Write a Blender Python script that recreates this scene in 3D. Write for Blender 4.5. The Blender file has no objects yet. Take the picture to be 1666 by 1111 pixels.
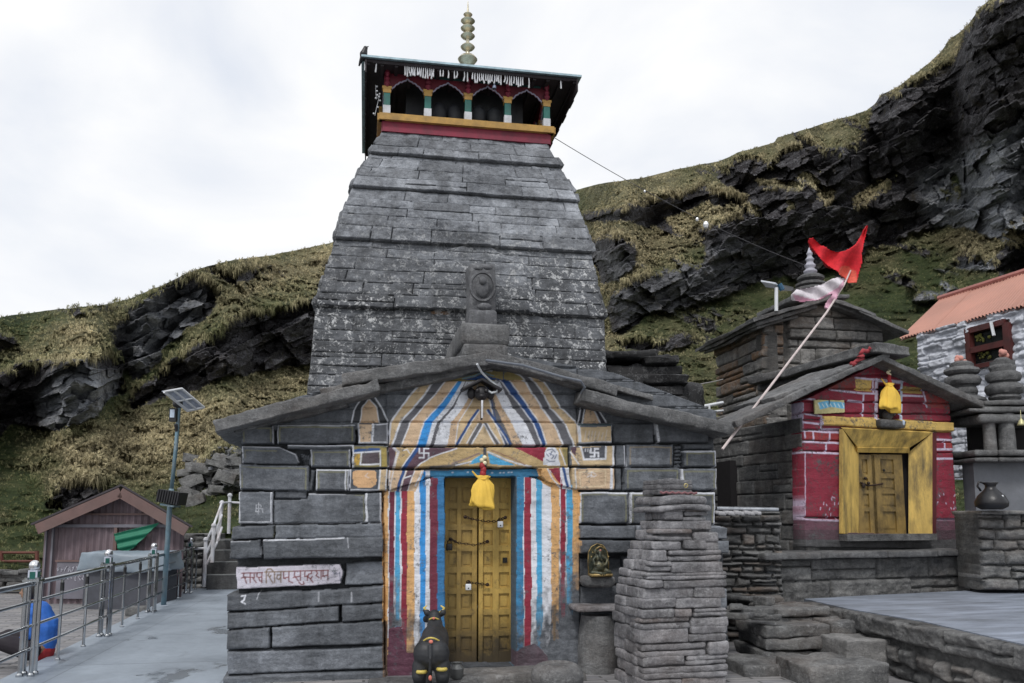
import bpy, math, random
import numpy as np
from mathutils import Vector
random.seed(7)
R = math.radians
SC = bpy.context.scene
# ------------------------------------------------------------------ camera
CAM = np.array([-1.16, -8.5, 1.55]); YAW = R(10.0); PITCH = R(7.0); FPX = 1350.0; HOR = 840.0
CX = 833.0; CY = HOR - FPX*math.tan(PITCH)
cam = bpy.data.cameras.new('camera'); camo = bpy.data.objects.new('camera', cam); SC.collection.objects.link(camo)
camo.location = CAM; camo.rotation_euler = (R(90)+PITCH, 0, -YAW)
cam.sensor_width = 36.0; cam.lens = FPX/1666*36.0
cam.shift_y = (CY-555.5)/1666.0; cam.clip_end = 2000; cam.clip_start = 0.05
SC.camera = camo
SC.render.resolution_x = 1024; SC.render.resolution_y = 683
# ------------------------------------------------------------------ world, sun, exposure
SUN_EL = R(52); SUN_AZ = R(205)     # azimuth clockwise from +Y
w = bpy.data.worlds.new('World'); SC.world = w; w.use_nodes = True
nt = w.node_tree; nt.nodes.clear()
N = nt.nodes.new
out = N('ShaderNodeOutputWorld'); bg = N('ShaderNodeBackground'); bg.inputs[1].default_value = 0.92
sky = N('ShaderNodeTexSky'); sky.sky_type = 'NISHITA'; sky.sun_disc = False
sky.sun_elevation = SUN_EL; sky.sun_rotation = SUN_AZ
skm = N('ShaderNodeVectorMath'); skm.operation = 'SCALE'; skm.inputs[3].default_value = 0.10
nt.links.new(sky.outputs[0], skm.inputs[0])
tc = N('ShaderNodeTexCoord'); mp = N('ShaderNodeMapping'); mp.inputs['Scale'].default_value = (1.0, 1.0, 1.9)
nt.links.new(tc.outputs['Generated'], mp.inputs[0])
nz = N('ShaderNodeTexNoise'); nz.inputs['Scale'].default_value = 2.6; nz.inputs['Detail'].default_value = 7; nz.inputs['Roughness'].default_value = 0.5
nz.inputs['Distortion'].default_value = 0.35
nt.links.new(mp.outputs[0], nz.inputs['Vector'])
cr = N('ShaderNodeValToRGB'); cr.color_ramp.elements[0].position = 0.36; cr.color_ramp.elements[0].color = (0.80, 0.845, 0.93, 1)
cr.color_ramp.elements[1].position = 0.60; cr.color_ramp.elements[1].color = (1.06, 1.06, 1.06, 1)
nt.links.new(nz.outputs[0], cr.inputs[0])
mx = N('ShaderNodeMix'); mx.data_type = 'RGBA'; mx.inputs[0].default_value = 0.94
nt.links.new(skm.outputs[0], mx.inputs[6]); nt.links.new(cr.outputs[0], mx.inputs[7])
nt.links.new(mx.outputs[2], bg.inputs[0]); nt.links.new(bg.outputs[0], out.inputs[0])
sl = bpy.data.lights.new('sun', 'SUN'); sl.energy = 1.5; sl.angle = R(12); sl.color = (1.0, 0.97, 0.93)
so = bpy.data.objects.new('sun', sl); SC.collection.objects.link(so)
sd = Vector((math.sin(SUN_AZ)*math.cos(SUN_EL), math.cos(SUN_AZ)*math.cos(SUN_EL), math.sin(SUN_EL)))
so.rotation_euler = sd.to_track_quat('Z', 'Y').to_euler()
SC.view_settings.view_transform = 'Standard'; SC.view_settings.look = 'None'; SC.view_settings.gamma = 1.0
SC.view_settings.exposure = 0.14
# ------------------------------------------------------------------ projection helpers (measuring the photograph)
FW = np.array([math.sin(YAW)*math.cos(PITCH), math.cos(YAW)*math.cos(PITCH), math.sin(PITCH)])
RT = np.array([math.cos(YAW), -math.sin(YAW), 0.0]); UP = np.cross(RT, FW)
HF = np.array([math.sin(YAW), math.cos(YAW), 0.0])
def ray(px, py): return FW + RT*((px-CX)/FPX) + UP*((CY-py)/FPX)
def on_plane(px, py, p0, n):
    d = ray(px, py); t = np.dot(np.asarray(p0)-CAM, n)/np.dot(d, n); return CAM + d*t
def atY(px, py, Y): return on_plane(px, py, (0, Y, 0), np.array([0, 1., 0]))
def G(px, py, z=0.0): return on_plane(px, py, (0, 0, z), np.array([0, 0, 1.]))
def atD(px, py, D): return on_plane(px, py, CAM+HF*D, HF)
# ------------------------------------------------------------------ noise
def _h(ix, iy, iz, s):
    n = (ix*374761393 + iy*668265263 + iz*2147483647 + s*1274126177) & 0xFFFFFFFF
    n = ((n ^ (n >> 13))*1274126177) & 0xFFFFFFFF
    n = (n ^ (n >> 16)) & 0xFFFFFFFF
    return n.astype(np.float64)/4294967295.0
def vnoise(x, y, z=None, s=0):
    x = np.asarray(x, float); y = np.asarray(y, float); z = np.zeros_like(x) if z is None else np.asarray(z, float)+0*x
    xi = np.floor(x).astype(np.int64); yi = np.floor(y).astype(np.int64); zi = np.floor(z).astype(np.int64)
    fx = x-xi; fy = y-yi; fz = z-zi
    fx = fx*fx*(3-2*fx); fy = fy*fy*(3-2*fy); fz = fz*fz*(3-2*fz)
    r = 0
    for dx in (0, 1):
        wx = fx if dx else 1-fx
        for dy in (0, 1):
            wy = fy if dy else 1-fy
            for dz in (0, 1):
                wz = fz if dz else 1-fz
                r = r + wx*wy*wz*_h(xi+dx, yi+dy, zi+dz, s)
    return r*2-1
def fbm(x, y, z=None, o=4, s=0, g=0.5):
    r = 0; a = 1.0; t = 0
    for i in range(o):
        k = 2.0**i
        r = r + a*vnoise(x*k+i*7.3, y*k+i*3.1, None if z is None else z*k+i*5.7, s+i); t += a; a *= g
    return r/t
def sstep(a, b, x): t = np.clip((x-a)/(b-a), 0, 1); return t*t*(3-2*t)
# ------------------------------------------------------------------ colour
def L(r, g, b):
    def f(c): c = c/255.0; return c/12.92 if c <= 0.04045 else ((c+0.055)/1.055)**2.4
    return (f(r), f(g), f(b))
KALB = 1.25
def PC(r, g, b, k=None):           # paint colour read off the photo -> albedo
    k = KALB if k is None else k
    c = L(r, g, b); y = 0.3*c[0]+0.55*c[1]+0.15*c[2]
    return tuple(min(0.86, (v*0.9+y*0.1)*k) for v in c)
# ------------------------------------------------------------------ materials
class NB:
    def __init__(s, name):
        s.m = bpy.data.materials.new(name); s.m.use_nodes = True; s.t = s.m.node_tree
        s.b = s.t.nodes['Principled BSDF']; s.pos = None
    def n(s, t, **k):
        x = s.t.nodes.new(t)
        for a, v in k.items(): setattr(x, a, v)
        return x
    def l(s, a, b): s.t.links.new(a, b)
    def P(s):
        if s.pos is None:
            g = s.n('ShaderNodeNewGeometry'); s.pos = g.outputs['Position']
        return s.pos
    def scaled(s, sc, rot=(0, 0, 0)):
        m = s.n('ShaderNodeMapping'); m.inputs['Scale'].default_value = sc; m.inputs['Rotation'].default_value = rot
        s.l(s.P(), m.inputs[0]); return m.outputs[0]
    def noise(s, scale, detail=4, rough=0.55, vec=None, dist=0.0):
        x = s.n('ShaderNodeTexNoise'); x.inputs['Scale'].default_value = scale; x.inputs['Detail'].default_value = detail
        x.inputs['Roughness'].default_value = rough; x.inputs['Distortion'].default_value = dist
        s.l(vec if vec is not None else s.P(), x.inputs['Vector']); return x.outputs[0]
    def vor(s, scale, vec=None, feat='F1'):
        x = s.n('ShaderNodeTexVoronoi', feature=feat); x.inputs['Scale'].default_value = scale
        s.l(vec if vec is not None else s.P(), x.inputs['Vector']); return x.outputs[0]
    def ramp(s, fac, stops):
        x = s.n('ShaderNodeValToRGB'); e = x.color_ramp.elements
        while len(e) < len(stops): e.new(0.5)
        for i, (p, c) in enumerate(stops):
            e[i].position = p; e[i].color = (c, c, c, 1) if not hasattr(c, '__len__') else (*c[:3], 1)
        s.l(fac, x.inputs[0]); return x.outputs[0]
    def math(s, op, a, b=None, clamp=False):
        x = s.n('ShaderNodeMath', operation=op, use_clamp=clamp)
        for i, v in enumerate((a, b)):
            if v is None: continue
            if isinstance(v, (int, float)): x.inputs[i].default_value = v
            else: s.l(v, x.inputs[i])
        return x.outputs[0]
    def mix(s, f, a, b, mode='MIX'):
        x = s.n('ShaderNodeMix', data_type='RGBA', blend_type=mode)
        for i, v in ((0, f), (6, a), (7, b)):
            if isinstance(v, (int, float)): x.inputs[i].default_value = v if i == 0 else (v, v, v, 1)
            elif hasattr(v, '__len__'): x.inputs[i].default_value = (*v[:3], 1)
            else: s.l(v, x.inputs[i])
        return x.outputs[2]
    def attr(s, name):
        return s.n('ShaderNodeAttribute', attribute_name=name)
    def bump(s, h, strength=0.5, dist=0.02):
        x = s.n('ShaderNodeBump'); x.inputs['Strength'].default_value = strength; x.inputs['Distance'].default_value = dist
        s.l(h, x.inputs['Height']); s.l(x.outputs[0], s.b.inputs['Normal']); return x
    def set(s, **k):
        for a, v in k.items():
            i = s.b.inputs[a.replace('_', ' ')]
            if isinstance(v, (int, float)): i.default_value = v
            elif hasattr(v, '__len__'): i.default_value = (*v[:3], 1)
            else: s.l(v, i)
        return s.m
MATS = {}
def stone(name, dark=(0.06, 0.062, 0.07), light=(0.26, 0.27, 0.29), lich=0.3, paint=False, warm=0.0, bump=0.6, wear=0.33, aux=True, scl=1.0):
    if name in MATS: return MATS[name]
    s = NB(name)
    big = s.noise(1.3*scl, 5, 0.6); st = s.noise(6*scl, 7, 0.7, s.scaled((0.7, 0.7, 1.7)), 0.25)
    fine = s.noise(55*scl, 4, 0.7)
    mid = s.noise(17*scl, 6, 0.75, s.scaled((1, 1, 1.4)), 0.3)
    f = s.math('ADD', s.math('MULTIPLY', big, 0.30), s.math('ADD', s.math('MULTIPLY', st, 0.32), s.math('ADD', s.math('MULTIPLY', mid, 0.26), s.math('MULTIPLY', fine, 0.16))))
    mc = tuple((a+b)*0.42 for a, b in zip(dark, light)); col = s.ramp(f, [(0.42, dark), (0.53, mc), (0.66, light)])
    if warm:
        wn = s.noise(0.9, 5, 0.6, s.scaled((1, 1, 1.6)))
        col = s.mix(s.math('MULTIPLY', s.ramp(wn, [(0.52, 0), (0.68, 1)]), warm), col, (0.22, 0.13, 0.065), 'MIX')
    if aux:
        a = s.attr('Aux'); sep = s.n('ShaderNodeSeparateColor'); s.l(a.outputs['Color'], sep.inputs[0])
        tint = s.math('MULTIPLY', sep.outputs[0], 2.0)
        col = s.mix(1.0, col, tint, 'MULTIPLY')
        lm = sep.outputs[1]
        col = s.mix(s.math('MULTIPLY', sep.outputs[2], s.ramp(s.noise(7, 4), [(0.35, 0.3), (0.6, 1)])), col, (0.20, 0.105, 0.045))
    else: lm = 1.0
    # lichen: pale crusts
    ln = s.noise(9*scl, 6, 0.72, None, 0.4); ln2 = s.noise(34*scl, 4, 0.7)
    lf = s.math('ADD', s.math('MULTIPLY', ln, 0.6), s.math('MULTIPLY', ln2, 0.4))
    lmask = s.ramp(lf, [(0.525, 0), (0.575, 1)])
    lfac = s.math('MULTIPLY', s.math('MULTIPLY', lmask, lich), lm, True)
    col = s.mix(lfac, col, (0.52, 0.53, 0.54))
    stk = s.ramp(s.noise(2.6*scl, 6, 0.7, s.scaled((1.6, 1.6, 0.30)), 0.2), [(0.46, 1.0), (0.66, 0.50)]); col = s.mix(0.8, col, s.mix(1.0, col, stk, 'MULTIPLY'))
    rough = s.ramp(st, [(0.3, 0.62), (0.7, 0.9)])
    if paint:
        p = s.attr('Paint')
        wn = s.noise(24, 6, 0.75); wn2 = s.noise(4, 4, 0.6)
        wf = s.math('ADD', s.math('MULTIPLY', wn, 0.6), s.math('MULTIPLY', wn2, 0.4))
        keep = s.ramp(wf, [(wear, 0.0), (wear+0.10, 1.0)])
        al = s.math('MULTIPLY', p.outputs['Alpha'], keep, True)
        pc = s.mix(0.22, p.outputs['Color'], s.mix(1.0, p.outputs['Color'], s.ramp(s.noise(12, 5, 0.7), [(0.3, 0.45), (0.7, 1.25)]), 'MULTIPLY'))
        dirt = s.ramp(s.noise(2.3, 6, 0.7, s.scaled((1.6, 1.6, 0.6))), [(0.45, 1.0), (0.72, 0.55)])
        pc = s.mix(0.7, pc, s.mix(1.0, pc, dirt, 'MULTIPLY'))
        col = s.mix(al, col, pc)
    s.set(Base_Color=col, Roughness=rough)
    h = s.math('ADD', s.math('MULTIPLY', st, 0.7), s.math('ADD', s.math('MULTIPLY', fine, 0.35), s.math('MULTIPLY', lmask, 0.08)))
    s.bump(h, bump, 0.03); MATS[name] = s.m; return s.m
def plain(name, col, rough=0.6, metal=0.0, var=0.25, scale=8, bump=0.15, dirt=None, dirtamt=0.5, bscale=40, stretch=(1, 1, 1)):
    if name in MATS: return MATS[name]
    s = NB(name); v = s.scaled(stretch)
    n1 = s.noise(scale, 5, 0.65, v)
    c = s.mix(1.0, col, s.ramp(n1, [(0.3, 1-var), (0.7, 1+var*0.6)]), 'MULTIPLY')
    if dirt is not None:
        dn = s.noise(scale*0.45, 6, 0.7, v)
        c = s.mix(s.math('MULTIPLY', s.ramp(dn, [(0.45, 0), (0.66, 1)]), dirtamt), c, dirt)
    s.set(Base_Color=c, Roughness=s.ramp(n1, [(0.3, max(0, rough-0.1)), (0.7, min(1, rough+0.12))]), Metallic=metal)
    if bump: s.bump(s.noise(bscale, 4, 0.6, v), bump, 0.01)
    MATS[name] = s.m; return s.m
def attrmat(name, rough=0.8, bump=0.2, spec=0.3, bscale=30):
    if name in MATS: return MATS[name]
    s = NB(name); p = s.attr('Paint')
    c = s.mix(1.0, p.outputs['Color'], s.ramp(s.noise(14, 5, 0.7), [(0.3, 0.72), (0.7, 1.15)]), 'MULTIPLY')
    s.set(Base_Color=c, Roughness=rough, Specular_IOR_Level=spec)
    if bump: s.bump(s.noise(bscale, 4, 0.6), bump, 0.01)
    MATS[name] = s.m; return s.m
# ------------------------------------------------------------------ objects
def wloc(o):
    v = np.zeros(3)
    while o is not None: v = v + np.array(o.location); o = o.parent
    return v
def tag(o, label=None, cat=None, group=None, kind=None):
    if label: o['label'] = label
    if cat: o['category'] = cat
    if group: o['group'] = group
    if kind: o['kind'] = kind
    return o
def thing(name, label, cat, loc=(0, 0, 0), group=None):
    o = bpy.data.objects.new(name, None); SC.collection.objects.link(o); o.location = [float(a) for a in loc]
    o.empty_display_size = 0.2
    return tag(o, label, cat, group)
def fastmesh(name, V, quads=None, tris=None, mat=None, parent=None, smooth=False, attrs=None, faces=None, midx=None):
    me = bpy.data.meshes.new(name); V = np.asarray(V, float)
    if parent is not None: V = V - wloc(parent)
    me.vertices.add(len(V)); me.vertices.foreach_set('co', V.astype(np.float32).ravel())
    if faces is not None:
        lt = np.array([len(f) for f in faces], dtype=np.int32); li = np.fromiter((i for f in faces for i in f), dtype=np.int32)
    else:
        q = np.asarray(quads if quads is not None else np.zeros((0, 4)), dtype=np.int32).reshape(-1, 4)
        t = np.asarray(tris if tris is not None else np.zeros((0, 3)), dtype=np.int32).reshape(-1, 3)
        lt = np.concatenate([np.full(len(q), 4), np.full(len(t), 3)]).astype(np.int32); li = np.concatenate([q.ravel(), t.ravel()])
    ls = np.concatenate([[0], np.cumsum(lt)[:-1]]).astype(np.int32) if len(lt) else np.zeros(0, np.int32)
    me.loops.add(len(li)); me.loops.foreach_set('vertex_index', li)
    me.polygons.add(len(lt)); me.polygons.foreach_set('loop_start', ls); me.polygons.foreach_set('loop_total', lt)
    me.polygons.foreach_set('use_smooth', np.full(len(lt), bool(smooth)))
    if midx is not None: me.polygons.foreach_set('material_index', np.asarray(midx, np.int32))
    me.update(calc_edges=True); me.validate()
    for k, a in (attrs or {}).items():
        at = me.color_attributes.new(name=k, type='FLOAT_COLOR', domain='POINT')
        at.data.foreach_set('color', np.asarray(a, np.float32).reshape(-1, 4).ravel())
    o = bpy.data.objects.new(name, me); SC.collection.objects.link(o)
    for m in (mat if isinstance(mat, (list, tuple)) else [mat]):
        if m is not None: me.materials.append(m)
    if parent is not None: o.parent = parent
    return o
class MB:
    """collects shapes (world coordinates) and links them as ONE mesh object"""
    def __init__(s): s.V = []; s.F = []; s.M = []; s.n = 0; s.mi = 0; s.C = []; s.col = None
    def add(s, V, F):
        V = np.asarray(V, float).reshape(-1, 3)
        s.V.append(V); s.F += [tuple(int(i)+s.n for i in f) for f in F]; s.M += [s.mi]*len(F); s.n += len(V)
        c = s.col if s.col is not None else (0.5, 0.0, 0.0, 1.0)
        s.C.append(np.tile(np.array(c, float), (len(V), 1)))
        return s
    def box(s, c, size, U=(1, 0, 0), W=(0, 1, 0), Z=(0, 0, 1)):
        c = np.asarray(c, float); U, W, Z = [np.asarray(a, float) for a in (U, W, Z)]
        V = [c+U*size[0]/2*a+W*size[1]/2*b+Z*size[2]/2*d for a in (-1, 1) for b in (-1, 1) for d in (-1, 1)]
        return s.add(V, [(0, 1, 3, 2), (4, 6, 7, 5), (0, 4, 5, 1), (2, 3, 7, 6), (0, 2, 6, 4), (1, 5, 7, 3)])
    def tube(s, pts, r, n=8, caps=True):
        P = np.asarray(pts, float); m = len(P); r = np.full(m, r) if not hasattr(r, '__len__') else np.asarray(r)
        T = np.gradient(P, axis=0); T /= np.linalg.norm(T, axis=1)[:, None]+1e-9
        ref = np.array([0, 0, 1.]) if abs(T[0][2]) < 0.9 else np.array([0, 1., 0])
        V = []; a = np.linspace(0, 2*math.pi, n, endpoint=False)
        A = np.cross(T[0], ref); A /= np.linalg.norm(A)
        for i in range(m):
            A = A - T[i]*np.dot(A, T[i]); A /= np.linalg.norm(A)+1e-9; B = np.cross(T[i], A)
            V += [P[i]+r[i]*(A*math.cos(t)+B*math.sin(t)) for t in a]
        F = [(i*n+j, i*n+(j+1) % n, (i+1)*n+(j+1) % n, (i+1)*n+j) for i in range(m-1) for j in range(n)]
        if caps: F += [tuple(range(n))[::-1], tuple(range((m-1)*n, m*n))]
        return s.add(V, F)
    def lathe(s, c, prof, n=20, ax=(0, 0, 1), sx=1.0, sy=1.0, U=(1, 0, 0)):
        c = np.asarray(c, float); ax = np.asarray(ax, float); U = np.asarray(U, float); W = np.cross(ax, U)
        V = []; m = len(prof)
        for r, z in prof:
            V += [c+ax*z+U*(r*sx*math.cos(t))+W*(r*sy*math.sin(t)) for t in np.linspace(0, 2*math.pi, n, endpoint=False)]
        F = [(i*n+j, i*n+(j+1) % n, (i+1)*n+(j+1) % n, (i+1)*n+j) for i in range(m-1) for j in range(n)]
        F += [tuple(range(n))[::-1], tuple(range((m-1)*n, m*n))]
        return s.add(V, F)
    def ball(s, c, r, n=14, sc=(1, 1, 1)):
        c = np.asarray(c, float); V = [c+np.array([0, 0, -r*sc[2]])]
        k = n//2
        for i in range(1, k):
            p = -math.pi/2+math.pi*i/k
            for j in range(n):
                t = 2*math.pi*j/n; V.append(c+np.array([r*sc[0]*math.cos(p)*math.cos(t), r*sc[1]*math.cos(p)*math.sin(t), r*sc[2]*math.sin(p)]))
        V.append(c+np.array([0, 0, r*sc[2]])); F = []
        for j in range(n): F.append((0, 1+(j+1) % n, 1+j))
        for i in range(k-2):
            for j in range(n): F.append((1+i*n+j, 1+i*n+(j+1) % n, 1+(i+1)*n+(j+1) % n, 1+(i+1)*n+j))
        e = len(V)-1
        for j in range(n): F.append((1+(k-2)*n+j, 1+(k-2)*n+(j+1) % n, e))
        return s.add(V, F)
    def prism(s, poly, th, nrm):
        """poly: 3-D points (planar); extruded by th along nrm"""
        P = np.asarray(poly, float); n = len(P); Q = P+np.asarray(nrm, float)*th
        return s.add(np.vstack([P, Q]), [tuple(range(n)), tuple(range(2*n-1, n-1, -1))]+[(i, n+i, n+(i+1) % n, (i+1) % n) for i in range(n)])
    def rock(s, c, size, U=(1, 0, 0), W=(0, 1, 0), Z=(0, 0, 1), seg=0.10, r=0.03, amp=0.012, big=0.0, sd=0, strat=0.0, freq=5.0, warp=None):
        """a rounded, chipped stone block"""
        h = np.array(size, float)/2; r = min(r, h.min()*0.9)
        ax = []
        for k in range(3):
            inner = h[k]-r; m = max(1, int(round(2*inner/seg)))
            a = list(np.linspace(-inner, inner, m+1)); ax.append(np.array([-h[k], -h[k]+r*0.35]+a+[h[k]-r*0.35, h[k]]))
        nx, ny, nz_ = [len(a) for a in ax]
        idx = {}; V = []; F = []
        def vid(i, j, k):
            q = (i, j, k)
            if q not in idx: idx[q] = len(V); V.append((ax[0][i], ax[1][j], ax[2][k]))
            return idx[q]
        for i in range(nx-1):
            for j in range(ny-1):
                F.append((vid(i, j, 0), vid(i, j+1, 0), vid(i+1, j+1, 0), vid(i+1, j, 0)))
                F.append((vid(i, j, nz_-1), vid(i+1, j, nz_-1), vid(i+1, j+1, nz_-1), vid(i, j+1, nz_-1)))
        for i in range(nx-1):
            for k in range(nz_-1):
                F.append((vid(i, 0, k), vid(i+1, 0, k), vid(i+1, 0, k+1), vid(i, 0, k+1)))
                F.append((vid(i, ny-1, k), vid(i, ny-1, k+1), vid(i+1, ny-1, k+1), vid(i+1, ny-1, k)))
        for j in range(ny-1):
            for k in range(nz_-1):
                F.append((vid(0, j, k), vid(0, j, k+1), vid(0, j+1, k+1), vid(0, j+1, k)))
                F.append((vid(nx-1, j, k), vid(nx-1, j+1, k), vid(nx-1, j+1, k+1), vid(nx-1, j, k+1)))
        P = np.array(V); q = np.clip(P, -(h-r), h-r); d = P-q; dn = np.linalg.norm(d, axis=1)[:, None]
        P = q+d/np.maximum(dn, 1e-9)*r*(dn > 1e-9)
        nr = P/np.maximum(h, 1e-3); nr /= np.linalg.norm(nr, axis=1)[:, None]+1e-9
        o = sd*3.17
        na = fbm(P[:, 0]*freq+o, P[:, 1]*freq+o*1.3, P[:, 2]*freq*1.8, 4, 11, 0.65); 
        P = P+nr*(na*amp)[:, None]
        if strat: P = P+nr*(vnoise(P[:, 0]*1.5+o, P[:, 1]*1.5, P[:, 2]*28+o, 5)*strat)[:, None]
        if big:
            P[:, 0] += vnoise(P[:, 1]*1.7+o, P[:, 2]*2+o, P[:, 0]*1.1, 21)*big
            P[:, 1] += vnoise(P[:, 0]*1.7+o, P[:, 2]*2+o, P[:, 1]*1.1, 22)*big
            P[:, 2] += vnoise(P[:, 0]*1.5+o, P[:, 1]*1.7+o, P[:, 2], 23)*big*0.6
        if warp is not None: P = warp(P)
        c = np.asarray(c, float); U, W, Z = [np.asarray(a, float) for a in (U, W, Z)]
        return s.add(c+P[:, :1]*U+P[:, 1:2]*W+P[:, 2:3]*Z, F)
    def build(s, name, mat, parent=None, smooth=False, cattr=None):
        V = np.vstack(s.V); at = {cattr or 'Aux': np.vstack(s.C)}
        return fastmesh(name, V, faces=s.F, mat=mat, parent=parent, smooth=smooth, attrs=at, midx=s.M)
def smooth_by_angle(o, a=40):
    me = o.data
    me.polygons.foreach_set('use_smooth', np.full(len(me.polygons), True))
    try: me.set_sharp_from_angle(angle=R(a))
    except Exception: pass
    return o
# ------------------------------------------------------------------ masonry relief sheets
class Sheet:
    """a wall face as a grid: every stone, joint and painted mark of it is laid out in wall metres"""
    exact = False; split = 0.22
    def __init__(s, O, U, V, Nn, u0, u1, v0, v1, step, base=-0.05, pos=None, wob=0.006, seed=0):
        s.O, s.U, s.Vv, s.N = [np.asarray(a, float) for a in (O, U, V, Nn)]
        s.nu = int(round((u1-u0)/step))+1; s.nv = int(round((v1-v0)/step))+1
        s.u0, s.v0, s.st = u0, v0, step
        s.u = u0+np.arange(s.nu)*step; s.v = v0+np.arange(s.nv)*step
        s.UU, s.VV = np.meshgrid(s.u, s.v)
        s.H = np.full(s.UU.shape, base); s.paint_ = np.zeros(s.UU.shape+(4,)); s.aux = np.zeros(s.UU.shape+(4,)); s.aux[..., 0] = 0.25; s.aux[..., 3] = 1
        s.mask = np.ones(s.UU.shape, bool); s.pos = pos; s.seed = seed
        q = 9.0
        s.WU = s.UU+wob*fbm(s.UU*q+seed, s.VV*q, None, 3, 31+seed); s.WV = s.VV+wob*fbm(s.UU*q*0.6+5, s.VV*q+seed, None, 3, 41+seed)
        s.rn = np.random.RandomState(seed+5)
    def uv(s, px, py):
        p = on_plane(px, py, s.O, s.N)-s.O; return (np.dot(p, s.U), np.dot(p, s.Vv))
    def win(s, P, pad=0.03):
        a = np.array(P); lo = a.min(0)-pad; hi = a.max(0)+pad
        i0 = max(0, int((lo[0]-s.u0)/s.st)); i1 = min(s.nu, int((hi[0]-s.u0)/s.st)+2)
        j0 = max(0, int((lo[1]-s.v0)/s.st)); j1 = min(s.nv, int((hi[1]-s.v0)/s.st)+2)
        return slice(j0, max(j0, j1)), slice(i0, max(i0, i1))
    def _in(s, P, X, Y):
        r = np.zeros(X.shape, bool); n = len(P)
        for i in range(n):
            x0, y0 = P[i]; x1, y1 = P[(i+1) % n]
            if y0 == y1: continue
            c = ((y0 > Y) != (y1 > Y)) & (X < (x1-x0)*(Y-y0)/(y1-y0)+x0); r ^= c
        return r
    def _d(s, P, X, Y, closed=True):
        d = np.full(X.shape, 9.9); n = len(P)
        for i in range(n if closed else n-1):
            a = np.array(P[i]); b = np.array(P[(i+1) % n]); ab = b-a; L2 = max(1e-12, ab@ab)
            t = np.clip(((X-a[0])*ab[0]+(Y-a[1])*ab[1])/L2, 0, 1)
            d = np.minimum(d, np.hypot(X-a[0]-t*ab[0], Y-a[1]-t*ab[1]))
        return d
    def blockuv(s, P, depth=0.0, r=0.016, tint=None, lich=0.0, warm=0.0, fall=0.035, tilt=(0, 0)):
        w = s.win(P)
        if s.UU[w].size == 0: return
        X = s.WU[w]; Y = s.WV[w]; ins = s._in(P, X, Y); d = s._d(P, X, Y)
        e = np.clip(1-d/r, 0, 1)
        c = np.mean(P, axis=0)
        h = depth-e*e*fall+(X-c[0])*tilt[0]+(Y-c[1])*tilt[1]
        s.H[w] = np.where(ins, h, s.H[w])
        t = (0.5+s.rn.uniform(-0.14, 0.14)) if tint is None else tint
        a = s.aux[w]; a[ins] = (t, lich, warm, 1)
    def block(s, P, depth=0.0, **k): s.blockuv([s.uv(*p) for p in P], depth, **k)
    def rect(s, x0, y0, x1, y1, depth=0.0, dl=0, dr=0, **k):
        s.block([(x0, y0+dl), (x1, y0+dr), (x1, y1+dr), (x0, y1+dl)], depth, **k)
    def paintuv(s, P, col, a=1.0):
        w = s.win(P); 
        if s.UU[w].size == 0: return
        ins = s._in(P, s.WU[w], s.WV[w]); p = s.paint_[w]; p[ins] = (*col, a)
    def paint(s, P, col, a=1.0): s.paintuv([s.uv(*p) for p in P], col, a)
    def lineuv(s, P, wd, col, a=1.0):
        w = s.win(P, wd+0.02)
        if s.UU[w].size == 0: return
        X_, Y_ = (s.UU[w], s.VV[w]) if s.exact else (s.WU[w], s.WV[w])
        d = s._d(P, X_, Y_, False); k = wd/2
        m = np.clip((k-d)/s.st+0.5, 0, 1); p = s.paint_[w]; al = p[..., 3]; m2 = m*a
        no = np.maximum(al, m2)
        f = np.where(no > 0, m2/np.maximum(no, 1e-6), 0)[..., None]
        p[..., :3] = p[..., :3]*(1-f)+np.array(col)*f; p[..., 3] = no
    def line(s, P, wpx, col, a=1.0):
        q = [s.uv(*p) for p in P]; m = np.mean(np.array(P), axis=0)
        a0 = np.array(s.uv(m[0]-5, m[1])); b0 = np.array(s.uv(m[0]+5, m[1])); s.lineuv(q, wpx*np.linalg.norm(b0-a0)/10, col, a)
    def cut(s, P): 
        Q = [s.uv(*p) for p in P]; s.mask &= ~s._in(Q, s.UU, s.VV)
    def keep(s, P):
        Q = [s.uv(*p) for p in P]; s.mask &= s._in(Q, s.UU, s.VV)
    def groove(s, P, w=0.02, depth=0.04):
        Q = [s.uv(*p) for p in P]; d = s._d(Q, s.WU, s.WV, False); s.H -= depth*np.clip(1-d/w, 0, 1)
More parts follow.
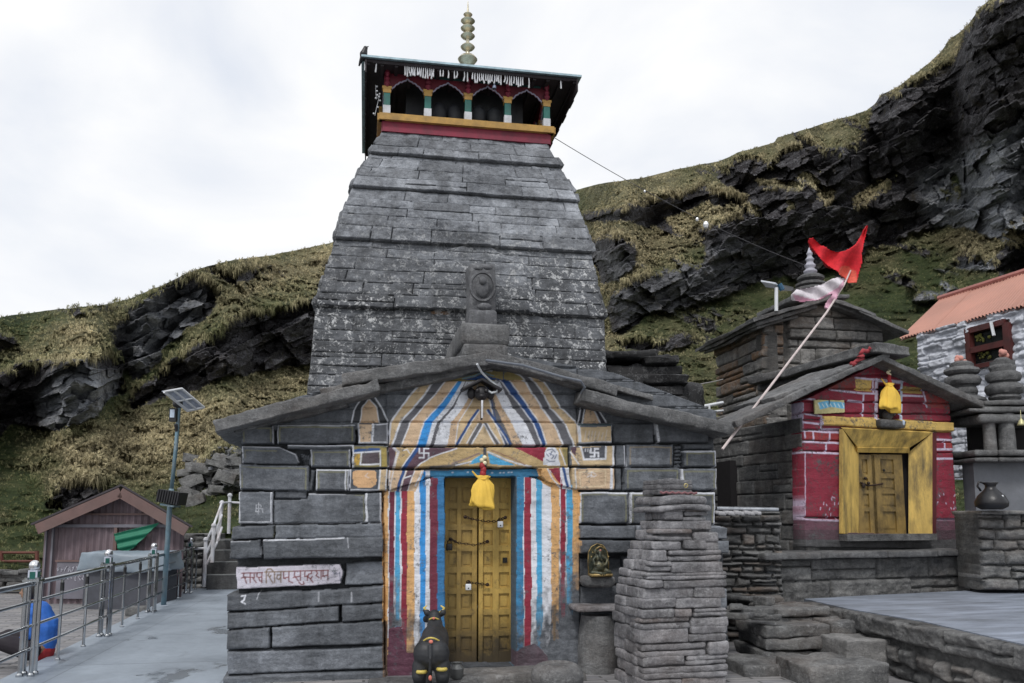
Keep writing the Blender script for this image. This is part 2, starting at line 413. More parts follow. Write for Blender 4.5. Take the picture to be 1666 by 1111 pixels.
    def masonry(s, u0, u1, v0, v1, hc=(0.09, 0.17), lc=(0.25, 0.8), depth=0.0, dv=0.012, lich=0.0, warm=0.0, wprob=0.0, gap=0.008, fall=0.035, r=0.02, tint=(0.4, 0.6), slope=0.0, tiltv=0.0, off=None):
        v = v0; rn = s.rn
        while v < v1-0.01:
            h = rn.uniform(*hc)
            if v1-v-h < hc[0]*0.6: h = v1-v
            u = u0-rn.uniform(0, lc[0]*0.5)
            while u < u1:
                l = rn.uniform(*lc)
                if u1-u-l < lc[0]*0.5: l = u1-u
                a = max(u, u0); b = min(u+l, u1); dd = depth+rn.uniform(-dv, dv)+(off(v+h/2) if off else 0)
                j = rn.uniform(-0.3, 0.3)*gap
                P = [(a+gap/2, v+gap/2+slope*(a-u0)+j), (b-gap/2, v+gap/2+slope*(b-u0)-j), (b-gap/2, v+h-gap/2+slope*(b-u0)+j), (a+gap/2, v+h-gap/2+slope*(a-u0)-j)]
                if h > hc[1]*0.75 and rn.rand() < s.split and l > lc[0]*1.3:      # two thin stones in the place of one
                    m = v+h*rn.uniform(0.35, 0.65)
                    for (va, vb) in ((v+gap/2, m-gap/2), (m+gap/2, v+h-gap/2)):
                        s.blockuv([(a+gap/2, va+slope*(a-u0)), (b-gap/2, va+slope*(b-u0)), (b-gap/2, vb+slope*(b-u0)), (a+gap/2, vb+slope*(a-u0))], dd+rn.uniform(-dv, dv), r=r, fall=fall, tint=rn.uniform(*tint), lich=lich*rn.uniform(0.3, 1.3), warm=warm if rn.rand() < wprob else 0)
                else:
                    s.blockuv(P, dd, r=r, fall=fall, tint=rn.uniform(*tint), lich=lich*rn.uniform(0.3, 1.3), warm=warm*rn.uniform(0.4, 1) if rn.rand() < wprob else 0, tilt=(rn.uniform(-0.02, 0.02), tiltv+rn.uniform(-0.05, 0.05)))
                u += l
            v += h
    def build(s, name, mat, parent=None, rough=0.008, thick=0.3, strat=0.002, smooth=True):
        UU, VV = s.UU, s.VV
        n = fbm(UU*7+s.seed*1.7, VV*11+3.1, None, 5, 51+s.seed)*rough+vnoise(UU*3+s.seed, VV*48, None, 61+s.seed)*strat*0.5+fbm(UU*1.3, VV*1.5, None, 2, 71+s.seed)*rough
        Hh = s.H+n
        if s.pos is None: P = s.O+UU[..., None]*s.U+VV[..., None]*s.Vv+Hh[..., None]*s.N; PB = s.O+UU[..., None]*s.U+VV[..., None]*s.Vv-thick*s.N
        else: P = s.pos(UU, VV, Hh); PB = s.pos(UU, VV, np.full_like(Hh, -thick))
        nv, nu = UU.shape; ids = np.arange(nv*nu).reshape(nv, nu)
        cm = s.mask[:-1, :-1] & s.mask[1:, :-1] & s.mask[:-1, 1:] & s.mask[1:, 1:]
        a, b, c, d = ids[:-1, :-1], ids[:-1, 1:], ids[1:, 1:], ids[1:, :-1]
        q = np.stack([a[cm], b[cm], c[cm], d[cm]], 1)
        # orientation
        nn = np.cross(P[0, 1]-P[0, 0], P[1, 0]-P[0, 0])
        flip = np.dot(nn, P[0, 0]-PB[0, 0]) < 0
        M = nv*nu; pad = np.pad(cm, 1)
        sk = []
        def side(cond, i, j): sk.append(np.stack([i[cond], j[cond], j[cond]+M, i[cond]+M], 1))
        side(cm & ~pad[:-2, 1:-1], b, a); side(cm & ~pad[2:, 1:-1], d, c); side(cm & ~pad[1:-1, :-2], a, d); side(cm & ~pad[1:-1, 2:], c, b)
        back = q[:, ::-1]+M if False else np.zeros((0, 4), int)
        q = np.vstack([q]+sk+[back])
        if flip: q = q[:, ::-1]
        used = np.unique(q); rm = -np.ones(2*M, int); rm[used] = np.arange(len(used))
        AV = np.vstack([P.reshape(-1, 3), PB.reshape(-1, 3)])[used]
        pa = np.vstack([s.paint_.reshape(-1, 4)]*2)[used]; au = np.vstack([s.aux.reshape(-1, 4)]*2)[used]
        return fastmesh(name, AV, quads=rm[q], mat=mat, parent=parent, smooth=smooth, attrs={'Paint': pa, 'Aux': au})
# =================================================================== MAIN TEMPLE
WHT = PC(205, 208, 216); TAN = PC(190, 166, 128); TNP = PC(194, 166, 134); OLV = PC(135, 122, 72); GRY = PC(92, 92, 98); BLU = PC(30, 138, 212)
DBL = PC(34, 72, 128); CRM = PC(140, 32, 56); MAR = PC(108, 38, 58); OCH = PC(208, 160, 98); MAU = PC(88, 64, 76); LBL = PC(62, 158, 205); YEL = PC(176, 140, 40)
M_wall = stone('painted_stone', (0.06, 0.067, 0.078), (0.26, 0.28, 0.315), lich=0.12, paint=True, wear=0.36)
M_tower = stone('tower_stone', (0.055, 0.061, 0.073), (0.43, 0.455, 0.50), lich=1.0)
M_slab = stone('roof_stone', (0.05, 0.051, 0.055), (0.27, 0.272, 0.275), lich=0.3, aux=True, warm=0.12, bump=0.9)
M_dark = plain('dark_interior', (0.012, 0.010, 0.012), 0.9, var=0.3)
temple = thing('stone_temple', 'tall grey stone temple with striped doorway and curved tower under a wooden pavilion', 'temple', (0, 0, 0))
fs = Sheet((0, 0, 0), (1, 0, 0), (0, 0, 1), (0, -1, 0), -2.85, 2.85, -0.12, 3.32, 0.0075, base=-0.08, wob=0.008, seed=3)
def sec(x, y, k=-0.0105): return y+(x-500)*k*0
# ---- rows of stones (measured off the photograph)
fs.block([(300, 560), (1260, 560), (1260, 700), (300, 700)], 0.0, fall=0)                 # gable ground
for y0, y1 in ((575, 598), (600, 619), (620.5, 640), (641.5, 663), (664.5, 687)):
    fs.rect(370, y0, 660 if y0 > 600 else 790, y1, 0.0, tint=0.46, r=0.015)
    fs.rect(938, y0, 1180, y1, 0.0, tint=0.45, r=0.015)
    fs.rect(628 if y0 > 600 else 700, y0, 938, y1, 0.03, tint=0.5, r=0.012, fall=0.04)
fs.rect(632, 688.5, 937, 725, 0.05, tint=0.52, r=0.012)
fs.rect(632, 728, 922, 761, 0.065, tint=0.5, r=0.012)
fs.block([(632, 765), (700, 765), (690, 778), (676, 799), (632, 800)], 0.06, r=0.014)
fs.block([(870, 760), (924, 760), (928, 797), (903, 797), (893, 790), (880, 778)], 0.06, r=0.014)
# left stones
def stn(x0, y0, x1, y1, dep=0.03, bw=None, bo=None, dl=0, dr=0, wp=2.4, **k):
    fs.rect(x0, y0, x1, y1, dep, dl, dr, **k)
    if bo: fs.line([(x0+5, y1+dl-4), (x0+5, y0+dl+5), (x1-5, y0+dr+5), (x1-5, y1+dr-4)], 2.4, bo, 0.55)
    if bw:
        q = {'l': [(x0+1.5, y0+dl+1), (x0+1.5, y1+dl-1)], 'r': [(x1-1.5, y0+dr+1), (x1-1.5, y1+dr-1)], 't': [(x0+1, y0+dl+1.8), (x1-1, y0+dr+1.8)], 'b': [(x0+1, y1+dl-1.8), (x1-1, y1+dr-1.8)]}
        for c in bw: fs.line(q[c], wp, WHT, 0.85)
PO = PC(128, 126, 84)
stn(392, 692, 446, 722, 0.03, 'r', PO, wp=1.5); stn(451, 691, 578, 722, 0.045, 'lt', PO, wp=2)
stn(582, 688, 631, 723, 0.05)
fs.block([(394, 725), (455, 727), (470, 733), (482, 738), (487, 753), (484, 757), (394, 754)], 0.03)
fs.line([(395.5, 726), (395.5, 753)], 3, WHT, 0.9); fs.line([(396, 727), (455, 728.5), (470, 735), (481, 740), (486, 752)], 2, WHT, 0.8); fs.line([(400, 750), (400, 733), (450, 734)], 2, PO, 0.5)
stn(467, 723.5, 576, 731, 0.035, 't')
for k in range(5): fs.block([(488+k*3.4, 739+k*2), (493+k*3.4, 737), (500+k*1.5, 757), (495+k*1.5, 759)], 0.0, r=0.008, tint=0.4)
stn(505, 731, 571, 760, 0.03, 'lr', PO); stn(573, 724.5, 631, 761.5, 0.055)
stn(390, 755, 503, 796.5, 0.04, 'l', PO, dl=0, dr=3); fs.block([(505, 764), (514, 764), (508, 799), (503, 799)], 0.0, tint=0.36)
stn(514, 763, 568, 798, 0.05, 'ltr', PO); stn(569, 763, 631, 799, 0.055)
stn(388, 800, 444, 852, 0.045, 'lrb', wp=4.2); stn(447, 799, 500, 812, 0.01, tint=0.44); fs.block([(446, 814), (500, 812), (503, 802), (594, 804), (594, 851), (446, 852)], 0.04)
stn(593, 801, 621, 851, 0.04); fs.line([(596, 803), (596.5, 849)], 4, WHT, 0.9); fs.line([(619, 803), (620, 849)], 3.6, WHT, 0.9); fs.line([(503, 804), (592, 803.5)], 2, WHT, 0.5)
fs.line([(578, 805), (592, 805), (592, 849)], 2, PO, 0.6)
# plinth courses
fs.block([(380, 857), (447, 854), (448, 875), (378, 878)], 0.10); fs.block([(449, 854), (621, 852), (623, 874), (449, 876)], 0.11)
fs.block([(377, 880), (427, 877), (429, 906), (376, 910)], 0.115); fs.block([(430, 877), (623, 873), (623, 906), (431, 909)], 0.125)
fs.line([(429, 852), (620, 850.5)], 2.2, WHT, 0.75); fs.line([(432, 878), (560, 875)], 3, WHT, 0.8); fs.line([(429, 880), (428, 900)], 3, WHT, 0.7); fs.line([(378, 881), (410, 879)], 2, WHT, 0.5)
fs.line([(566, 875), (567, 890)], 2, WHT, 0.4); fs.line([(449, 856), (447, 873)], 2, PO, 0.6)
fs.block([(385, 922), (553, 916), (560, 930), (556, 950), (386, 959)], 0.07, r=0.012); fs.block([(563, 916), (624, 912), (624, 950), (561, 953)], 0.03)
fs.block([(372, 966), (450, 961), (553, 958), (624, 952), (624, 978), (520, 985), (372, 993)], 0.115)
fs.block([(372, 995), (440, 991), (552, 984), (552, 1009), (371, 1022)], 0.11); fs.block([(557, 983), (624, 980), (624, 1005), (556, 1010)], 0.12)
fs.block([(372, 1023), (441, 1018), (441, 1052), (371, 1055)], 0.12); fs.block([(444, 1018), (550, 1012), (624, 1007), (624, 1045), (444, 1051)], 0.12)
fs.block([(372, 1057), (550, 1053), (624, 1048), (626, 1085), (372, 1095)], 0.11); fs.block([(366, 1097), (450, 1093), (627, 1088), (627, 1125), (366, 1125)], 0.15)
for x in (520, 572): fs.line([(x, 962), (x, 976)], 3, WHT, 0.4)
fs.line([(396, 968), (402, 967), (400, 974), (396, 977), (402, 980)], 2.6, WHT, 0.9); fs.line([(423, 962), (420, 972)], 1.6, WHT, 0.5)
# right stones
stn(937, 690, 994, 722, 0.05); stn(996, 689, 1062, 721, 0.04); stn(1066, 690, 1151, 720, 0.04); fs.line([(1066, 690), (1070, 719)], 4.5, WHT, 0.85)
stn(924, 725, 999, 759, 0.055); stn(1000, 724, 1017, 759, 0.04, 'r', wp=3.5); stn(1018, 723, 1094, 760, 0.06, None, PC(150, 130, 95), r=0.035)
for k in range(6): fs.block([(1097, 726+k*6), (1109-k % 2*3, 725+k*6), (1109, 730+k*6), (1097, 731+k*6)], 0.0, r=0.006, tint=0.42)
stn(1111, 722, 1160, 731, 0.03, tint=0.38); stn(1110, 733, 1163, 760, 0.045, 'tr', PO, wp=3.4)
stn(928, 761, 999, 797, 0.055); stn(1001, 761, 1012, 797, 0.01, tint=0.4); stn(1015, 761, 1104, 797, 0.05, None, PO); stn(1105, 762, 1164, 797, 0.05, 'r', PO); fs.line([(1106, 763), (1108, 785)], 5, WHT, 0.8)
stn(941, 800, 1021, 852, 0.05, 'lt', PO, wp=3); stn(1023, 800, 1162, 853, 0.04, 'lrt', PO, wp=3.6)
fs.rect(941, 855, 1030, 876, 0.10); fs.rect(1031, 855, 1178, 877, 0.10); fs.rect(941, 878, 1040, 900, 0.115); fs.rect(1041, 879, 1180, 900, 0.115)
fs.rect(943, 908, 1012, 950, -0.02, tint=0.38); fs.rect(1014, 905, 1170, 955, 0.05)
fs.rect(943, 953, 1012, 990, 0.0, tint=0.40); fs.rect(1014, 957, 1178, 990, 0.10); fs.rect(945, 995, 1180, 1030, 0.08); fs.rect(945, 1032, 1180, 1070, 0.09); fs.rect(945, 1072, 1180, 1125, 0.09)
# jamb piers beside the door
fs.block([(624, 801), (724, 770), (724, 1125), (627, 1125)], 0.02, fall=0.015, tint=0.5); fs.block([(838, 770), (941, 798), (944, 1125), (838, 1125)], 0.02, fall=0.015, tint=0.5)
fs.rect(690, 763, 880, 776, 0.02, fall=0.01)
# door surround: stripes
def fade(xa, xb, ye):
    if ye > 1110: return
    P = [fs.uv(xa-1, ye-150), fs.uv(xb+1, ye-150), fs.uv(xb+1, ye+4), fs.uv(xa-1, ye+4)]; w = fs.win(P); ins = fs._in(P, fs.UU[w], fs.VV[w]); v1 = P[0][1]; v0 = P[2][1]
    t = (fs.VV[w]-v0)/(v1-v0); nzz = fbm(fs.UU[w]*26, fs.VV[w]*16, None, 4, 88)
    p = fs.paint_[w]; p[..., 3] = np.where(ins, p[..., 3]*np.clip(t*1.5-0.12+nzz*0.75, 0, 1), p[..., 3])
def stripes(L_, y0, y1, wob=0.9, sd=0):
    for i, (xa, xb, col, ye) in enumerate(L_):
        ye = ye or y1; ys = np.linspace(y0, ye, 26)
        wl = [xa+wob*float(vnoise(y*0.035+i, 3.3+sd)) for y in ys]; wr_ = [xb+wob*float(vnoise(y*0.035+i+1, 3.3+sd)) for y in ys]
        n = len(ys); fs.paint(list(zip(wl, ys))+list(zip(wr_, ys))[::-1], col, 1.0); fade(xa, xb, ye)
stripes([(622, 631, OCH, None), (631, 633, WHT, None), (633, 641, MAR, 1040), (641, 643, WHT, 1030), (643, 650.5, LBL, 1040), (650.5, 653, WHT, 1040), (653, 662, CRM, 1100), (662, 674, OCH, 1085), (674, 683, WHT, 1095), (683, 692, BLU, 1085), (692, 699, WHT, 1085), (699, 711.5, MAR, None), (711.5, 724, PC(40, 110, 160), None)], 766, 1125)
fs.paint([(632, 1022), (652, 1018), (662, 1060), (676, 1062), (690, 1085), (700, 1095), (700, 1125), (630, 1125)], PC(92, 52, 70), 1.0)
fs.paint([(622, 1010), (630, 1010), (631, 1125), (622, 1125)], PC(120, 90, 60), 0.7)
stripes([(834, 840, PC(66, 84, 98), None), (840, 851, PC(40, 120, 165), 1085), (851, 852.5, WHT, 1070), (852.5, 863.5, CRM, None), (863.5, 872, WHT, 1080), (872, 881, LBL, 1065), (881, 896, WHT, 1065), (896, 909, OCH, 1040), (909, 911, WHT, 990), (911, 919, CRM, 1010), (919, 921, WHT, 985), (921, 931, LBL, 1000), (931, 942, OCH, 975)], 764, 1125, sd=4)
fs.line([(902, 985), (901, 1040)], 4, PC(120, 95, 60), 0.7); fs.paint([(838, 1060), (852, 1052), (870, 1046), (890, 1066), (900, 1125), (838, 1125)], PC(84, 52, 64), 0.6)
fs.paint([(699, 766), (878, 762), (878, 777), (699, 777)], PC(30, 105, 145)); 
for x in (735, 760, 812, 818, 826, 831, 800): fs.line([(x, 769), (x+1.5, 769)], 1.8, WHT, 0.8)
fs.line([(725, 776), (725, 1110)], 1.4, PC(60, 80, 95), 0.9)
# ---- painting
YS = [612, 622, 640, 664, 688, 726]
def band(xl, xr, col, ys=YS, a=1.0): fs.paint(list(zip(xl, ys))+list(zip(xr, ys))[::-1], col, a)
def edge(xs, wd=2.2, ys=YS, col=None): fs.line(list(zip(xs, ys)), wd, col or WHT, 0.95)
b0 = [700, 687, 669, 652, 636, 631]; b1 = [714, 704, 692, 673, 651, 637]; b2 = [733, 723, 709, 688, 667, 652]; b3 = [752, 744, 731, 711, 690, 678]
b4 = [760, 752, 742, 725, 704, 694]; b5 = [760, 756, 748, 733, 711, 699]; b6 = [760, 757, 750, 737, 716, 705]; b7 = [772, 771, 766, 752, 733, 727]; b8 = [779, 777, 774, 760, 744, 740]
band(b0, b1, TAN); band(b1, b2, GRY); band(b2, b3, TNP); band(b3, b4, BLU); band(b4, b5, WHT); band(b5, b6, GRY); band(b6, b7, WHT); band(b7, b8, TNP)
band(b8, [785]*6, TAN)
edge(b0, 3); edge(b1, 3); edge(b2, 2); edge([x-1 for x in b3], 1.6); edge(b4, 2.2); edge(b8, 1.6)
r0 = [870, 884, 897, 911, 938, 941]; r1 = [858, 869, 882, 895, 917, 932]; r2 = [842, 854, 864, 881, 899, 915]; r3 = [824, 831, 843, 860, 876, 888]
r4 = [806, 816, 829, 848, 865, 880]; r5 = [800, 812, 821, 834, 853, 871]; r6 = [792, 798, 804, 817, 831, 849]; r7 = [786, 790, 799, 806, 817, 834]; r8 = [785, 786, 793, 798, 804, 820]
band(r1, r0, TAN); band(r2, r1, GRY); band(r3, r2, TNP); band(r4, r3, DBL); band(r5, r4, GRY); band(r6, r5, WHT); band(r7, r6, TNP); band(r8, r7, GRY); band([785]*6, r8, TAN)
edge(r0, 2.6); edge(r1, 2.6); edge(r2, 3); edge(r3, 2); edge(r4, 2); edge(r8, 1.8); edge([x+3 for x in r8], 1.3, col=DBL)
for sg, xb in ((-1, 743), (1, 829)):
    fs.line([(785+sg*8, 668), (785+sg*23, 690), (xb, 723)], 4.5, DBL); fs.line([(785+sg*5, 668), (785+sg*20, 690), (xb+3*-sg, 723)], 1.4, WHT); 
fs.line([(781, 690), (764, 722)], 5.5, GRY); fs.line([(788, 690), (808, 722)], 4.5, GRY); fs.line([(785, 691), (767, 723)], 2, WHT); fs.line([(786, 691), (804, 723)], 2, WHT)
fs.line([(777, 690), (759, 722)], 1.6, WHT); fs.line([(791, 690), (812, 722)], 1.6, WHT)
fs.paint([(775, 676), (785, 668), (796, 676), (799, 686), (771, 686)], TNP)
fs.paint([(727, 620), (738, 609), (762, 604.5), (800, 603), (817, 605), (817, 618), (800, 620), (745, 621)], OLV); fs.line([(727, 619), (738, 609), (762, 604.5), (800, 603.5)], 1.8, WHT, 0.8)
fs.paint([(752, 619), (772, 614), (785, 608), (800, 614), (815, 618)], DBL); fs.line([(752, 617), (772, 612), (785, 606), (803, 612)], 1.4, LBL, 0.8)
fs.paint([(818, 618), (819, 606), (832, 605), (845, 612), (853, 619)], OLV); fs.line([(832, 605), (845, 611), (854, 620)], 2, WHT, 0.8)
# niches either side
fs.paint([(572, 688), (576, 668), (585, 652), (598, 643), (612, 653), (622, 668), (631, 688)], PC(60, 62, 66)); fs.line([(572, 688), (576, 668), (586, 652), (597, 644)], 2.2, WHT); fs.line([(609, 645), (621, 664), (631, 686)], 2.4, WHT)
fs.paint([(585, 688), (589, 664), (600, 649), (612, 662), (617, 688)], TNP); fs.line([(585, 688), (589, 664), (600, 648), (612, 662), (617, 688)], 1.6, WHT)
fs.paint([(584, 691), (604, 691), (604, 721), (584, 721)], TNP); fs.paint([(606, 691), (629, 691), (629, 720), (606, 720)], PC(98, 100, 106))
fs.line([(583, 690), (584, 721), (631, 721), (630, 690)], 3, WHT); fs.line([(606, 690), (606, 721)], 3.4, WHT); fs.line([(606, 691), (630, 691)], 1.8, WHT)
fs.paint([(937, 688), (945, 664), (953, 655), (966, 655), (988, 688)], PC(48, 48, 56)); fs.paint([(948, 688), (954, 664), (963, 662), (977, 688)], TNP)
for P in ([(940, 688), (945, 664), (953, 652), (963, 652)], [(968, 660), (987, 687)], [(947, 688), (952, 662)], [(963, 662), (977, 687)]): fs.line(P, 2, WHT)
fs.paint([(941, 695), (992, 694), (992, 720), (942, 721)], TAN); fs.line([(941, 694), (943, 721), (993, 720), (994, 692)], 2.2, WHT); fs.line([(940, 691), (992, 691)], 2.2, PC(60, 90, 95))
for x in (951, 957, 962, 967, 973, 979, 985): fs.line([(x, 700+x % 5), (x-2, 716)], 1.4, WHT, 0.4)
# lintel row
fs.paint([(632, 728), (922, 728), (922, 762), (632, 762)], PC(178, 152, 104))
fs.paint([(632, 728), (645, 728), (640, 762), (632, 762)], MAU); fs.paint([(682, 728), (745, 729), (722, 736), (700, 745), (672, 762), (655, 762)], MAU)
fs.line([(641, 729), (648, 736), (643, 748), (640, 762)], 4.5, WHT, 0.7); fs.line([(681, 728), (668, 746), (655, 764)], 5.5, DBL); fs.line([(675, 730), (663, 747), (652, 762)], 1.6, WHT); fs.line([(656, 733), (662, 731), (666, 738)], 1.5, WHT)
fs.line([(742, 730), (722, 737), (700, 745), (684, 754), (675, 763)], 2, WHT); fs.line([(760, 754), (735, 758), (700, 761)], 4, GRY, 0.8); fs.line([(778, 738), (758, 747), (735, 755)], 3, PC(130, 110, 110), 0.8); fs.line([(783, 741), (765, 752), (740, 758)], 2.2, WHT, 0.8)
fs.paint([(784, 738), (770, 748), (762, 757), (784, 752)], LBL); fs.paint([(792, 737), (806, 744), (832, 755), (838, 758), (796, 755)], LBL); fs.line([(792, 736), (812, 744), (840, 755), (862, 760)], 2.6, WHT, 0.9)
fs.line([(798, 734), (825, 743), (852, 757)], 1.8, PC(130, 90, 80), 0.8)
fs.paint([(834, 728), (886, 728), (882, 752), (868, 744), (848, 734)], CRM)
cq = fs.uv(895, 742); cr_ = 0.078
fs.paintuv([(cq[0]+cr_*math.cos(t), cq[1]+0.1*math.sin(t)) for t in np.linspace(0, 6.28, 20)], WHT); fs.paint([(882, 745), (906, 745), (909, 759), (882, 757)], WHT)
for P in ([(888, 733), (896, 731), (901, 736)], [(891, 738), (899, 742), (895, 747)], [(887, 748), (892, 752), (900, 751)], [(903, 740), (900, 747)], [(890, 743), (887, 739)], [(896, 735), (893, 741)]): fs.line(P, 1.5, PC(60, 75, 110), 0.9)
fs.paint([(912, 729), (921, 729), (921, 757), (917, 757)], OLV); fs.line([(908, 731), (913, 744), (917, 757)], 1.6, WHT)
fs.line([(787, 727), (788, 762)], 5, PC(70, 74, 80))
def sauvastika(cx, cy, s, wd, col=WHT, t=0.0):        # the sacred sign painted on the stones
    R2 = lambda p: (cx+p[0]*math.cos(t)-p[1]*math.sin(t), cy+p[0]*math.sin(t)+p[1]*math.cos(t))
    for P in ([(-s, 0), (s, 0)], [(0, -s), (0, s)], [(0, -s), (s, -s)], [(s, 0), (s, s)], [(0, s), (-s, s)], [(-s, 0), (-s, -s)]): fs.line([R2(p) for p in P], wd, col)
fs.exact = True
sauvastika(689, 738, 7.5, 2.2); sauvastika(968, 737, 7.2, 3.2) if False else None
fs.paint([(926, 728), (998, 726), (998, 758), (928, 759)], TAN); fs.paint([(926, 728), (936, 727), (934, 742), (928, 736)], MAU); fs.line([(926, 736), (940, 757)], 2, WHT)
fs.paint([(945, 729), (983, 727), (983, 746), (948, 748)], PC(78, 80, 88)); fs.line([(943, 728), (948, 748), (983, 747), (984, 727)], 3, WHT); fs.line([(996, 726), (996, 758)], 3.6, WHT); fs.line([(1015, 725), (1017, 758)], 4, WHT, 0.9)
sauvastika(965, 737, 6.2, 2.8)
for x, y in ((950, 731), (954, 731), (957, 733)): fs.line([(x, y), (x, y+4)], 1.4, WHT, 0.9)
fs.exact = False
# row under the lintel
fs.paint([(632, 764), (690, 764), (676, 800), (632, 800)], TNP); fs.line([(634, 764), (632, 800)], 2, WHT); fs.line([(640, 764), (634, 800)], 1.8, WHT, 0.8)
fs.line([(656, 765), (647, 799)], 5, DBL); fs.line([(660, 765), (651, 799)], 1.8, WHT); fs.paint([(662, 765), (674, 765), (662, 800), (652, 800)], MAU); fs.line([(668, 774), (658, 778)], 2.2, WHT); fs.line([(686, 768), (676, 790)], 2.4, WHT); fs.line([(674, 766), (663, 799)], 1.4, WHT)
fs.paint([(872, 762), (890, 762), (912, 796), (902, 796), (880, 785)], OCH); fs.paint([(891, 762), (908, 762), (911, 790)], CRM); fs.line([(889, 763), (897, 778), (910, 793)], 2, WHT); fs.paint([(909, 762), (925, 761), (928, 797), (914, 795)], WHT); fs.line([(914, 762), (921, 791)], 4.5, DBL); fs.paint([(926, 762), (936, 761), (938, 797), (929, 797)], TAN)
fs.paint([(937, 763), (998, 762), (998, 796), (938, 797)], TNP); fs.line([(934, 762), (935, 796)], 2, WHT, 0.8); fs.line([(993, 763), (993, 795)], 4, WHT); fs.line([(941, 768), (983, 766), (983, 790), (942, 793), (941, 768)], 1.8, PC(215, 195, 160), 0.9)
for P in ([(954, 771), (960, 768), (966, 771)], [(953, 776), (958, 773), (964, 776), (968, 773)], [(960, 768), (959, 776)]): fs.line(P, 1.2, WHT, 0.8)
# left framed panels of the middle rows
fs.paint([(576, 727), (630, 727), (630, 760), (576, 760)], PC(120, 112, 70)); fs.paint([(576, 732), (618, 730), (618, 735), (576, 738)], DBL); fs.paint([(577, 739), (586, 739), (584, 757), (577, 757)], YEL); fs.paint([(590, 738), (617, 736), (617, 754), (588, 755)], PC(80, 70, 76))
fs.paint([(621, 730), (630, 730), (630, 760), (621, 760)], PC(158, 140, 70)); fs.line([(574.5, 726), (574.5, 760)], 3.2, WHT); fs.line([(576, 738), (618, 735)], 2.2, WHT); fs.line([(588, 738), (586, 756), (617, 755)], 2.2, WHT); fs.line([(619, 734), (619, 758)], 2, WHT); fs.line([(631, 730), (631, 760)], 2, WHT)
fs.paint([(570, 764), (631, 764), (631, 798), (570, 798)], PC(70, 76, 84)); fs.paint([(574, 768), (580, 765), (607, 765), (612, 768), (612, 788), (604, 793), (583, 793), (575, 788)], PC(200, 158, 112)); fs.paint([(618, 764), (630, 764), (629, 799), (616, 799)], TAN)
fs.line([(570, 764), (569, 797), (616, 797), (618, 764)], 2.4, WHT); fs.line([(629, 764), (627, 799)], 2.2, WHT); fs.line([(562, 764), (562, 797)], 2.2, WHT, 0.9); fs.line([(598, 770), (594, 774), (600, 777)], 1.4, WHT, 0.5)
# small sign on the lower left stone
for P in ([(417, 822), (417, 833), (423, 833)], [(420, 822), (425, 822), (425, 828)], [(417, 828), (428, 828)], [(421, 819), (421, 836)], [(426, 829), (428, 834)]): fs.line(P, 1.3, WHT, 0.7)
# white board stone with writing
BW = PC(190, 186, 198)
fs.exact = True
fs.paint([(386, 922), (553, 917), (558, 928), (554, 950), (387, 958)], BW)
def z7(P): return [(370+x*0.13205, 900+y*0.13205) for x, y in P]
INK = PC(112, 52, 52); INK2 = PC(120, 96, 70)
def wr(P, c=None, wd=1.9): fs.line(z7(P), wd, c or INK, 1.0)
wr([(190, 240), (300, 236)]); wr([(215, 240), (210, 275), (235, 300)]); wr([(185, 300), (225, 285), (295, 292)]); wr([(225, 300), (248, 362)], None, 1.8); wr([(293, 236), (293, 355)])
wr([(308, 238), (445, 232)]); wr([(312, 290), (345, 296), (340, 250)]); wr([(325, 300), (368, 358)], None, 1.8); wr([(378, 238), (372, 280), (398, 292), (432, 285)]); wr([(398, 295), (408, 330), (430, 340)]); wr([(436, 232), (436, 355)])
wr([(470, 226), (810, 216)], INK2); wr([(490, 228), (490, 360)], INK2); wr([(490, 222), (505, 190), (545, 185), (575, 216)], INK2); wr([(522, 240), (512, 268), (535, 285), (548, 265)], INK2); wr([(530, 290), (548, 325), (572, 362)], INK2); wr([(592, 224), (592, 352)], INK2)
wr([(668, 262), (625, 262), (618, 300), (645, 318), (668, 285)], INK2); wr([(668, 222), (668, 352)], INK2); wr([(702, 228), (702, 292), (722, 308)]); wr([(700, 300), (762, 288)]); wr([(766, 222), (766, 338)]); wr([(770, 338), (815, 358)], None, 1.8)
wr([(820, 214), (1250, 204)]); wr([(838, 228), (832, 268), (852, 288)]); wr([(818, 292), (902, 276)]); wr([(850, 290), (882, 334)], None, 1.8); wr([(906, 212), (906, 328)]); wr([(888, 350), (918, 380), (952, 372), (942, 345)])
wr([(962, 222), (958, 280), (992, 276)]); wr([(990, 270), (992, 330)], None, 1.8); wr([(1042, 212), (1042, 244), (1006, 250), (1000, 290), (1036, 304), (1050, 280)]); wr([(1022, 304), (1060, 352)]); wr([(1096, 212), (1116, 240), (1096, 268), (1135, 296)]); wr([(1158, 210), (1158, 310)])
wr([(1182, 210), (1182, 270), (1202, 282)]); wr([(1176, 278), (1236, 264)]); wr([(1242, 204), (1242, 322)])
for P in ([(1300, 215), (1310, 240), (1350, 235)], [(1330, 250), (1370, 245)], [(1385, 230), (1395, 330)]): wr(P, PC(120, 120, 140), 1.6)
fs.cut([(724.5, 776), (838, 776), (838, 1084), (724.5, 1084)])
fs.keep([(364, 1130), (366, 1096), (371, 1094), (371, 966), (385, 962), (384, 912), (376, 910), (377, 858), (389, 853), (391, 674), (610, 606), (790, 572), (1000, 606), (1166, 668), (1166, 855), (1181, 860), (1181, 1130)])
fs.build('facade_wall', M_wall, temple, rough=0.012, thick=0.34, strat=0.003)
# side walls, rear
XL = fs.uv(391, 760)[0]; XR = fs.uv(1166, 760)[0]
for sgn, X in ((-1, XL), (1, XR)):
    s2 = Sheet((X, 0.02, 0), (0, 1, 0), (0, 0, 1), (sgn, 0, 0), 0.33, 3.4, -0.05, 2.55, 0.02, seed=8+sgn); s2.masonry(0.33, 3.4, -0.05, 2.55, depth=0.02)
    s2.build('side_wall', M_wall, temple, thick=0.3)
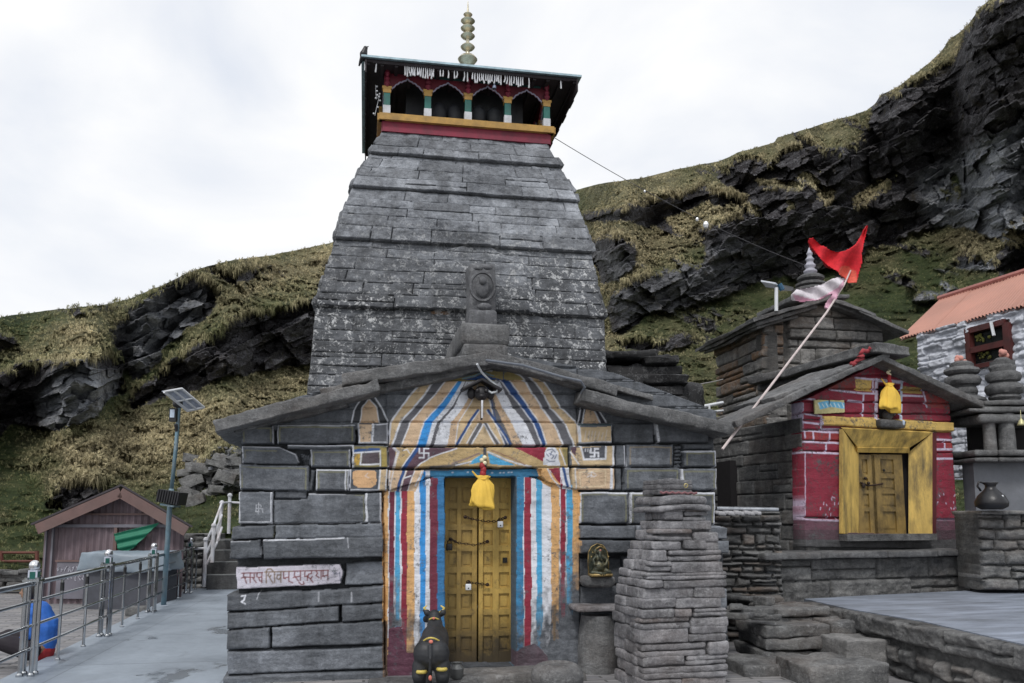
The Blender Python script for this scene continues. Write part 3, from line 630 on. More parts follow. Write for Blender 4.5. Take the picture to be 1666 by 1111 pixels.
# threshold and steps at the door
m = MB(); p = atY(780, 1083, 0.1)
m.rock((0.03, 0.12, p[2]-0.09), (1.05, 0.62, 0.16), seg=0.06, sd=3, amp=0.012, big=0.01)
m.rock((0.10, -0.30, p[2]-0.17), (1.15, 0.30, 0.14), seg=0.06, sd=4, amp=0.014, big=0.015)
smooth_by_angle(m.build('threshold', M_slab, temple))
# roof slabs
def slab(a, b, thpx, Y0=-0.34, ln=3.3, parent=temple, sd=0, name='roof_slab', mat=None, amp=0.02, big=0.03, thk=None, lift=0.0):
    A = atY(*a, Y0); B = atY(*b, Y0); th = thk or thpx/FPX*9.0
    U = B-A; Ln = np.linalg.norm(U); U /= Ln; Z = np.cross(U, (0, 1, 0)); Z = Z if Z[2] > 0 else -Z
    c = (A+B)/2-Z*th/2+np.array([0, ln/2, lift]); m = MB(); m.col = (0.5, 0.6, 0.0, 1)
    m.rock(c, (Ln, ln, th), U, (0, 1, 0), Z, seg=0.045, r=th*0.14, amp=amp*1.6, big=big, sd=sd, strat=0.02, freq=7)
    return smooth_by_angle(m.build(name, mat or M_slab, parent), 50)
slab((346, 685), (614, 616), 18, sd=1, ln=3.2); slab((553, 606), (801, 569), 19, sd=2, Y0=-0.30, lift=0.0); slab((790, 570), (1006, 626), 18, sd=3, Y0=-0.30); slab((948, 630), (1198, 687), 21, sd=4)
slab((520, 634), (606, 610), 14, Y0=-0.15, sd=5, ln=0.9); slab((985, 622), (1062, 642), 9, Y0=-0.1, sd=6, ln=1.0)
# underside packing between slabs and wall
slab((600, 628), (800, 585), 12, Y0=-0.16, sd=7, ln=0.6); slab((800, 585), (1000, 630), 12, Y0=-0.16, sd=8, ln=0.6); slab((380, 694), (560, 648), 10, Y0=-0.10, sd=9, ln=0.5); slab((1000, 648), (1172, 694), 10, Y0=-0.10, sd=12, ln=0.5)
# carved guardian head over the arch with its small stone hood
m = MB(); c = atY(783, 640, -0.12)
m.ball(c, 0.075, 14, (1, 0.9, 1.05)); m.ball(c+np.array([-0.045, -0.06, 0.02]), 0.022, 8); m.ball(c+np.array([0.045, -0.06, 0.02]), 0.022, 8)
m.ball(c+np.array([0, -0.065, -0.035]), 0.03, 8, (1.3, 0.8, 0.7)); m.ball(c+np.array([-0.10, 0.03, 0.0]), 0.045, 8, (1, 0.7, 1.4)); m.ball(c+np.array([0.10, 0.03, 0.0]), 0.045, 8, (1, 0.7, 1.4))
for sg in (-1, 1): m.rock(c+np.array([sg*0.10, 0.0, 0.085]), (0.24, 0.16, 0.035), U=(0.88, 0, -sg*0.47), Z=(sg*0.47, 0, 0.88), seg=0.04, r=0.012, amp=0.005)
m.tube([c+np.array([0, -0.05, -0.07]), c+np.array([0, -0.02, -0.28])], 0.012, 6)
smooth_by_angle(m.build('carved_head', plain('black_stone', (0.016, 0.015, 0.018), 0.5, var=0.5, scale=25), temple))
m = MB(); m.tube([c+np.array([0.0, -0.07, -0.08]), c+np.array([0.003, -0.05, -0.26])], 0.011, 6)
m.build('painted_mark', plain('white_paint', PC(205, 206, 212), 0.6, dirt=(0.3, 0.3, 0.3)), temple)
m = MB(); m.tube([atY(776, 592, -0.3), atY(784, 606, -0.22), atY(795, 617, -0.16), atY(806, 626, -0.16), atY(810, 632, -0.16), atY(808, 637, -0.16), atY(800, 639, -0.15), atY(793, 635, -0.12)], 0.012, 8)
m.build('drain_hose', plain('pale_plastic', PC(190, 195, 200), 0.4), temple)
m = MB(); m.tube([atY(790, 586, -0.42), atY(850, 594, -0.42), atY(910, 612, -0.42), atY(945, 620, -0.42), atY(951, 630, -0.38), atY(946, 640, -0.3)], 0.014, 8)
m.build('conduit', plain('grey_pipe', PC(92, 98, 108), 0.35), temple)
# ridge stones and carved plaque in front of the tower
m = MB(); m.col = (0.5, 0.5, 0, 1)
a = atY(750, 545, -0.25); b = atY(830, 545, -0.25); cc = (a+b)/2
m.rock(cc+np.array([0, 1.3, 0.02]), (np.linalg.norm(b-a), 2.6, 0.24), seg=0.07, r=0.05, sd=31, amp=0.02, big=0.02); m.rock(cc+np.array([0, 1.3, -0.16]), (np.linalg.norm(b-a)*0.9, 2.6, 0.14), seg=0.07, r=0.03, sd=33, amp=0.02, big=0.02)
smooth_by_angle(m.build('ridge_stone', M_slab, temple), 50)
# ------------------------------------------------------------------ tower (curved, in tall bands)
TP = [  # (left px, py, right px, py, Y of the front face)
    (500, 625, 989, 640, 2.95), (504, 600, 988, 612, 2.98), (513, 500, 985, 522, 3.10), (521, 470, 977, 490, 3.16), (545, 392, 964, 408, 3.32), (560, 340, 950, 356, 3.46), (572, 308, 940, 325, 3.55), (588, 275, 925, 290, 3.68), (601, 255, 913, 268, 3.76), (618, 225, 893, 238, 3.90), (622, 216, 890, 228, 3.95)]
zs, xl, xr, yf = [], [], [], []
for (x0, y0, x1, y1, Y) in TP:
    a = atY(x0, y0, Y); b = atY(x1, y1, Y); zs.append((a[2]+b[2])/2); xl.append(a[0]); xr.append(b[0]); yf.append(Y)
zs, xl, xr, yf = map(np.array, (zs, xl, xr, yf))
zs = np.concatenate([[-0.1], zs]); xl = np.concatenate([[xl[0]-0.12], xl]); xr = np.concatenate([[xr[0]+0.12], xr]); yf = np.concatenate([[2.8], yf])
TXC = float((xl+xr).mean()/2); TZ1 = zs[-1]; TYC = yf[0]+(xr[0]-xl[0])/2
def tw(z): return (np.interp(z, zs, xr)-np.interp(z, zs, xl))/2
def tc_(z): return (np.interp(z, zs, xr)+np.interp(z, zs, xl))/2
W0 = 2.0
def zat(px, py):
    Y = 3.3
    for _ in range(5): p = atY(px, py, Y); Y = float(np.interp(p[2], zs, yf))
    return p
bands = [zat(750, y)[2] for y in (508, 400, 316, 260)]
def bandoff(z):
    b = [zs[0]]+bands+[TZ1+0.01]; o = 0.0
    for i in range(len(b)-1):
        if b[i] <= z < b[i+1]:
            t = (z-b[i])/(b[i+1]-b[i]); o = 0.055*(1-t)**0.8-0.035*t**3
            if z-b[i] < 0.02: o = -0.05
    return o
def tface(k):
    def pos(u, v, h):
        wz = tw(v); x = u/W0*(wz); d = TYC-np.interp(v, zs, yf)+h*1.0
        if k == 0: return np.stack([tc_(v)+x, TYC-d, v], -1)
        if k == 1: return np.stack([tc_(v)+wz+h, TYC+u/W0*d*1.0-h*0, v], -1)
        if k == 2: return np.stack([tc_(v)-x, TYC+d, v], -1)
        return np.stack([tc_(v)-wz-h, TYC-u/W0*d, v], -1)
    return pos
for k in range(4):
    st = 0.0095 if k == 0 else 0.025; zb = 2.6 if k == 0 else -0.1
    ts = Sheet((0, 0, 0), (1, 0, 0), (0, 0, 1), (0, -1, 0), -W0, W0, zb, TZ1, st, base=-0.05, pos=tface(k), seed=20+k)
    ts.split = 0.06
    edges = [zb]+[b for b in bands if b > zb]+[TZ1]
    for i in range(len(edges)-1):
        ts.masonry(-W0, W0, edges[i]+0.012, edges[i+1]-0.006, hc=(0.12, 0.21), lc=(0.3, 1.2), depth=0.0, dv=0.010, off=bandoff, gap=0.005, r=0.013, fall=0.016, tint=(0.38, 0.60))
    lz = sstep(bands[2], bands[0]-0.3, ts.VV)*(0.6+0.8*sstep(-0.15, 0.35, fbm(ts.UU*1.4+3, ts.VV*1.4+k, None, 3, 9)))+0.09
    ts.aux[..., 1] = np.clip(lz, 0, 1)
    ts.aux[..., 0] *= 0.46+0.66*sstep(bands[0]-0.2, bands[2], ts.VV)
    if k == 0:
        def tu(px, py):
            p = zat(px, py); return ((p[0]-tc_(p[2]))/tw(p[2])*W0, p[2])
        def raise_(P, dep):
            Q = [tu(*p) for p in P]; ins = ts._in(Q, ts.WU, ts.WV); d = ts._d(Q, ts.WU, ts.WV)
            ts.H += np.where(ins, dep*sstep(0, 0.03, d), 0)
        raise_([(596, 600), (605, 572), (618, 560), (640, 525), (642, 490), (650, 470), (665, 445), (700, 425), (702, 410), (760, 396), (795, 396), (815, 412), (850, 425), (862, 470), (868, 505), (890, 520), (905, 545), (930, 560), (935, 600)], 0.05)
        raise_([(700, 470), (702, 432), (738, 424), (800, 415), (858, 430), (860, 510), (702, 510)], 0.03)
        Q = [tu(620, 508), tu(690, 510), tu(690, 516), tu(620, 514)]
        w_ = ts._in([tu(700, 506), tu(732, 508), tu(732, 513), tu(702, 511)], ts.WU, ts.WV); ts.aux[..., 2] = np.where(w_, 0.9, 0)
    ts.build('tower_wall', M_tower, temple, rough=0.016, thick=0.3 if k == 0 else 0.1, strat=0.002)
# carved plaque with a round medallion
p = atY(784, 527, 2.75); q = atY(784, 430, 2.75); H = q[2]-p[2]; Wd = 44/FPX*11.6
m = MB(); m.col = (0.52, 0.5, 0, 1)
cz = (p+q)/2
m.rock(cz+np.array([0, 0.16, 0]), (Wd, 0.5, H), seg=0.05, r=0.05, sd=41, amp=0.015, big=0.01)
n_ = 28; mc = atY(785, 466, 2.48)
for i in range(n_):
    a0 = 2*math.pi*i/n_; a1 = 2*math.pi*(i+1)/n_
m.tube([mc+np.array([0.165*math.cos(t), 0.0, 0.20*math.sin(t)]) for t in np.linspace(0, 2*math.pi, 30)], 0.022, 6)
m.ball(mc+np.array([0, 0.03, -0.02]), 0.10, 12, (0.95, 0.4, 1.35)); m.ball(mc+np.array([0, -0.01, 0.08]), 0.055, 10, (1, 0.7, 1.1))
m.ball(mc+np.array([-0.06, 0, 0.26]), 0.055, 8, (1.3, 0.7, 0.7)); m.ball(mc+np.array([0.07, 0, 0.27]), 0.05, 8, (1.3, 0.7, 0.7))
m.ball(mc+np.array([0.03, -0.02, -0.29]), 0.075, 10, (1.4, 0.8, 0.75)); m.rock(mc+np.array([0, 0.1, -0.47]), (Wd*1.05, 0.36, 0.26), seg=0.05, r=0.05, sd=44, amp=0.02)
smooth_by_angle(m.build('carved_plaque', stone('plaque_stone', (0.07, 0.072, 0.08), (0.21, 0.215, 0.23), 0.35), temple), 60)
# ------------------------------------------------------------------ wooden pavilion on top
YC = 3.93; a = atY(622, 212, YC); b = atY(895, 236, YC); CW = b[0]-a[0]; CX0 = (a[0]+b[0])/2; CZ = (a[2]+b[2])/2
PD = CW; PY1 = YC+PD
YE = YC-0.30; e0 = atY(590, 97, YE); e1 = atY(944, 124, YE); EW = e1[0]-e0[0]; EX = (e0[0]+e1[0])/2; EZ = (e0[2]+e1[2])/2
M_crim = plain('crimson_wood', PC(128, 26, 54), 0.55, dirt=(0.05, 0.02, 0.03), scale=6); M_ywd = plain('mustard_wood', PC(170, 130, 52), 0.55, dirt=(0.10, 0.06, 0.03), scale=7)
M_grn = plain('teal_wood', PC(26, 98, 90), 0.5, dirt=(0.04, 0.06, 0.06)); M_whd = plain('white_wood', PC(188, 190, 196), 0.6, dirt=(0.2, 0.2, 0.2))
M_dred = plain('dark_red_wood', PC(112, 22, 42), 0.6, dirt=(0.02, 0.01, 0.015), scale=6); M_dwood = plain('dark_wood', (0.022, 0.016, 0.020), 0.75, dirt=(0.05, 0.045, 0.05), scale=7)
pav = fastmesh('pavilion', np.zeros((0, 3)), quads=[], mat=M_dwood, parent=temple) if False else None
def px2h(px): return px/FPX*13.0
def pil_x(i): return [629, 695, 762, 826, 890][i]
def rotpt(k, x, y, z):    # side k of the square pavilion; x along the face, y outwards
    cx, cy = CX0, YC+PD/2
    v = {0: (x, -PD/2-y), 1: (PD/2+y, x), 2: (-x, PD/2+y), 3: (-PD/2-y, -x)}[k]
    return np.array([cx+v[0], cy+v[1], z])
def bx(m, k, x, y, z, sx, sy, sz):
    U = {0: (1, 0, 0), 1: (0, 1, 0), 2: (-1, 0, 0), 3: (0, -1, 0)}[k]; W = {0: (0, -1, 0), 1: (1, 0, 0), 2: (0, 1, 0), 3: (-1, 0, 0)}[k]
    m.box(rotpt(k, x, y, z), (sx, sy, sz), U, W)
zb = CZ                        # top of the stone
h_red = px2h(17); h_yel = px2h(11); z_y = zb+h_red; z_p = z_y+h_yel; z_cap = z_p+px2h(46); z_top = EZ-0.02
m = MB(); bxs = [(CW, 0.10)]
for k in range(4): bx(m, k, 0, -0.03, zb+h_red/2, CW-0.01*(k % 2), 0.09, h_red)
m.build('lower_beam', M_crim, temple)
m = MB()
for k in range(4): bx(m, k, 0, 0.02, z_y+h_yel/2, CW+0.10-0.01*(k % 2), 0.12, h_yel)
m.build('sill_beam', M_ywd, temple)
m = MB(); m.box((CX0, YC+PD/2, zb+0.03), (CW-0.2, PD-0.2, 0.05)); m.build('pavilion_floor', M_dwood, temple)
prof = [(-2+i) for i in range(5)]
sp = CW*0.955/4
for k in range(4):
    for i in range(5):
        if k in (1, 3) and i in (0, 4): continue
        x = (i-2)*sp; root = MB(); root.col = None
        hp = z_cap-z_p; 
        bx(root, k, x, 0.0, z_p+hp*0.16, 0.115, 0.10, hp*0.32); o = root.build('pillar', M_whd, temple)
        g = MB(); bx(g, k, x, 0.0, z_p+hp*0.55, 0.10, 0.09, hp*0.46); g.build('pillar_shaft', M_grn, o)
        g = MB(); bx(g, k, x, 0.0, z_p+hp*0.86, 0.12, 0.105, hp*0.16); bx(g, k, x, 0.0, z_p+hp*0.98, 0.15, 0.11, hp*0.09); g.build('pillar_cap', M_ywd, o)
        if k == 0:
            g = MB(); zc = z_cap
            g.lathe(rotpt(k, x, 0.045, zc), [(0.02, 0), (0.05, 0.06), (0.025, 0.10), (0.045, 0.13), (0.02, 0.17), (0.04, 0.22), (0.028, 0.34), (0.04, 0.38), (0.02, 0.42)], 10); g.build('turned_post', M_crim, o)
# cusped arches: panels with cut openings
def arch_pts(x0, x1, zs0, rise, n=9):
    xm = (x0+x1)/2; P = []
    T = np.linspace(0, 1, 61)
    for t in T:
        x = x0+(x1-x0)*t; q = abs(2*t-1)
        z = zs0+rise*(1-q**2.1)*0.93+rise*0.16*max(0, 1-q*5)
        z += 0.016*abs(math.sin(t*math.pi*n))-0.008
        P.append((x, z))
    return P
rise = px2h(21); hw = sp/2-0.055
for k in range(4):
    m = MB(); tr = MB()
    for i in range(4):
        xa = (i-2)*sp+0.05; xb = (i-1)*sp-0.05; A = arch_pts(xa, xb, z_cap-0.04, rise)
        for j in range(len(A)-1):
            (x0, z0), (x1, z1) = A[j], A[j+1]
            V = [rotpt(k, x0, -0.02, z0), rotpt(k, x1, -0.02, z1), rotpt(k, x1, -0.02, z_top), rotpt(k, x0, -0.02, z_top), rotpt(k, x0, -0.055, z0), rotpt(k, x1, -0.055, z1), rotpt(k, x1, -0.055, z_top), rotpt(k, x0, -0.055, z_top)]
            m.add(V, [(0, 1, 2, 3), (7, 6, 5, 4), (1, 0, 4, 5)])
        tr.tube([rotpt(k, x, -0.012, z) for x, z in A], 0.013, 5)
    for i in range(5):
        x = (i-2)*sp; bx(m, k, x, -0.037, (z_cap-0.04+z_top)/2, 0.1, 0.035, z_top-z_cap+0.04)
    m.build('arch_panel', M_dred, temple); tr.build('arch_trim', plain('lilac_trim', PC(150, 148, 172), 0.5), temple)
    g = MB()
    for i in (range(1, 4) if k == 0 else range(4)):
        bx(g, k, (i-1.5)*sp, -0.01, z_cap+rise+0.07, sp*0.72, 0.02, 0.08)
    g.build('green_panel', plain('dark_green_panel', PC(26, 72, 70), 0.5), temple)
# dark shutters inside, with a few bulging cloth bundles
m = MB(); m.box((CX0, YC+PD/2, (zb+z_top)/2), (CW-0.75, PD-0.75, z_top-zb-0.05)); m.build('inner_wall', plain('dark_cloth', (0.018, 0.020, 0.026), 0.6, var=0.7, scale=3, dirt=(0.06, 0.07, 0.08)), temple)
m = MB()
for i in (1, 2): 
    for dx in (-0.12, 0.14): m.ball(rotpt(0, (i-1.5)*sp+dx, -0.25, z_p+0.22), 0.15, 12, (0.9, 0.7, 1.3))
m.build('cloth_bundle', MATS['dark_cloth'], temple, smooth=True)
# eave: soffit boards, rim, roof, hanging wooden tassels
cx, cy = EX, YE+EW/2
def eave_rect(half, z): return [np.array([cx-half, cy-half, z]), np.array([cx+half, cy-half, z]), np.array([cx+half, cy+half, z]), np.array([cx-half, cy+half, z])]
m = MB(); h2 = EW/2
m.box((cx, cy, EZ-0.015), (EW-0.06, EW-0.06, 0.04))
for j in range(16): 
    t = -h2+0.08+j*(EW-0.16)/15; m.box((cx+t, cy, EZ-0.055), (0.05, EW-0.1, 0.04))
m.build('eave_soffit', M_dwood, temple)
m = MB(); A = eave_rect(h2+0.02, EZ+0.012); T = np.array([cx, cy, EZ+0.62])
B = eave_rect(h2+0.02, EZ+0.045)
m.add(A+B+[T], [(3, 2, 1, 0), (0, 1, 5, 4), (1, 2, 6, 5), (2, 3, 7, 6), (3, 0, 4, 7), (4, 5, 8), (5, 6, 8), (6, 7, 8), (7, 4, 8)])
m.build('pavilion_roof', plain('tin_sheet', PC(150, 175, 185), 0.4, metal=0.4, dirt=(0.15, 0.2, 0.2)), temple)
# side screens under the eave (dark boards hanging outside the arcade)
for sg in (-1, 1):
    m = MB()
    for j in range(13):
        y = cy-h2+0.12+j*(EW-0.3)/12; m.box((cx+sg*(h2-0.05), y, EZ-0.13-0.03*(j % 2)), (0.02, (EW-0.3)/12+0.002, 0.20+0.001*j))
    m.build('eave_board', M_dwood, temple)
fringe = MB(); fringe.box((cx, YE+0.045, EZ-0.042), (EW-0.3, 0.03, 0.012)); fringe = fringe.build('fringe_rail', M_dwood, temple); rr = random.Random(5)
xs = [a for a in np.linspace(-1.03, -0.60, 15)]+[-0.5, -0.46, -0.38, -0.29, -0.25]+[-0.14, -0.09]+list(np.linspace(-0.01, 0.42, 14))+list(np.linspace(0.48, 0.76, 9))+[0.85]+[-1.45, -1.62, 1.35]
for x in xs:
    x = x*EW/3.3; ln = 0.14+rr.uniform(-0.03, 0.03); m = MB(); m.tube([(cx+x, YE+0.045, EZ-0.04), (cx+x+rr.uniform(-.008, .008), YE+0.045, EZ-0.05-ln*0.5), (cx+x+rr.uniform(-.012, .012), YE+0.045, EZ-0.05-ln)], [0.007, 0.010, 0.014], 6); m.build('tassel', M_whd, fringe)
m = MB(); m.lathe((cx+0.02+0.30*EW/3.3, YE+0.05, EZ-0.28), [(0.035, 0), (0.028, 0.04), (0.01, 0.07), (0.006, 0.22)], 10); m.build('hanging_bell', plain('grey_metal', PC(120, 130, 150), 0.35, metal=0.7), temple)
# bulb lights string at left edge
m = MB(); P = [rotpt(0, -CW/2-0.12, 0.02, z_top-0.25), rotpt(0, -CW/2-0.10, 0.05, z_top-0.5), rotpt(0, -CW/2-0.05, 0.06, z_p+0.3), rotpt(0, -CW/2-0.12, 0.05, z_p-0.05)]
m.tube(P, 0.004, 4)
for t in np.linspace(0.05, 0.98, 10):
    k_ = t*3; i_ = min(2, int(k_)); q_ = P[i_]*(1-(k_-i_))+P[i_+1]*(k_-i_); m.ball(q_+np.array([rr.uniform(-.05, .05), -0.02, 0]), 0.016, 6)
m.build('light_string', M_whd, temple)
# gilded finial
zf = atD(761, 107, 14.3)[2]; zt = atD(761, 8, 14.3)[2]; s_ = (zt-zf)/99.0
fx = atD(761, 60, 14.3)
fin = MB()
def disc(yc, hw_, hh): 
    z = (107-yc)*s_; r = hw_*s_; return [(0.25*r, z-hh*s_), (0.8*r, z-0.45*hh*s_), (r, z), (0.8*r, z+0.45*hh*s_), (0.25*r, z+hh*s_)]
pr = [(0.05, -0.55), (0.05, 0)]+disc(97, 15, 9)+disc(77, 11, 6)+disc(59, 11, 5.5)+disc(46.5, 11, 5)+disc(34.5, 11, 5)+disc(24, 7, 4)+[(0.02, (107-18)*s_), (0.006, (107-2)*s_)]
base_xy = np.array([cx, cy, 0]); loc = CAM+(fx-CAM)*1.0
fin.lathe((loc[0], loc[1], zf), pr, 20)
smooth_by_angle(fin.build('finial', plain('gilt', (0.72, 0.66, 0.50), 0.3, metal=0.6, dirt=(0.25, 0.22, 0.16)), temple), 40)
# ------------------------------------------------------------------ door
YD = 0.30
def dp(px, py): return atY(px, py, YD)
s = NB('old_yellow_door'); base = s.mix(1.0, PC(184, 150, 62), s.ramp(s.noise(5, 5, 0.7, s.scaled((3, 3, 0.7))), [(0.3, 0.75), (0.7, 1.15)]), 'MULTIPLY')
sx = s.n('ShaderNodeSeparateXYZ'); s.l(s.P(), sx.inputs[0])
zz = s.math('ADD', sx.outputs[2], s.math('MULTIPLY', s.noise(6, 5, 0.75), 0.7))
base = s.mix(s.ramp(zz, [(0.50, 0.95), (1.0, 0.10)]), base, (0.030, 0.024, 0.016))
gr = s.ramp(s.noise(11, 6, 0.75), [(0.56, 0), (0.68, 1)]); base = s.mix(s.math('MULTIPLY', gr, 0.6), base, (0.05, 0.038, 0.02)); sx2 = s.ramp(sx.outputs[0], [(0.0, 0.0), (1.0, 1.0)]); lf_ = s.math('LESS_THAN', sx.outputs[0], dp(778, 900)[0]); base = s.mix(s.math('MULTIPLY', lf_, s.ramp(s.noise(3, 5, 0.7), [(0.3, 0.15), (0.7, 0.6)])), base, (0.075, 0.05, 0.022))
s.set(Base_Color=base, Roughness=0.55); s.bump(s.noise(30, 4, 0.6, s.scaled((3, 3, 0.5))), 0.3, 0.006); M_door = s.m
M_pit = plain('dark_pit', (0.02, 0.018, 0.015), 0.8)
rowsY = [793+34.6*i for i in range(8)]
for (xa, xb, cols, nm) in ((724, 775, ((728, 743), (750, 768)), 'left'), (779, 838, ((784.5, 801), (811, 828)), 'right')):
    A = dp(xa, 775); B = dp(xb, 1082); zt_, zb_ = A[2], B[2]; xa_, xb_ = A[0], B[0]; yo = YD-(0.012 if nm == 'right' else 0.0)
    m = MB(); m.box(((xa_+xb_)/2, yo+0.035, (zt_+zb_)/2), (xb_-xa_, 0.03, zt_-zb_)); leaf = m.build('door_leaf', M_door, temple)
    m = MB(); xs_ = [xa_]; 
    cz_ = [(dp(c0, 900)[0], dp(c1, 900)[0]) for c0, c1 in cols]
    segs = [(xa_, cz_[0][0]), (cz_[0][1], cz_[1][0]), (cz_[1][1], xb_)]
    for a_, b_ in segs: m.box(((a_+b_)/2, yo+0.005, (zt_+zb_)/2), (b_-a_, 0.03, zt_-zb_))
    rz = [(dp(760, y)[2], dp(760, y+25)[2]) for y in rowsY]; tops = [zt_]+[b for a, b in rz]; bots = [a for a, b in rz]+[zb_]
    for (c0, c1) in cz_:
        for t_, b_ in zip(tops, bots): m.box(((c0+c1)/2, yo+0.0075, (t_+b_)/2), (c1-c0, 0.025, t_-b_))
        for a_, b_ in rz: m.box(((c0+c1)/2, yo+0.017, (a_+b_)/2), ((c1-c0)*0.62, 0.010, (a_-b_)*0.68))
    m.build('door_panelling', M_door, leaf)
    if nm == 'right':
        m = MB(); c = dp(776, 900); m.box((dp(781.5, 900)[0], yo-0.022, (zt_+zb_)/2), (0.042, 0.022, zt_-zb_-0.02)); m.build('cover_strip', M_door, leaf)
        m = MB(); c = dp(821, 911); m.box((c[0], yo-0.012, c[2]), (0.05, 0.01, 0.055)); m.build('lock_hole', M_pit, leaf)
M_iron = plain('rusty_iron', (0.03, 0.02, 0.016), 0.55, metal=0.5, dirt=(0.10, 0.045, 0.03))
def chain(P, r=0.011, nm='door_chain'):
    m = MB(); P = [np.array(p) for p in P]; n = int(np.linalg.norm(P[-1]-P[0])/0.028)+1
    for i in range(n+1):
        t = i/n*(len(P)-1); k = min(len(P)-2, int(t)); c = P[k]*(1-(t-k))+P[k+1]*(t-k)
        d = P[k+1]-P[k]; d /= np.linalg.norm(d); e = np.array([0, 0, 1.]) if i % 2 else np.array([0, 1., 0]); e = e-d*np.dot(e, d); e /= np.linalg.norm(e)
        m.tube([c+d*0.018*math.cos(a_)+e*0.010*math.sin(a_) for a_ in np.linspace(0, 2*math.pi, 9)], 0.0045, 5, False)
    m.ball(P[0], 0.02, 8, (1, 0.6, 1)); m.ball(P[-1], 0.02, 8, (1, 0.6, 1)); return m.build(nm, M_iron, temple)
chain([atY(757, 841, 0.24), atY(772, 845, 0.23), atY(790, 848, 0.23), atY(808, 848, 0.23), atY(822, 842, 0.24)])
chain([atY(733, 877, 0.24), atY(745, 883, 0.23), atY(772, 887, 0.23), atY(793, 881, 0.24)]); chain([atY(763, 948, 0.24), atY(778, 949, 0.23), atY(793, 951, 0.24)])
def padlock(px, py, w_, label, mat, sz=1.0):
    c = atY(px, py, 0.20); t = thing('padlock', label, 'padlock', c-np.array([0, 0, 0.04]), 'padlocks hanging on the yellow temple door')
    m = MB(); m.rock(c, (0.062*sz, 0.022, 0.066*sz), seg=0.02, r=0.009, amp=0.0); smooth_by_angle(m.build('lock_body', mat, t))
    m = MB(); m.tube([c+np.array([0.02*math.cos(a_)*sz, 0.004, 0.033*sz+0.012+0.022*math.sin(a_)]) for a_ in np.linspace(-0.5, math.pi+0.5, 10)], 0.005, 6); m.build('shackle', M_iron, t)
    m = MB(); m.lathe(c+np.array([0, -0.0125, -0.012]), [(0.007, -0.001), (0.007, 0.001)], 10, ax=(0, -1, 0)); m.build('keyhole', M_pit, t)
M_brt = plain('bright_steel', PC(205, 208, 212), 0.35, metal=0.2, var=0.1)
padlock(814, 853, 0, 'white steel padlock on the top chain, just below the yellow cloth bag', M_brt)
padlock(762, 955, 0, 'white steel padlock low on the left door leaf, under the lowest chain', M_brt)
padlock(731, 890, 0, 'black padlock hanging at the left end of the middle chain', plain('black_iron', (0.012, 0.010, 0.010), 0.45), 1.05)
# =================================================================== GROUND AND HILL
def sheetpoly(name, pts, z, mat, th=0.0, kind='structure'):
    m = MB(); P = [(p[0], p[1], z) for p in pts]
    if th: m.prism([(p[0], p[1], z-th) for p in pts], th, (0, 0, 1))
    else: m.add(P, [tuple(range(len(P)))])
    o = m.build(name, mat); o['kind'] = kind; return o
s = NB('walkway_paint'); 
n1 = s.noise(0.9, 6, 0.65); n2 = s.noise(9, 5, 0.7); c = s.ramp(s.math('ADD', s.math('MULTIPLY', n1, 0.7), s.math('MULTIPLY', n2, 0.3)), [(0.35, (0.21, 0.245, 0.29)), (0.66, (0.34, 0.39, 0.45))])
st = s.ramp(s.noise(2.2, 6, 0.7, s.scaled((1, 0.35, 1))), [(0.60, 0), (0.70, 1)]); c = s.mix(s.math('MULTIPLY', st, 0.35), c, (0.12, 0.13, 0.15))
sxy = s.n('ShaderNodeSeparateXYZ'); s.l(s.P(), sxy.inputs[0])
jn = s.math('LESS_THAN', s.math('ABSOLUTE', s.math('SUBTRACT', s.math('FRACT', s.math('MULTIPLY', sxy.outputs[1], 0.45)), 0.5)), 0.006); jn2 = s.math('LESS_THAN', s.math('ABSOLUTE', s.math('SUBTRACT', s.math('FRACT', s.math('MULTIPLY', sxy.outputs[0], 0.61)), 0.5)), 0.005)
c = s.mix(s.math('MULTIPLY', s.math('MAXIMUM', jn, jn2), 0.45), c, (0.10, 0.11, 0.13))
pd_ = s.ramp(s.noise(0.8, 5, 0.6, s.scaled((1, 0.6, 1))), [(0.60, 0), (0.63, 1)]); c = s.mix(s.math('MULTIPLY', pd_, 0.45), c, (0.10, 0.115, 0.135))
grit = s.ramp(s.noise(60, 5, 0.8), [(0.62, 0), (0.72, 1)]); c = s.mix(s.math('MULTIPLY', grit, 0.4), c, (0.09, 0.09, 0.09))
s.set(Base_Color=c, Roughness=s.mix(pd_, s.ramp(n1, [(0.3, 0.4), (0.7, 0.7)]), 0.22)); s.bump(n2, 0.25, 0.01); M_walk = s.m
s = NB('court_slabs')
v = s.scaled((0.55, 1.6, 1)); br = s.n('ShaderNodeTexBrick'); br.inputs['Scale'].default_value = 1.6; br.inputs['Mortar Size'].default_value = 0.012; br.inputs['Color1'].default_value = (0.20, 0.20, 0.215, 1); br.inputs['Color2'].default_value = (0.31, 0.30, 0.30, 1); br.inputs['Mortar'].default_value = (0.10, 0.10, 0.10, 1)
s.l(v, br.inputs['Vector']); c = s.mix(1.0, br.outputs[0], s.ramp(s.noise(3.5, 7, 0.7, s.scaled((0.5, 2.4, 1))), [(0.35, 0.62), (0.65, 1.25)]), 'MULTIPLY')
s.set(Base_Color=c, Roughness=0.75); s.bump(s.noise(14, 5, 0.7), 0.3, 0.02); M_court = s.m
s = NB('earth'); c = s.ramp(s.noise(1.5, 6, 0.7), [(0.35, (0.05, 0.052, 0.03)), (0.65, (0.11, 0.10, 0.065))]); s.set(Base_Color=c, Roughness=0.95); s.bump(s.noise(6, 6, 0.7), 0.6, 0.05); M_earth = s.m
sheetpoly('ground', [(-400, -300), (400, -300), (400, 400), (-400, 400)], -0.16, M_earth)
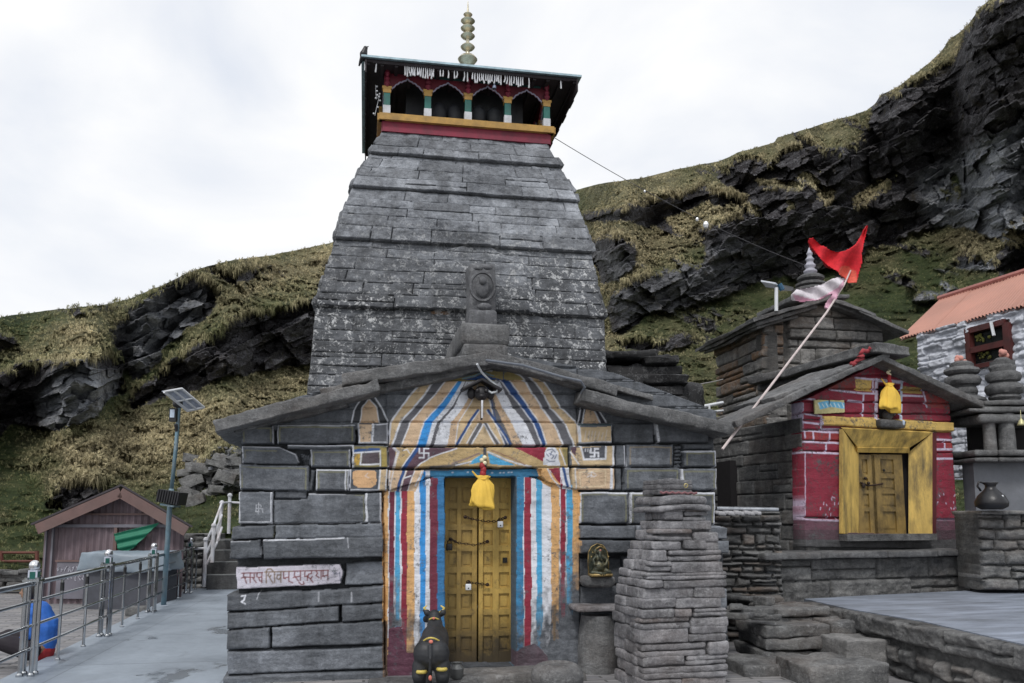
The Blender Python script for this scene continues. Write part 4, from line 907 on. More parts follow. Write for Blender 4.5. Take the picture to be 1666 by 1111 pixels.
# courtyard in front of the doors (right part), walkway (left part), lower court beyond the railing
RA = G(44, 1099); RB = G(306, 965); rd = RB-RA; rd /= np.linalg.norm(rd); rn_ = np.array([-rd[1], rd[0], 0.0])   # railing line
q0 = RA-rd*9+rn_*0.18; q1 = RB+rd*1.2+rn_*0.18
fr = G(372, 956)
sheetpoly('walkway', [(q0[0], q0[1]), (XL+0.2, q0[1]), (XL+0.2, q1[1]), (q1[0], q1[1])][::1], 0.0, M_walk, 0.15)
sheetpoly('courtyard', [(XL+0.2, -14), (12, -14), (12, 3), (XL+0.2, 3)], -0.004, M_court, 0.12)
sheetpoly('lower_court', [(-16, -12), (q0[0]+0.02, -12), (q1[0]+0.02, q1[1]+1.5), (-12, q1[1]+1.5)], -0.13, M_court)
# ---------------- hill
def fieldmap(polys, blur=7):
    W_, H_ = 940, 560; X, Y = np.meshgrid(np.arange(W_)*2.0-100, np.arange(H_)*2.0-110); M = np.zeros(X.shape)
    wx = X+9*fbm(X/60, Y/40, None, 4, 3)+5*fbm(X/14, Y/11, None, 3, 6); wy = Y+7*fbm(X/50+9, Y/36, None, 4, 13)+5*fbm(X/12+4, Y/10, None, 3, 16)
    for P, val in polys:
        r = np.zeros(X.shape, bool); n = len(P)
        for i in range(n):
            x0, y0 = P[i]; x1, y1 = P[(i+1) % n]
            if y0 == y1: continue
            r ^= ((y0 > wy) != (y1 > wy)) & (wx < (x1-x0)*(wy-y0)/(y1-y0)+x0)
        M[r] = val
    k = blur//2
    for ax in (0, 1):
        c = np.cumsum(np.pad(M, [(k+1, k) if a == ax else (0, 0) for a in (0, 1)], mode='edge'), axis=ax)
        M = (np.take(c, np.arange(2*k+1, c.shape[ax]), axis=ax)-np.take(c, np.arange(0, c.shape[ax]-2*k-1), axis=ax))/(2*k+1)
    return M
def samp(M, px, py):
    x = np.clip((px+100)/2.0, 0, M.shape[1]-1.001); y = np.clip((py+110)/2.0, 0, M.shape[0]-1.001)
    i = x.astype(int); j = y.astype(int); a = x-i; b = y-j
    return M[j, i]*(1-a)*(1-b)+M[j, i+1]*a*(1-b)+M[j+1, i]*(1-a)*b+M[j+1, i+1]*a*b
ROCK = [
 ([(-120, 544), (0, 544), (32, 551), (20, 565), (0, 572), (-120, 580)], 0.9),
 ([(-120, 630), (0, 606), (41, 582), (68, 585), (109, 585), (147, 578), (178, 565), (191, 585), (205, 640), (178, 650), (164, 678), (113, 690), (96, 703), (62, 694), (20, 690), (0, 712), (-120, 730)], 1),
 ([(178, 527), (239, 483), (260, 462), (308, 448), (342, 452), (356, 469), (345, 507), (308, 530), (263, 568), (263, 585), (219, 622), (205, 610), (191, 572)], 1),
 ([(212, 640), (239, 616), (274, 592), (308, 572), (345, 537), (393, 510), (516, 489), (640, 470), (640, 590), (506, 588), (445, 601), (376, 611), (308, 637), (212, 668)], 1),
 ([(370, 445), (400, 432), (430, 436), (405, 456), (372, 462)], 0.9), ([(60, 500), (200, 492), (240, 478), (215, 500), (120, 520)], 0.6),
 ([(72, 832), (86, 790), (130, 770), (172, 786), (178, 836)], 1), ([(300, 790), (320, 750), (350, 728), (400, 726), (400, 790), (350, 800)], 0.75),
 ([(950, 345), (1010, 343), (1040, 326), (1075, 320), (1120, 314), (1148, 306), (1132, 340), (1100, 350), (1060, 360), (1010, 358), (950, 365)], 1),
 ([(1172, 284), (1190, 262), (1220, 250), (1260, 262), (1280, 237), (1329, 247), (1359, 242), (1389, 230), (1412, 214), (1418, 186), (1463, 144), (1508, 128), (1540, 96), (1570, 56), (1596, 24), (1625, -2), (1800, -140), (1800, 200), (1498, 279), (1503, 348), (1483, 380), (1434, 400), (1409, 395), (1359, 385), (1299, 370), (1299, 325), (1260, 323), (1230, 318), (1190, 306)], 1),
 ([(1005, 470), (1030, 448), (1100, 438), (1148, 430), (1150, 393), (1135, 368), (1180, 352), (1229, 345), (1299, 345), (1360, 380), (1420, 395), (1400, 418), (1330, 440), (1260, 452), (1190, 482), (1120, 492), (1075, 505), (1040, 528), (1000, 545), (985, 500)], 1),
 ([(955, 392), (1010, 380), (1040, 398), (1030, 428), (1005, 458), (975, 468)], 1),
 ([(1493, 275), (1666, 190), (1800, 170), (1800, 352), (1640, 378), (1598, 392), (1558, 385), (1520, 372), (1485, 385)], 1),
 ([(1545, 440), (1590, 415), (1620, 425), (1600, 440)], 1), ([(1480, 480), (1560, 470), (1545, 488), (1485, 495)], 0.9), ([(1610, 425), (1640, 395), (1666, 380), (1750, 360), (1750, 440), (1640, 440)], 1), ([(1010, 548), (1060, 552), (1120, 545), (1130, 560), (1080, 575), (1010, 570)], 0.8)]
GRASSOVER = [
 ([(1190, 308), (1230, 294), (1319, 277), (1346, 283), (1340, 300), (1260, 306)], 0), ([(1326, 294), (1360, 297), (1362, 330), (1332, 330)], 0), ([(1379, 322), (1434, 287), (1470, 282), (1424, 311), (1389, 335)], 0),
 ([(1523, 304), (1545, 282), (1562, 279), (1570, 309), (1543, 348)], 0), ([(1513, 400), (1538, 366), (1573, 376), (1608, 386), (1560, 425), (1513, 425)], 0), ([(1625, 370), (1666, 346), (1740, 330), (1740, 366), (1640, 400)], 0),
 ([(1060, 522), (1130, 495), (1180, 488), (1170, 505), (1100, 522)], 0)]
TANP = [ # dry tussock areas
 ([(0, 600), (60, 560), (130, 532), (185, 545), (180, 580), (90, 575), (0, 625)], 1), ([(60, 505), (200, 485), (330, 430), (560, 390), (620, 400), (620, 480), (470, 480), (400, 500), (262, 590), (270, 560), (350, 500), (350, 455), (230, 480), (170, 520)], 0.85),
 ([(60, 740), (150, 690), (260, 668), (330, 640), (520, 590), (560, 640), (380, 690), (330, 760), (160, 790), (80, 775)], 1),
 ([(930, 310), (1200, 255), (1430, 165), (1600, 0), (1800, -130), (1800, 0), (1500, 150), (1430, 220), (1300, 275), (1230, 350), (1010, 470), (980, 540), (1010, 580), (960, 600), (940, 400)], 0.8),
 ([(1000, 480), (1150, 330), (1450, 270), (1450, 420), (1250, 340), (1150, 400), (1020, 470)], 1), ([(1500, 360), (1600, 360), (1700, 320), (1700, 400), (1560, 420)], 1), ([(985, 550), (1100, 530), (1060, 590), (1000, 600)], 0.6), ([(1060, 560), (1180, 500), (1200, 560), (1170, 680), (1080, 640)], 0.35)]
LIGHTR = [([(60, 640), (90, 600), (150, 590), (200, 620), (200, 680), (120, 705), (60, 690)], 1.0), ([(190, 530), (250, 480), (340, 470), (330, 520), (260, 590), (220, 620)], 0.8), ([(1490, 290), (1600, 230), (1666, 200), (1800, 190), (1800, 380), (1640, 390), (1570, 400), (1510, 360)], 1), ([(300, 740), (400, 720), (400, 800), (310, 800)], 0.9), ([(1540, 440), (1620, 415), (1600, 450), (1480, 500)], 1.3), ([(960, 400), (1100, 440), (1180, 380), (1300, 420), (1190, 470), (1020, 540)], 0.3)]
MR = fieldmap(ROCK+GRASSOVER, 7); MT = fieldmap(TANP, 41); ML = fieldmap(LIGHTR, 11)
SKY = np.array([(-900, 640), (-400, 575), (-150, 535), (0, 515), (30, 511), (100, 503), (160, 497), (210, 487), (260, 465), (300, 446), (340, 433), (380, 423), (440, 415), (500, 403), (540, 394), (700, 352), (860, 322), (940, 308), (975, 299), (1040, 290), (1100, 276), (1170, 262), (1200, 248), (1260, 232), (1265, 224), (1300, 214), (1350, 198), (1410, 180), (1425, 168), (1432, 155), (1460, 142), (1490, 118), (1510, 103), (1530, 85), (1545, 64), (1575, 40), (1595, 12), (1620, -8), (1700, -70), (1900, -190), (2300, -300)], float)
colx = np.concatenate([np.linspace(-900, -25, 60), np.arange(-20, 1690, 2.1), np.linspace(1695, 2500, 60)])
NR = 340
sky_y = np.interp(colx, SKY[:, 0], SKY[:, 1])+1.6*fbm(colx/22, colx*0, None, 4, 77)
tt = np.linspace(0, 1, NR)
PX = np.tile(colx, (NR, 1)); PY = 935+(sky_y-935)[None, :]*tt[:, None]
D3 = FW+RT*((PX-CX)/FPX)[..., None]+UP*((CY-PY)/FPX)[..., None]
hl = np.hypot(D3[..., 0], D3[..., 1]); tz = D3[..., 2]/hl; DH = D3[..., :2]/hl[..., None]
rock = samp(MR, PX, PY); out_ = (PX < -60) | (PX > 1720)
nz_ = sstep(-0.05, 0.15, fbm(PX/160, PY/90, None, 4, 5)); rock = np.where(out_, nz_*0.9, rock)
da_ = R(-24); UA = PX*math.cos(da_)-PY*math.sin(da_); UB = PX*math.sin(da_)+PY*math.cos(da_)
nzz_ = fbm(UA/85, UB/20, None, 4, 57)
rock = np.clip(rock+np.where(PX > 900, 2.6, 1.5)*np.clip(nzz_-0.10, 0, 0.4)*np.where(PY < 480, 1, np.where(PY < 560, 0.6, 0.15))-0.7*np.clip(-nzz_-0.22, 0, 0.4), 0, 1)
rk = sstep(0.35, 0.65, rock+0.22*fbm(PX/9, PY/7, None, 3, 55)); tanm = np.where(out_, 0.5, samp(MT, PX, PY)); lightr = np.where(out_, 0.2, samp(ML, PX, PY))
g = 2.3*(1-rock)+(-0.55)*rock
dt = np.diff(tz, axis=0, prepend=tz[:1])
lr = np.cumsum(g*dt, axis=0); R0 = 23.5+2.0*fbm(colx/300, colx*0, None, 3, 8)
# smooth sideways so neighbouring columns stay together
ker = np.hanning(33); ker /= ker.sum(); lrp = np.pad(lr, ((0, 0), (16, 16)), mode='edge'); lr = sum(ker[i]*lrp[:, i:i+lr.shape[1]] for i in range(33))
rr_ = R0[None, :]*np.exp(lr)
X0 = DH[..., 0]*rr_; Y0_ = DH[..., 1]*rr_; Z0 = tz*rr_
dip = R(24); A_ = X0*math.cos(dip)+Z0*math.sin(dip); B_ = -X0*math.sin(dip)+Z0*math.cos(dip)
ridg = 1-np.abs(fbm(A_*0.22, B_*0.75, Y0_*0.2, 5, 91)*2); strata = fbm(A_*0.25, B_*3.4, Y0_*0.2, 4, 93); chunk = fbm(A_*0.6+3, B_*0.9, Y0_*0.6, 4, 95)
def facets(x, y, sd):
    """fractured rock: flat faces with their own tilt, split along joints"""
    xi = np.floor(x).astype(np.int64); yi = np.floor(y).astype(np.int64); best = np.full(x.shape, 9.0); out = np.zeros(x.shape); z0 = np.zeros_like(xi)
    for i in (-1, 0, 1):
        for j in (-1, 0, 1):
            cx_ = xi+i; cy_ = yi+j; px_ = cx_+0.15+0.7*_h(cx_, cy_, z0, sd); py_ = cy_+0.15+0.7*_h(cx_, cy_, z0, sd+1)
            dd = np.hypot(x-px_, y-py_); v = (_h(cx_, cy_, z0, sd+2)-0.5)+(x-px_)*(_h(cx_, cy_, z0, sd+3)-0.5)*1.6+(y-py_)*(_h(cx_, cy_, z0, sd+4)-0.5)*1.6
            m_ = dd < best; out = np.where(m_, v, out); best = np.minimum(best, dd)
    return out
dg = R(27)
qx = (PX*math.cos(dg)-PY*math.sin(dg))*0.024; qy = (PX*math.sin(dg)+PY*math.cos(dg))*0.024; qx = qx+0.12*fbm(qx*0.6, qy*0.9, None, 3, 111); qy = qy+0.08*fbm(qx*0.7+5, qy*0.9, None, 3, 113)
blocky = facets(qx*0.30, qy*0.62, 201)+0.5*facets(qx*0.75+7, qy*1.7, 211)+0.25*facets(qx*2.0, qy*3.4, 221)
tus = 1-np.abs(fbm(X0*1.1, Z0*1.9, Y0_*0.9, 3, 99)*2.0); hum = fbm(X0*0.3, Z0*0.5, Y0_*0.3, 3, 101)
disp = rk*(-0.25*ridg-0.16*strata-0.3*chunk-2.1*blocky)+(1-rk)*(-0.85*tus*(0.45+0.9*tanm)-1.2*hum)
edgef = np.minimum(1, (1-tt)*12)[:, None]
rr2 = rr_+disp*(0.35+0.65*edgef)
VX = CAM[0]+DH[..., 0]*rr2; VY = CAM[1]+DH[..., 1]*rr2; VZ = CAM[2]+tz*rr2
HV = np.stack([VX, VY, VZ], -1)
# behind the skyline: the hill runs on, out of sight from below
ext = []
last = HV[-1]; dlast = DH[-1]
for dd, dz in ((0.5, 0.02), (2, 0.2), (6, 0.5), (15, 0.5), (40, -2), (120, -30)): ext.append(np.stack([last[:, 0]+dlast[:, 0]*dd, last[:, 1]+dlast[:, 1]*dd, last[:, 2]+dz*np.minimum(1, 1)], -1))
HVa = np.concatenate([HV, np.array(ext)], 0); nr, nc = HVa.shape[:2]
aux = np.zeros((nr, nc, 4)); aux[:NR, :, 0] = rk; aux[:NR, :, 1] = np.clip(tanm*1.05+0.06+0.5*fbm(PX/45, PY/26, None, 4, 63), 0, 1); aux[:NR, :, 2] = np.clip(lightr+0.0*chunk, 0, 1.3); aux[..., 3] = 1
ids = np.arange(nr*nc).reshape(nr, nc); Q = np.stack([ids[:-1, :-1].ravel(), ids[:-1, 1:].ravel(), ids[1:, 1:].ravel(), ids[1:, :-1].ravel()], 1)
s = NB('hillside_ground'); a = s.attr('Aux'); sp_ = s.n('ShaderNodeSeparateColor'); s.l(a.outputs['Color'], sp_.inputs[0])
gb = s.noise(0.7, 6, 0.7); gf = s.noise(6, 6, 0.75); gm = s.math('ADD', s.math('MULTIPLY', gb, 0.5), s.math('MULTIPLY', gf, 0.5))
green = s.ramp(gm, [(0.36, (0.018, 0.026, 0.011)), (0.52, (0.055, 0.078, 0.028)), (0.66, (0.13, 0.14, 0.06))]); tan_ = s.ramp(gm, [(0.34, (0.045, 0.042, 0.022)), (0.5, (0.17, 0.15, 0.08)), (0.66, (0.40, 0.35, 0.21))])
grass = s.mix(sp_.outputs[1], green, tan_)
rv = s.scaled((0.35, 0.35, 2.0), (0, R(-22), 0)); rs = s.noise(1.6, 8, 0.72, rv, 0.3); rf = s.noise(7, 7, 0.75)
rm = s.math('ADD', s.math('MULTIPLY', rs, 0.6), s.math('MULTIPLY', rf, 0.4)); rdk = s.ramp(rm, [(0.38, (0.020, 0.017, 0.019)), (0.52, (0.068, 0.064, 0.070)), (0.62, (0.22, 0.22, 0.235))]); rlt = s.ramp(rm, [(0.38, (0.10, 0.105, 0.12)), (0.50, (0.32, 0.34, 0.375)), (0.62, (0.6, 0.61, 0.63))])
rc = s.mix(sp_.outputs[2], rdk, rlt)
sc_ = s.ramp(s.noise(11, 6, 0.75), [(0.57, 0), (0.61, 1)]); rc = s.mix(s.math('MULTIPLY', sc_, 0.5), rc, (0.38, 0.39, 0.42))
moss = s.ramp(s.noise(1.1, 5, 0.7), [(0.56, 0), (0.66, 1)]); rc = s.mix(s.math('MULTIPLY', moss, 0.55), rc, (0.075, 0.062, 0.036))
s.set(Base_Color=s.mix(sp_.outputs[0], grass, rc), Roughness=0.85, Specular_IOR_Level=0.3)
s.bump(s.math('ADD', s.math('MULTIPLY', rs, 1.0), s.math('MULTIPLY', rf, 0.5)), 0.9, 0.35); M_hill = s.m
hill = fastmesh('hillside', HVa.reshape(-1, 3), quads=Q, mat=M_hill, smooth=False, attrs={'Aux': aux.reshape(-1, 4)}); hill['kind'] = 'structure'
# ---------------- grass tussocks on the ledges
rs_ = np.random.RandomState(11)
def tufts(n, wt, ln, wd, nb, col0, col1, droop, name, seed):
    rs_ = np.random.RandomState(seed)
    inn = (PX[1:-1, 1:-1] > -40) & (PX[1:-1, 1:-1] < 1710)
    p = (wt[1:-1, 1:-1]*inn).ravel(); p = p/p.sum(); k = rs_.choice(len(p), n, p=p)
    j = k//(nc-2)+1; i = k % (nc-2)+1
    P = HV[j, i]+rs_.normal(0, 0.05, (n, 3)); du = HV[j, i+1]-HV[j, i-1]; dv = HV[j+1, i]-HV[j-1, i]; Nn = np.cross(du, dv); Nn /= np.linalg.norm(Nn, axis=1)[:, None]+1e-9
    tocam = CAM-P; Nn *= np.sign((Nn*tocam).sum(1))[:, None]
    base = np.repeat(P, nb, 0); Nb = np.repeat(Nn, nb, 0); m = len(base)
    scl = np.repeat(rs_.uniform(0.55, 1.35, n), nb)
    d = Nb*1.1+np.array([0, 0, 0.45])+rs_.normal(0, 0.5, (m, 3)); d /= np.linalg.norm(d, axis=1)[:, None]
    Ln = ln*scl*rs_.uniform(0.6, 1.2, m); base = base+rs_.normal(0, ln*0.16, (m, 3))-d*0.05
    side = np.cross(d, rs_.normal(0, 1, (m, 3))); side /= np.linalg.norm(side, axis=1)[:, None]
    mid = base+d*(Ln*0.55)[:, None]; tip = mid+(d*0.5-np.array([0, 0, 1.0])*droop)*(Ln*0.55)[:, None]
    w_ = (wd*rs_.uniform(0.6, 1.3, m))[:, None]*side
    V = np.stack([base-w_*0.6, base+w_*0.6, mid+w_*0.8, mid-w_*0.8, tip], 1).reshape(-1, 3); o = np.arange(m)*5
    Qd = np.stack([o, o+1, o+2, o+3], 1); Tr = np.stack([o+3, o+2, o+4], 1)
    t = np.clip(np.repeat(rs_.uniform(0, 1, n)*0.55+0.45*(fbm(P[:, 0]*0.6, P[:, 2]*0.9, P[:, 1]*0.4, 3, 7)*1.2+0.5), nb)+rs_.normal(0, 0.12, m), 0, 1)[:, None]
    tn = np.clip((0.12 if name == 'hanging_grass' else 0.05)+np.repeat(aux[j, i, 1], nb)+rs_.normal(0, 0.12, m), 0, 1)[:, None]; dk = np.array([0.10, 0.085, 0.05])
    c = (np.array([0.045, 0.064, 0.024])*(1-t)+np.array([0.23, 0.25, 0.115])*t)*(1-tn)+(dk*(1-t)+np.array([0.84, 0.73, 0.46])*t)*tn; C = np.repeat(np.concatenate([c, np.ones((m, 1))], 1), 5, 0)
    o = fastmesh(name, V, quads=Qd, tris=Tr, mat=M_blade, attrs={'Paint': C}); o['kind'] = 'stuff'; return o
s = NB('grass_blade'); p = s.attr('Paint'); s.set(Base_Color=p.outputs['Color'], Roughness=0.8, Specular_IOR_Level=0.15); M_blade = s.m
tufts(42000, (1-rk)**3*(0.12+tanm)*rr_**1.2, 0.125, 0.010, 9, (0.13, 0.12, 0.06), (0.66, 0.60, 0.38), 1.3, 'dry_grass', 3)
tufts(22000, (1-rk)**2*(1.15-tanm)*rr_**1.2, 0.10, 0.010, 7, (0.045, 0.062, 0.024), (0.20, 0.225, 0.10), 0.3, 'green_grass', 4)
eg = rk*np.roll(1-rk, -3, axis=0)+(1-rk)*np.roll(rk, 4, axis=0); eg[-4:] += 0.5*(1-rk[-4:])*(0.3+tanm[-4:])
tufts(7000, eg*(0.3+tanm), 0.20, 0.011, 10, (0.12, 0.105, 0.052), (0.52, 0.45, 0.27), 1.8, 'hanging_grass', 5)
# =================================================================== RED SHRINE
AN = R(8.9); U2 = np.array([math.cos(AN), math.sin(AN), 0]); N2 = np.array([math.sin(AN), -math.cos(AN), 0]); W2 = -N2; ZZ = np.array([0, 0, 1.0])
O2 = atD(1310, 890, 11.2); Z2 = O2[2]
def p2(px, py, off=0.0): return on_plane(px, py, O2+N2*off, N2)
M_red = stone('red_painted_stone', (0.05, 0.05, 0.055), (0.15, 0.15, 0.155), lich=0.1, paint=True, wear=0.39, bump=0.6)
M_rub = stone('rubble_stone', (0.045, 0.046, 0.050), (0.29, 0.29, 0.285), lich=0.4, warm=0.15, bump=0.8)
M_brn = stone('brown_stone', (0.05, 0.05, 0.052), (0.32, 0.31, 0.295), lich=0.2, warm=0.25, bump=0.8)
shrine = thing('red_shrine', 'small red painted shrine with a yellow framed door, standing on a stone platform', 'shrine', O2)
ss = Sheet(O2, U2, ZZ, N2, -0.12, 2.65, -0.12, 2.75, 0.008, base=-0.04, seed=40, wob=0.009)
RED = PC(126, 24, 48); RD2 = PC(140, 42, 44); RD3 = PC(108, 28, 46); YSH = PC(188, 156, 76)
def q(P): return P
rows = [(585, 610), (612, 633), (635, 654), (656, 672), (674, 684), (685, 700), (702, 718), (719, 735), (736, 843), (845, 892)]
for a, b in rows: ss.rect(1295, a, 1600, b, 0.0, dl=-2, dr=2, fall=0.02, r=0.015, tint=0.5)
ss.paint([(1290, 560), (1610, 560), (1610, 846), (1290, 846)], RED); ss.paint([(1290, 846), (1610, 846), (1610, 862), (1290, 862)], PC(96, 60, 74)); ss.paint([(1290, 862), (1610, 862), (1610, 878), (1290, 878)], PC(80, 50, 62), 0.75)
ss.paint([(1310, 700), (1332, 702), (1332, 718), (1309, 717)], RD2); ss.paint([(1334, 702), (1370, 703), (1370, 720), (1334, 718)], RD2); ss.paint([(1539, 715), (1578, 716), (1578, 730), (1539, 729)], RD2)
ss.paint([(1505, 640), (1512, 628), (1575, 660), (1560, 668), (1505, 662)], PC(136, 44, 44)); ss.paint([(1350, 622), (1390, 608), (1390, 638), (1350, 634)], PC(118, 40, 40)); ss.paint([(1470, 648), (1501, 650), (1502, 680), (1470, 678)], RD3)
ss.paint([(1392, 616), (1418, 617), (1418, 637), (1392, 636)], YSH); ss.paint([(1468, 628), (1499, 631), (1499, 641), (1468, 639)], PC(150, 122, 60))
WL = PC(190, 182, 206)
for P in ([(1310, 673), (1336, 677), (1336, 699)], [(1307, 687), (1334, 690)], [(1307, 700), (1370, 704)], [(1323, 702), (1324, 717)], [(1350, 703), (1350, 719)], [(1307, 719), (1370, 721)], [(1344, 721), (1344, 735)], [(1308, 736), (1369, 738)], [(1309, 700), (1310, 712)], [(1336, 698), (1370, 699)],
          [(1352, 634), (1400, 640), (1428, 641)], [(1405, 641), (1403, 676)], [(1392, 614), (1430, 618)], [(1312, 648), (1325, 650)], [(1380, 652), (1402, 654)], [(1420, 617), (1421, 638)], [(1466, 618), (1502, 629)], [(1467, 643), (1500, 645)], [(1502, 625), (1502, 640), (1508, 662)], [(1551, 663), (1578, 668)], [(1551, 650), (1566, 654)],
          [(1550, 687), (1579, 689)], [(1552, 698), (1578, 702), (1578, 690)], [(1519, 704), (1522, 742)], [(1522, 715), (1578, 718)], [(1537, 716), (1537, 730)], [(1524, 731), (1578, 732)], [(1560, 732), (1560, 745)], [(1522, 746), (1580, 747)], [(1579, 668), (1581, 746)], [(1306, 655), (1306, 700)]):
    ss.line(P, 2.6, WL, 0.9)
ss.line([(1310, 737), (1310, 843)], 1.6, WL, 0.7); ss.line([(1582, 746), (1586, 845)], 1.6, WL, 0.6); ss.line([(1310, 845), (1371, 847)], 2.4, WL, 0.6); ss.line([(1520, 845), (1586, 844)], 2.4, WL, 0.6)
ss.rect(1336, 679, 1554, 694, 0.05, dl=-2, dr=9, tint=0.55, fall=0.02); ss.paint([(1336, 677), (1425, 679), (1553, 688), (1556, 695), (1548, 704), (1425, 697), (1337, 692)], YSH)
for P in ([(1338, 690), (1334, 842)],): pass
ss.paint([(1420, 684), (1470, 686), (1468, 697), (1440, 700), (1421, 694)], PC(66, 58, 40), 0.85)
r2 = np.random.RandomState(4)
for k in range(26):
    x = r2.uniform(1330, 1368) if k % 2 else r2.uniform(1525, 1580); y = r2.uniform(800, 842); ss.line([(x, y), (x+r2.uniform(-2, 2), y+r2.uniform(1, 4))], 1.6, WL, 0.7)
ss.line([(1425, 690), (1426, 618)], 5, WL); ss.line([(1426, 619), (1468, 622)], 4, WL); ss.line([(1467, 622), (1466, 690)], 3.5, PC(170, 185, 205))
ss.cut([(1430, 624), (1463, 626), (1463, 684), (1430, 683)]); ss.cut([(1372, 700), (1516, 705), (1516, 870), (1372, 866)])
ss.keep([(1310, 900), (1306, 652), (1440, 584), (1582, 652), (1590, 900)])
ss.build('front_wall', M_red, shrine, thick=0.25)
# niche interior, figure base
m = MB(); c = p2(1447, 656, -0.2); m.box(c, (0.5, 0.02, 0.7), U2, W2); m.box(p2(1447, 890, -0.24)+ZZ*0.8, (1.5, 0.02, 1.9), U2, W2); m.build('niche_back', M_dark, shrine)
m = MB(); m.col = (0.35, 0.2, 0, 1); m.rock(p2(1445, 690, 0.06), (0.40, 0.16, 0.12), U2, W2, seg=0.05, r=0.04, amp=0.02); m.ball(p2(1444, 676, -0.02), 0.08, 10, (1, 0.7, 1)); m.ball(p2(1452, 672, -0.03), 0.05, 8)
smooth_by_angle(m.build('niche_stone', M_slab, shrine))
# left side wall, right side wall
SW = Sheet(O2+U2*0.045, W2, ZZ, -U2, 0.02, 2.4, -0.6, 1.75, 0.012, seed=43); SW.masonry(0.02, 2.4, -0.6, 1.75, hc=(0.12, 0.24), lc=(0.25, 0.7), dv=0.012, lich=0.15, warm=0.12, wprob=0.25, gap=0.006, fall=0.02); SW.build('side_wall', M_rub, shrine, thick=0.2)
Wd2 = np.dot(p2(1587, 890)-O2, U2)
SW = Sheet(O2+U2*Wd2, W2, ZZ, U2, 0.26, 2.4, -0.6, 1.75, 0.03, seed=44); SW.masonry(0.26, 2.4, -0.6, 1.75, dv=0.015); SW.build('side_wall', M_brn, shrine, thick=0.1)
def slab2(a, b, th, off=0.28, ln=2.9, sd=0, name='roof_slab', parent=None, ctr=0.0):
    A = p2(*a, off); B = p2(*b, off); U = B-A; Ln = np.linalg.norm(U); U /= Ln; Z = np.cross(U, W2); Z = Z if Z[2] > 0 else -Z
    m = MB(); m.col = (0.5, 0.5, 0, 1); m.rock((A+B)/2-Z*th/2+W2*(ln/2+ctr), (Ln, ln, th), U, W2, Z, seg=0.05, r=th*0.14, amp=0.03, big=0.022, sd=sd, strat=0.018, freq=7); return smooth_by_angle(m.build(name, M_slab, parent or shrine), 50)
slab2((1196, 684), (1330, 622), 0.085, sd=51, ln=0.75); slab2((1310, 632), (1446, 574), 0.075, sd=52, ln=0.9); slab2((1438, 576), (1616, 660), 0.09, sd=53); slab2((1262, 646), (1400, 588), 0.06, off=0.2, sd=54, ln=1.0)
m = MB(); m.col = (0.5, 0.5, 0, 1); m.rock(p2(1437, 573, 0.15)+W2*1.3, (0.62, 3.0, 0.13), U2, W2, seg=0.05, r=0.02, amp=0.03, big=0.03, sd=55, strat=0.015); smooth_by_angle(m.build('ridge_stone', M_slab, shrine), 50)
# splayed yellow door surround
M_yst = plain('yellow_painted_frame', PC(188, 156, 70), 0.6, dirt=(0.05, 0.045, 0.03), dirtamt=0.85, scale=6, var=0.35, bump=0.35, stretch=(1.5, 1.5, 0.4))
def quadsolid(m, P, th=0.05):
    P = [np.asarray(p) for p in P]; n = np.cross(P[1]-P[0], P[3]-P[0]); n /= np.linalg.norm(n); n = n if np.dot(n, N2) > 0 else -n
    m.prism([p-n*th for p in P], th, n)
o1, i1 = 0.07, -0.13
m = MB(); quadsolid(m, [p2(1371, 698, o1), p2(1371, 868, o1), p2(1397, 868, i1), p2(1397, 736, i1)]); quadsolid(m, [p2(1517, 704, o1), p2(1517, 870, o1), p2(1478, 870, i1), p2(1478, 736, i1)])
quadsolid(m, [p2(1371, 697, o1), p2(1518, 704, o1), p2(1479, 729, -0.05), p2(1396, 728, -0.05)]); quadsolid(m, [p2(1395, 728, -0.04), p2(1480, 729, -0.04), p2(1480, 737, -0.09), p2(1395, 736, -0.09)], 0.06)
m.build('door_frame', M_yst, shrine)
m = MB(); quadsolid(m, [p2(1517.5, 704, 0.06), p2(1517.5, 870, 0.06), p2(1524, 870, 0.0), p2(1524, 704, 0.0)]); m.build('frame_edge', plain('maroon_edge', PC(88, 26, 30), 0.6), shrine)
YDs = -0.17
M_sd = plain('old_shrine_door', PC(128, 104, 48), 0.55, dirt=(0.03, 0.022, 0.012), dirtamt=0.9, scale=7, stretch=(1, 1, 0.6))
def sbox(m, x0, y0, x1, y1, off, th): A = p2(x0, y1, off); B = p2(x1, y0, off); c = (A+B)/2; m.box(c, (abs(np.dot(B-A, U2)), th, abs(B[2]-A[2])), U2, W2)
for (x0, x1, nm) in ((1397, 1421, 0), (1423, 1466, 1)):
    m = MB(); sbox(m, x0, 740, x1, 872, YDs-0.02, 0.03); leaf = m.build('door_leaf', M_sd, shrine); m = MB()
    c0, c1 = (x0+3, x1-5) if nm == 0 else (x0+7, x1-7)
    sbox(m, x0, 740, c0, 872, YDs+0.005, 0.03); sbox(m, c1, 740, x1, 872, YDs+0.005, 0.03)
    for (a, b) in ((740, 747), (772, 778), (797, 803), (825, 832), (866, 872)): sbox(m, c0, a, c1, b, YDs+0.004, 0.028)
    for (a, b) in ((751, 768), (782, 793), (807, 821), (838, 860)): sbox(m, c0+4, a, c1-4, b, YDs-0.003, 0.012)
    m.build('door_panelling', M_sd, leaf)
    if nm: m = MB(); m.ball(p2(1438, 765, YDs+0.01), 0.02, 8); m.build('door_hole', M_pit, leaf)
m = MB()
m.tube([p2(1400, 785, -0.13), p2(1412, 790, -0.12), p2(1424, 789, -0.12), p2(1436, 787, -0.13)], 0.013, 6); m.ball(p2(1405, 790, -0.12), 0.03, 8, (1, .6, 1.3)); m.ball(p2(1408, 778, -0.12), 0.022, 8); m.ball(p2(1413, 786, -0.11), 0.024, 8); m.build('door_bolt', M_iron, shrine)
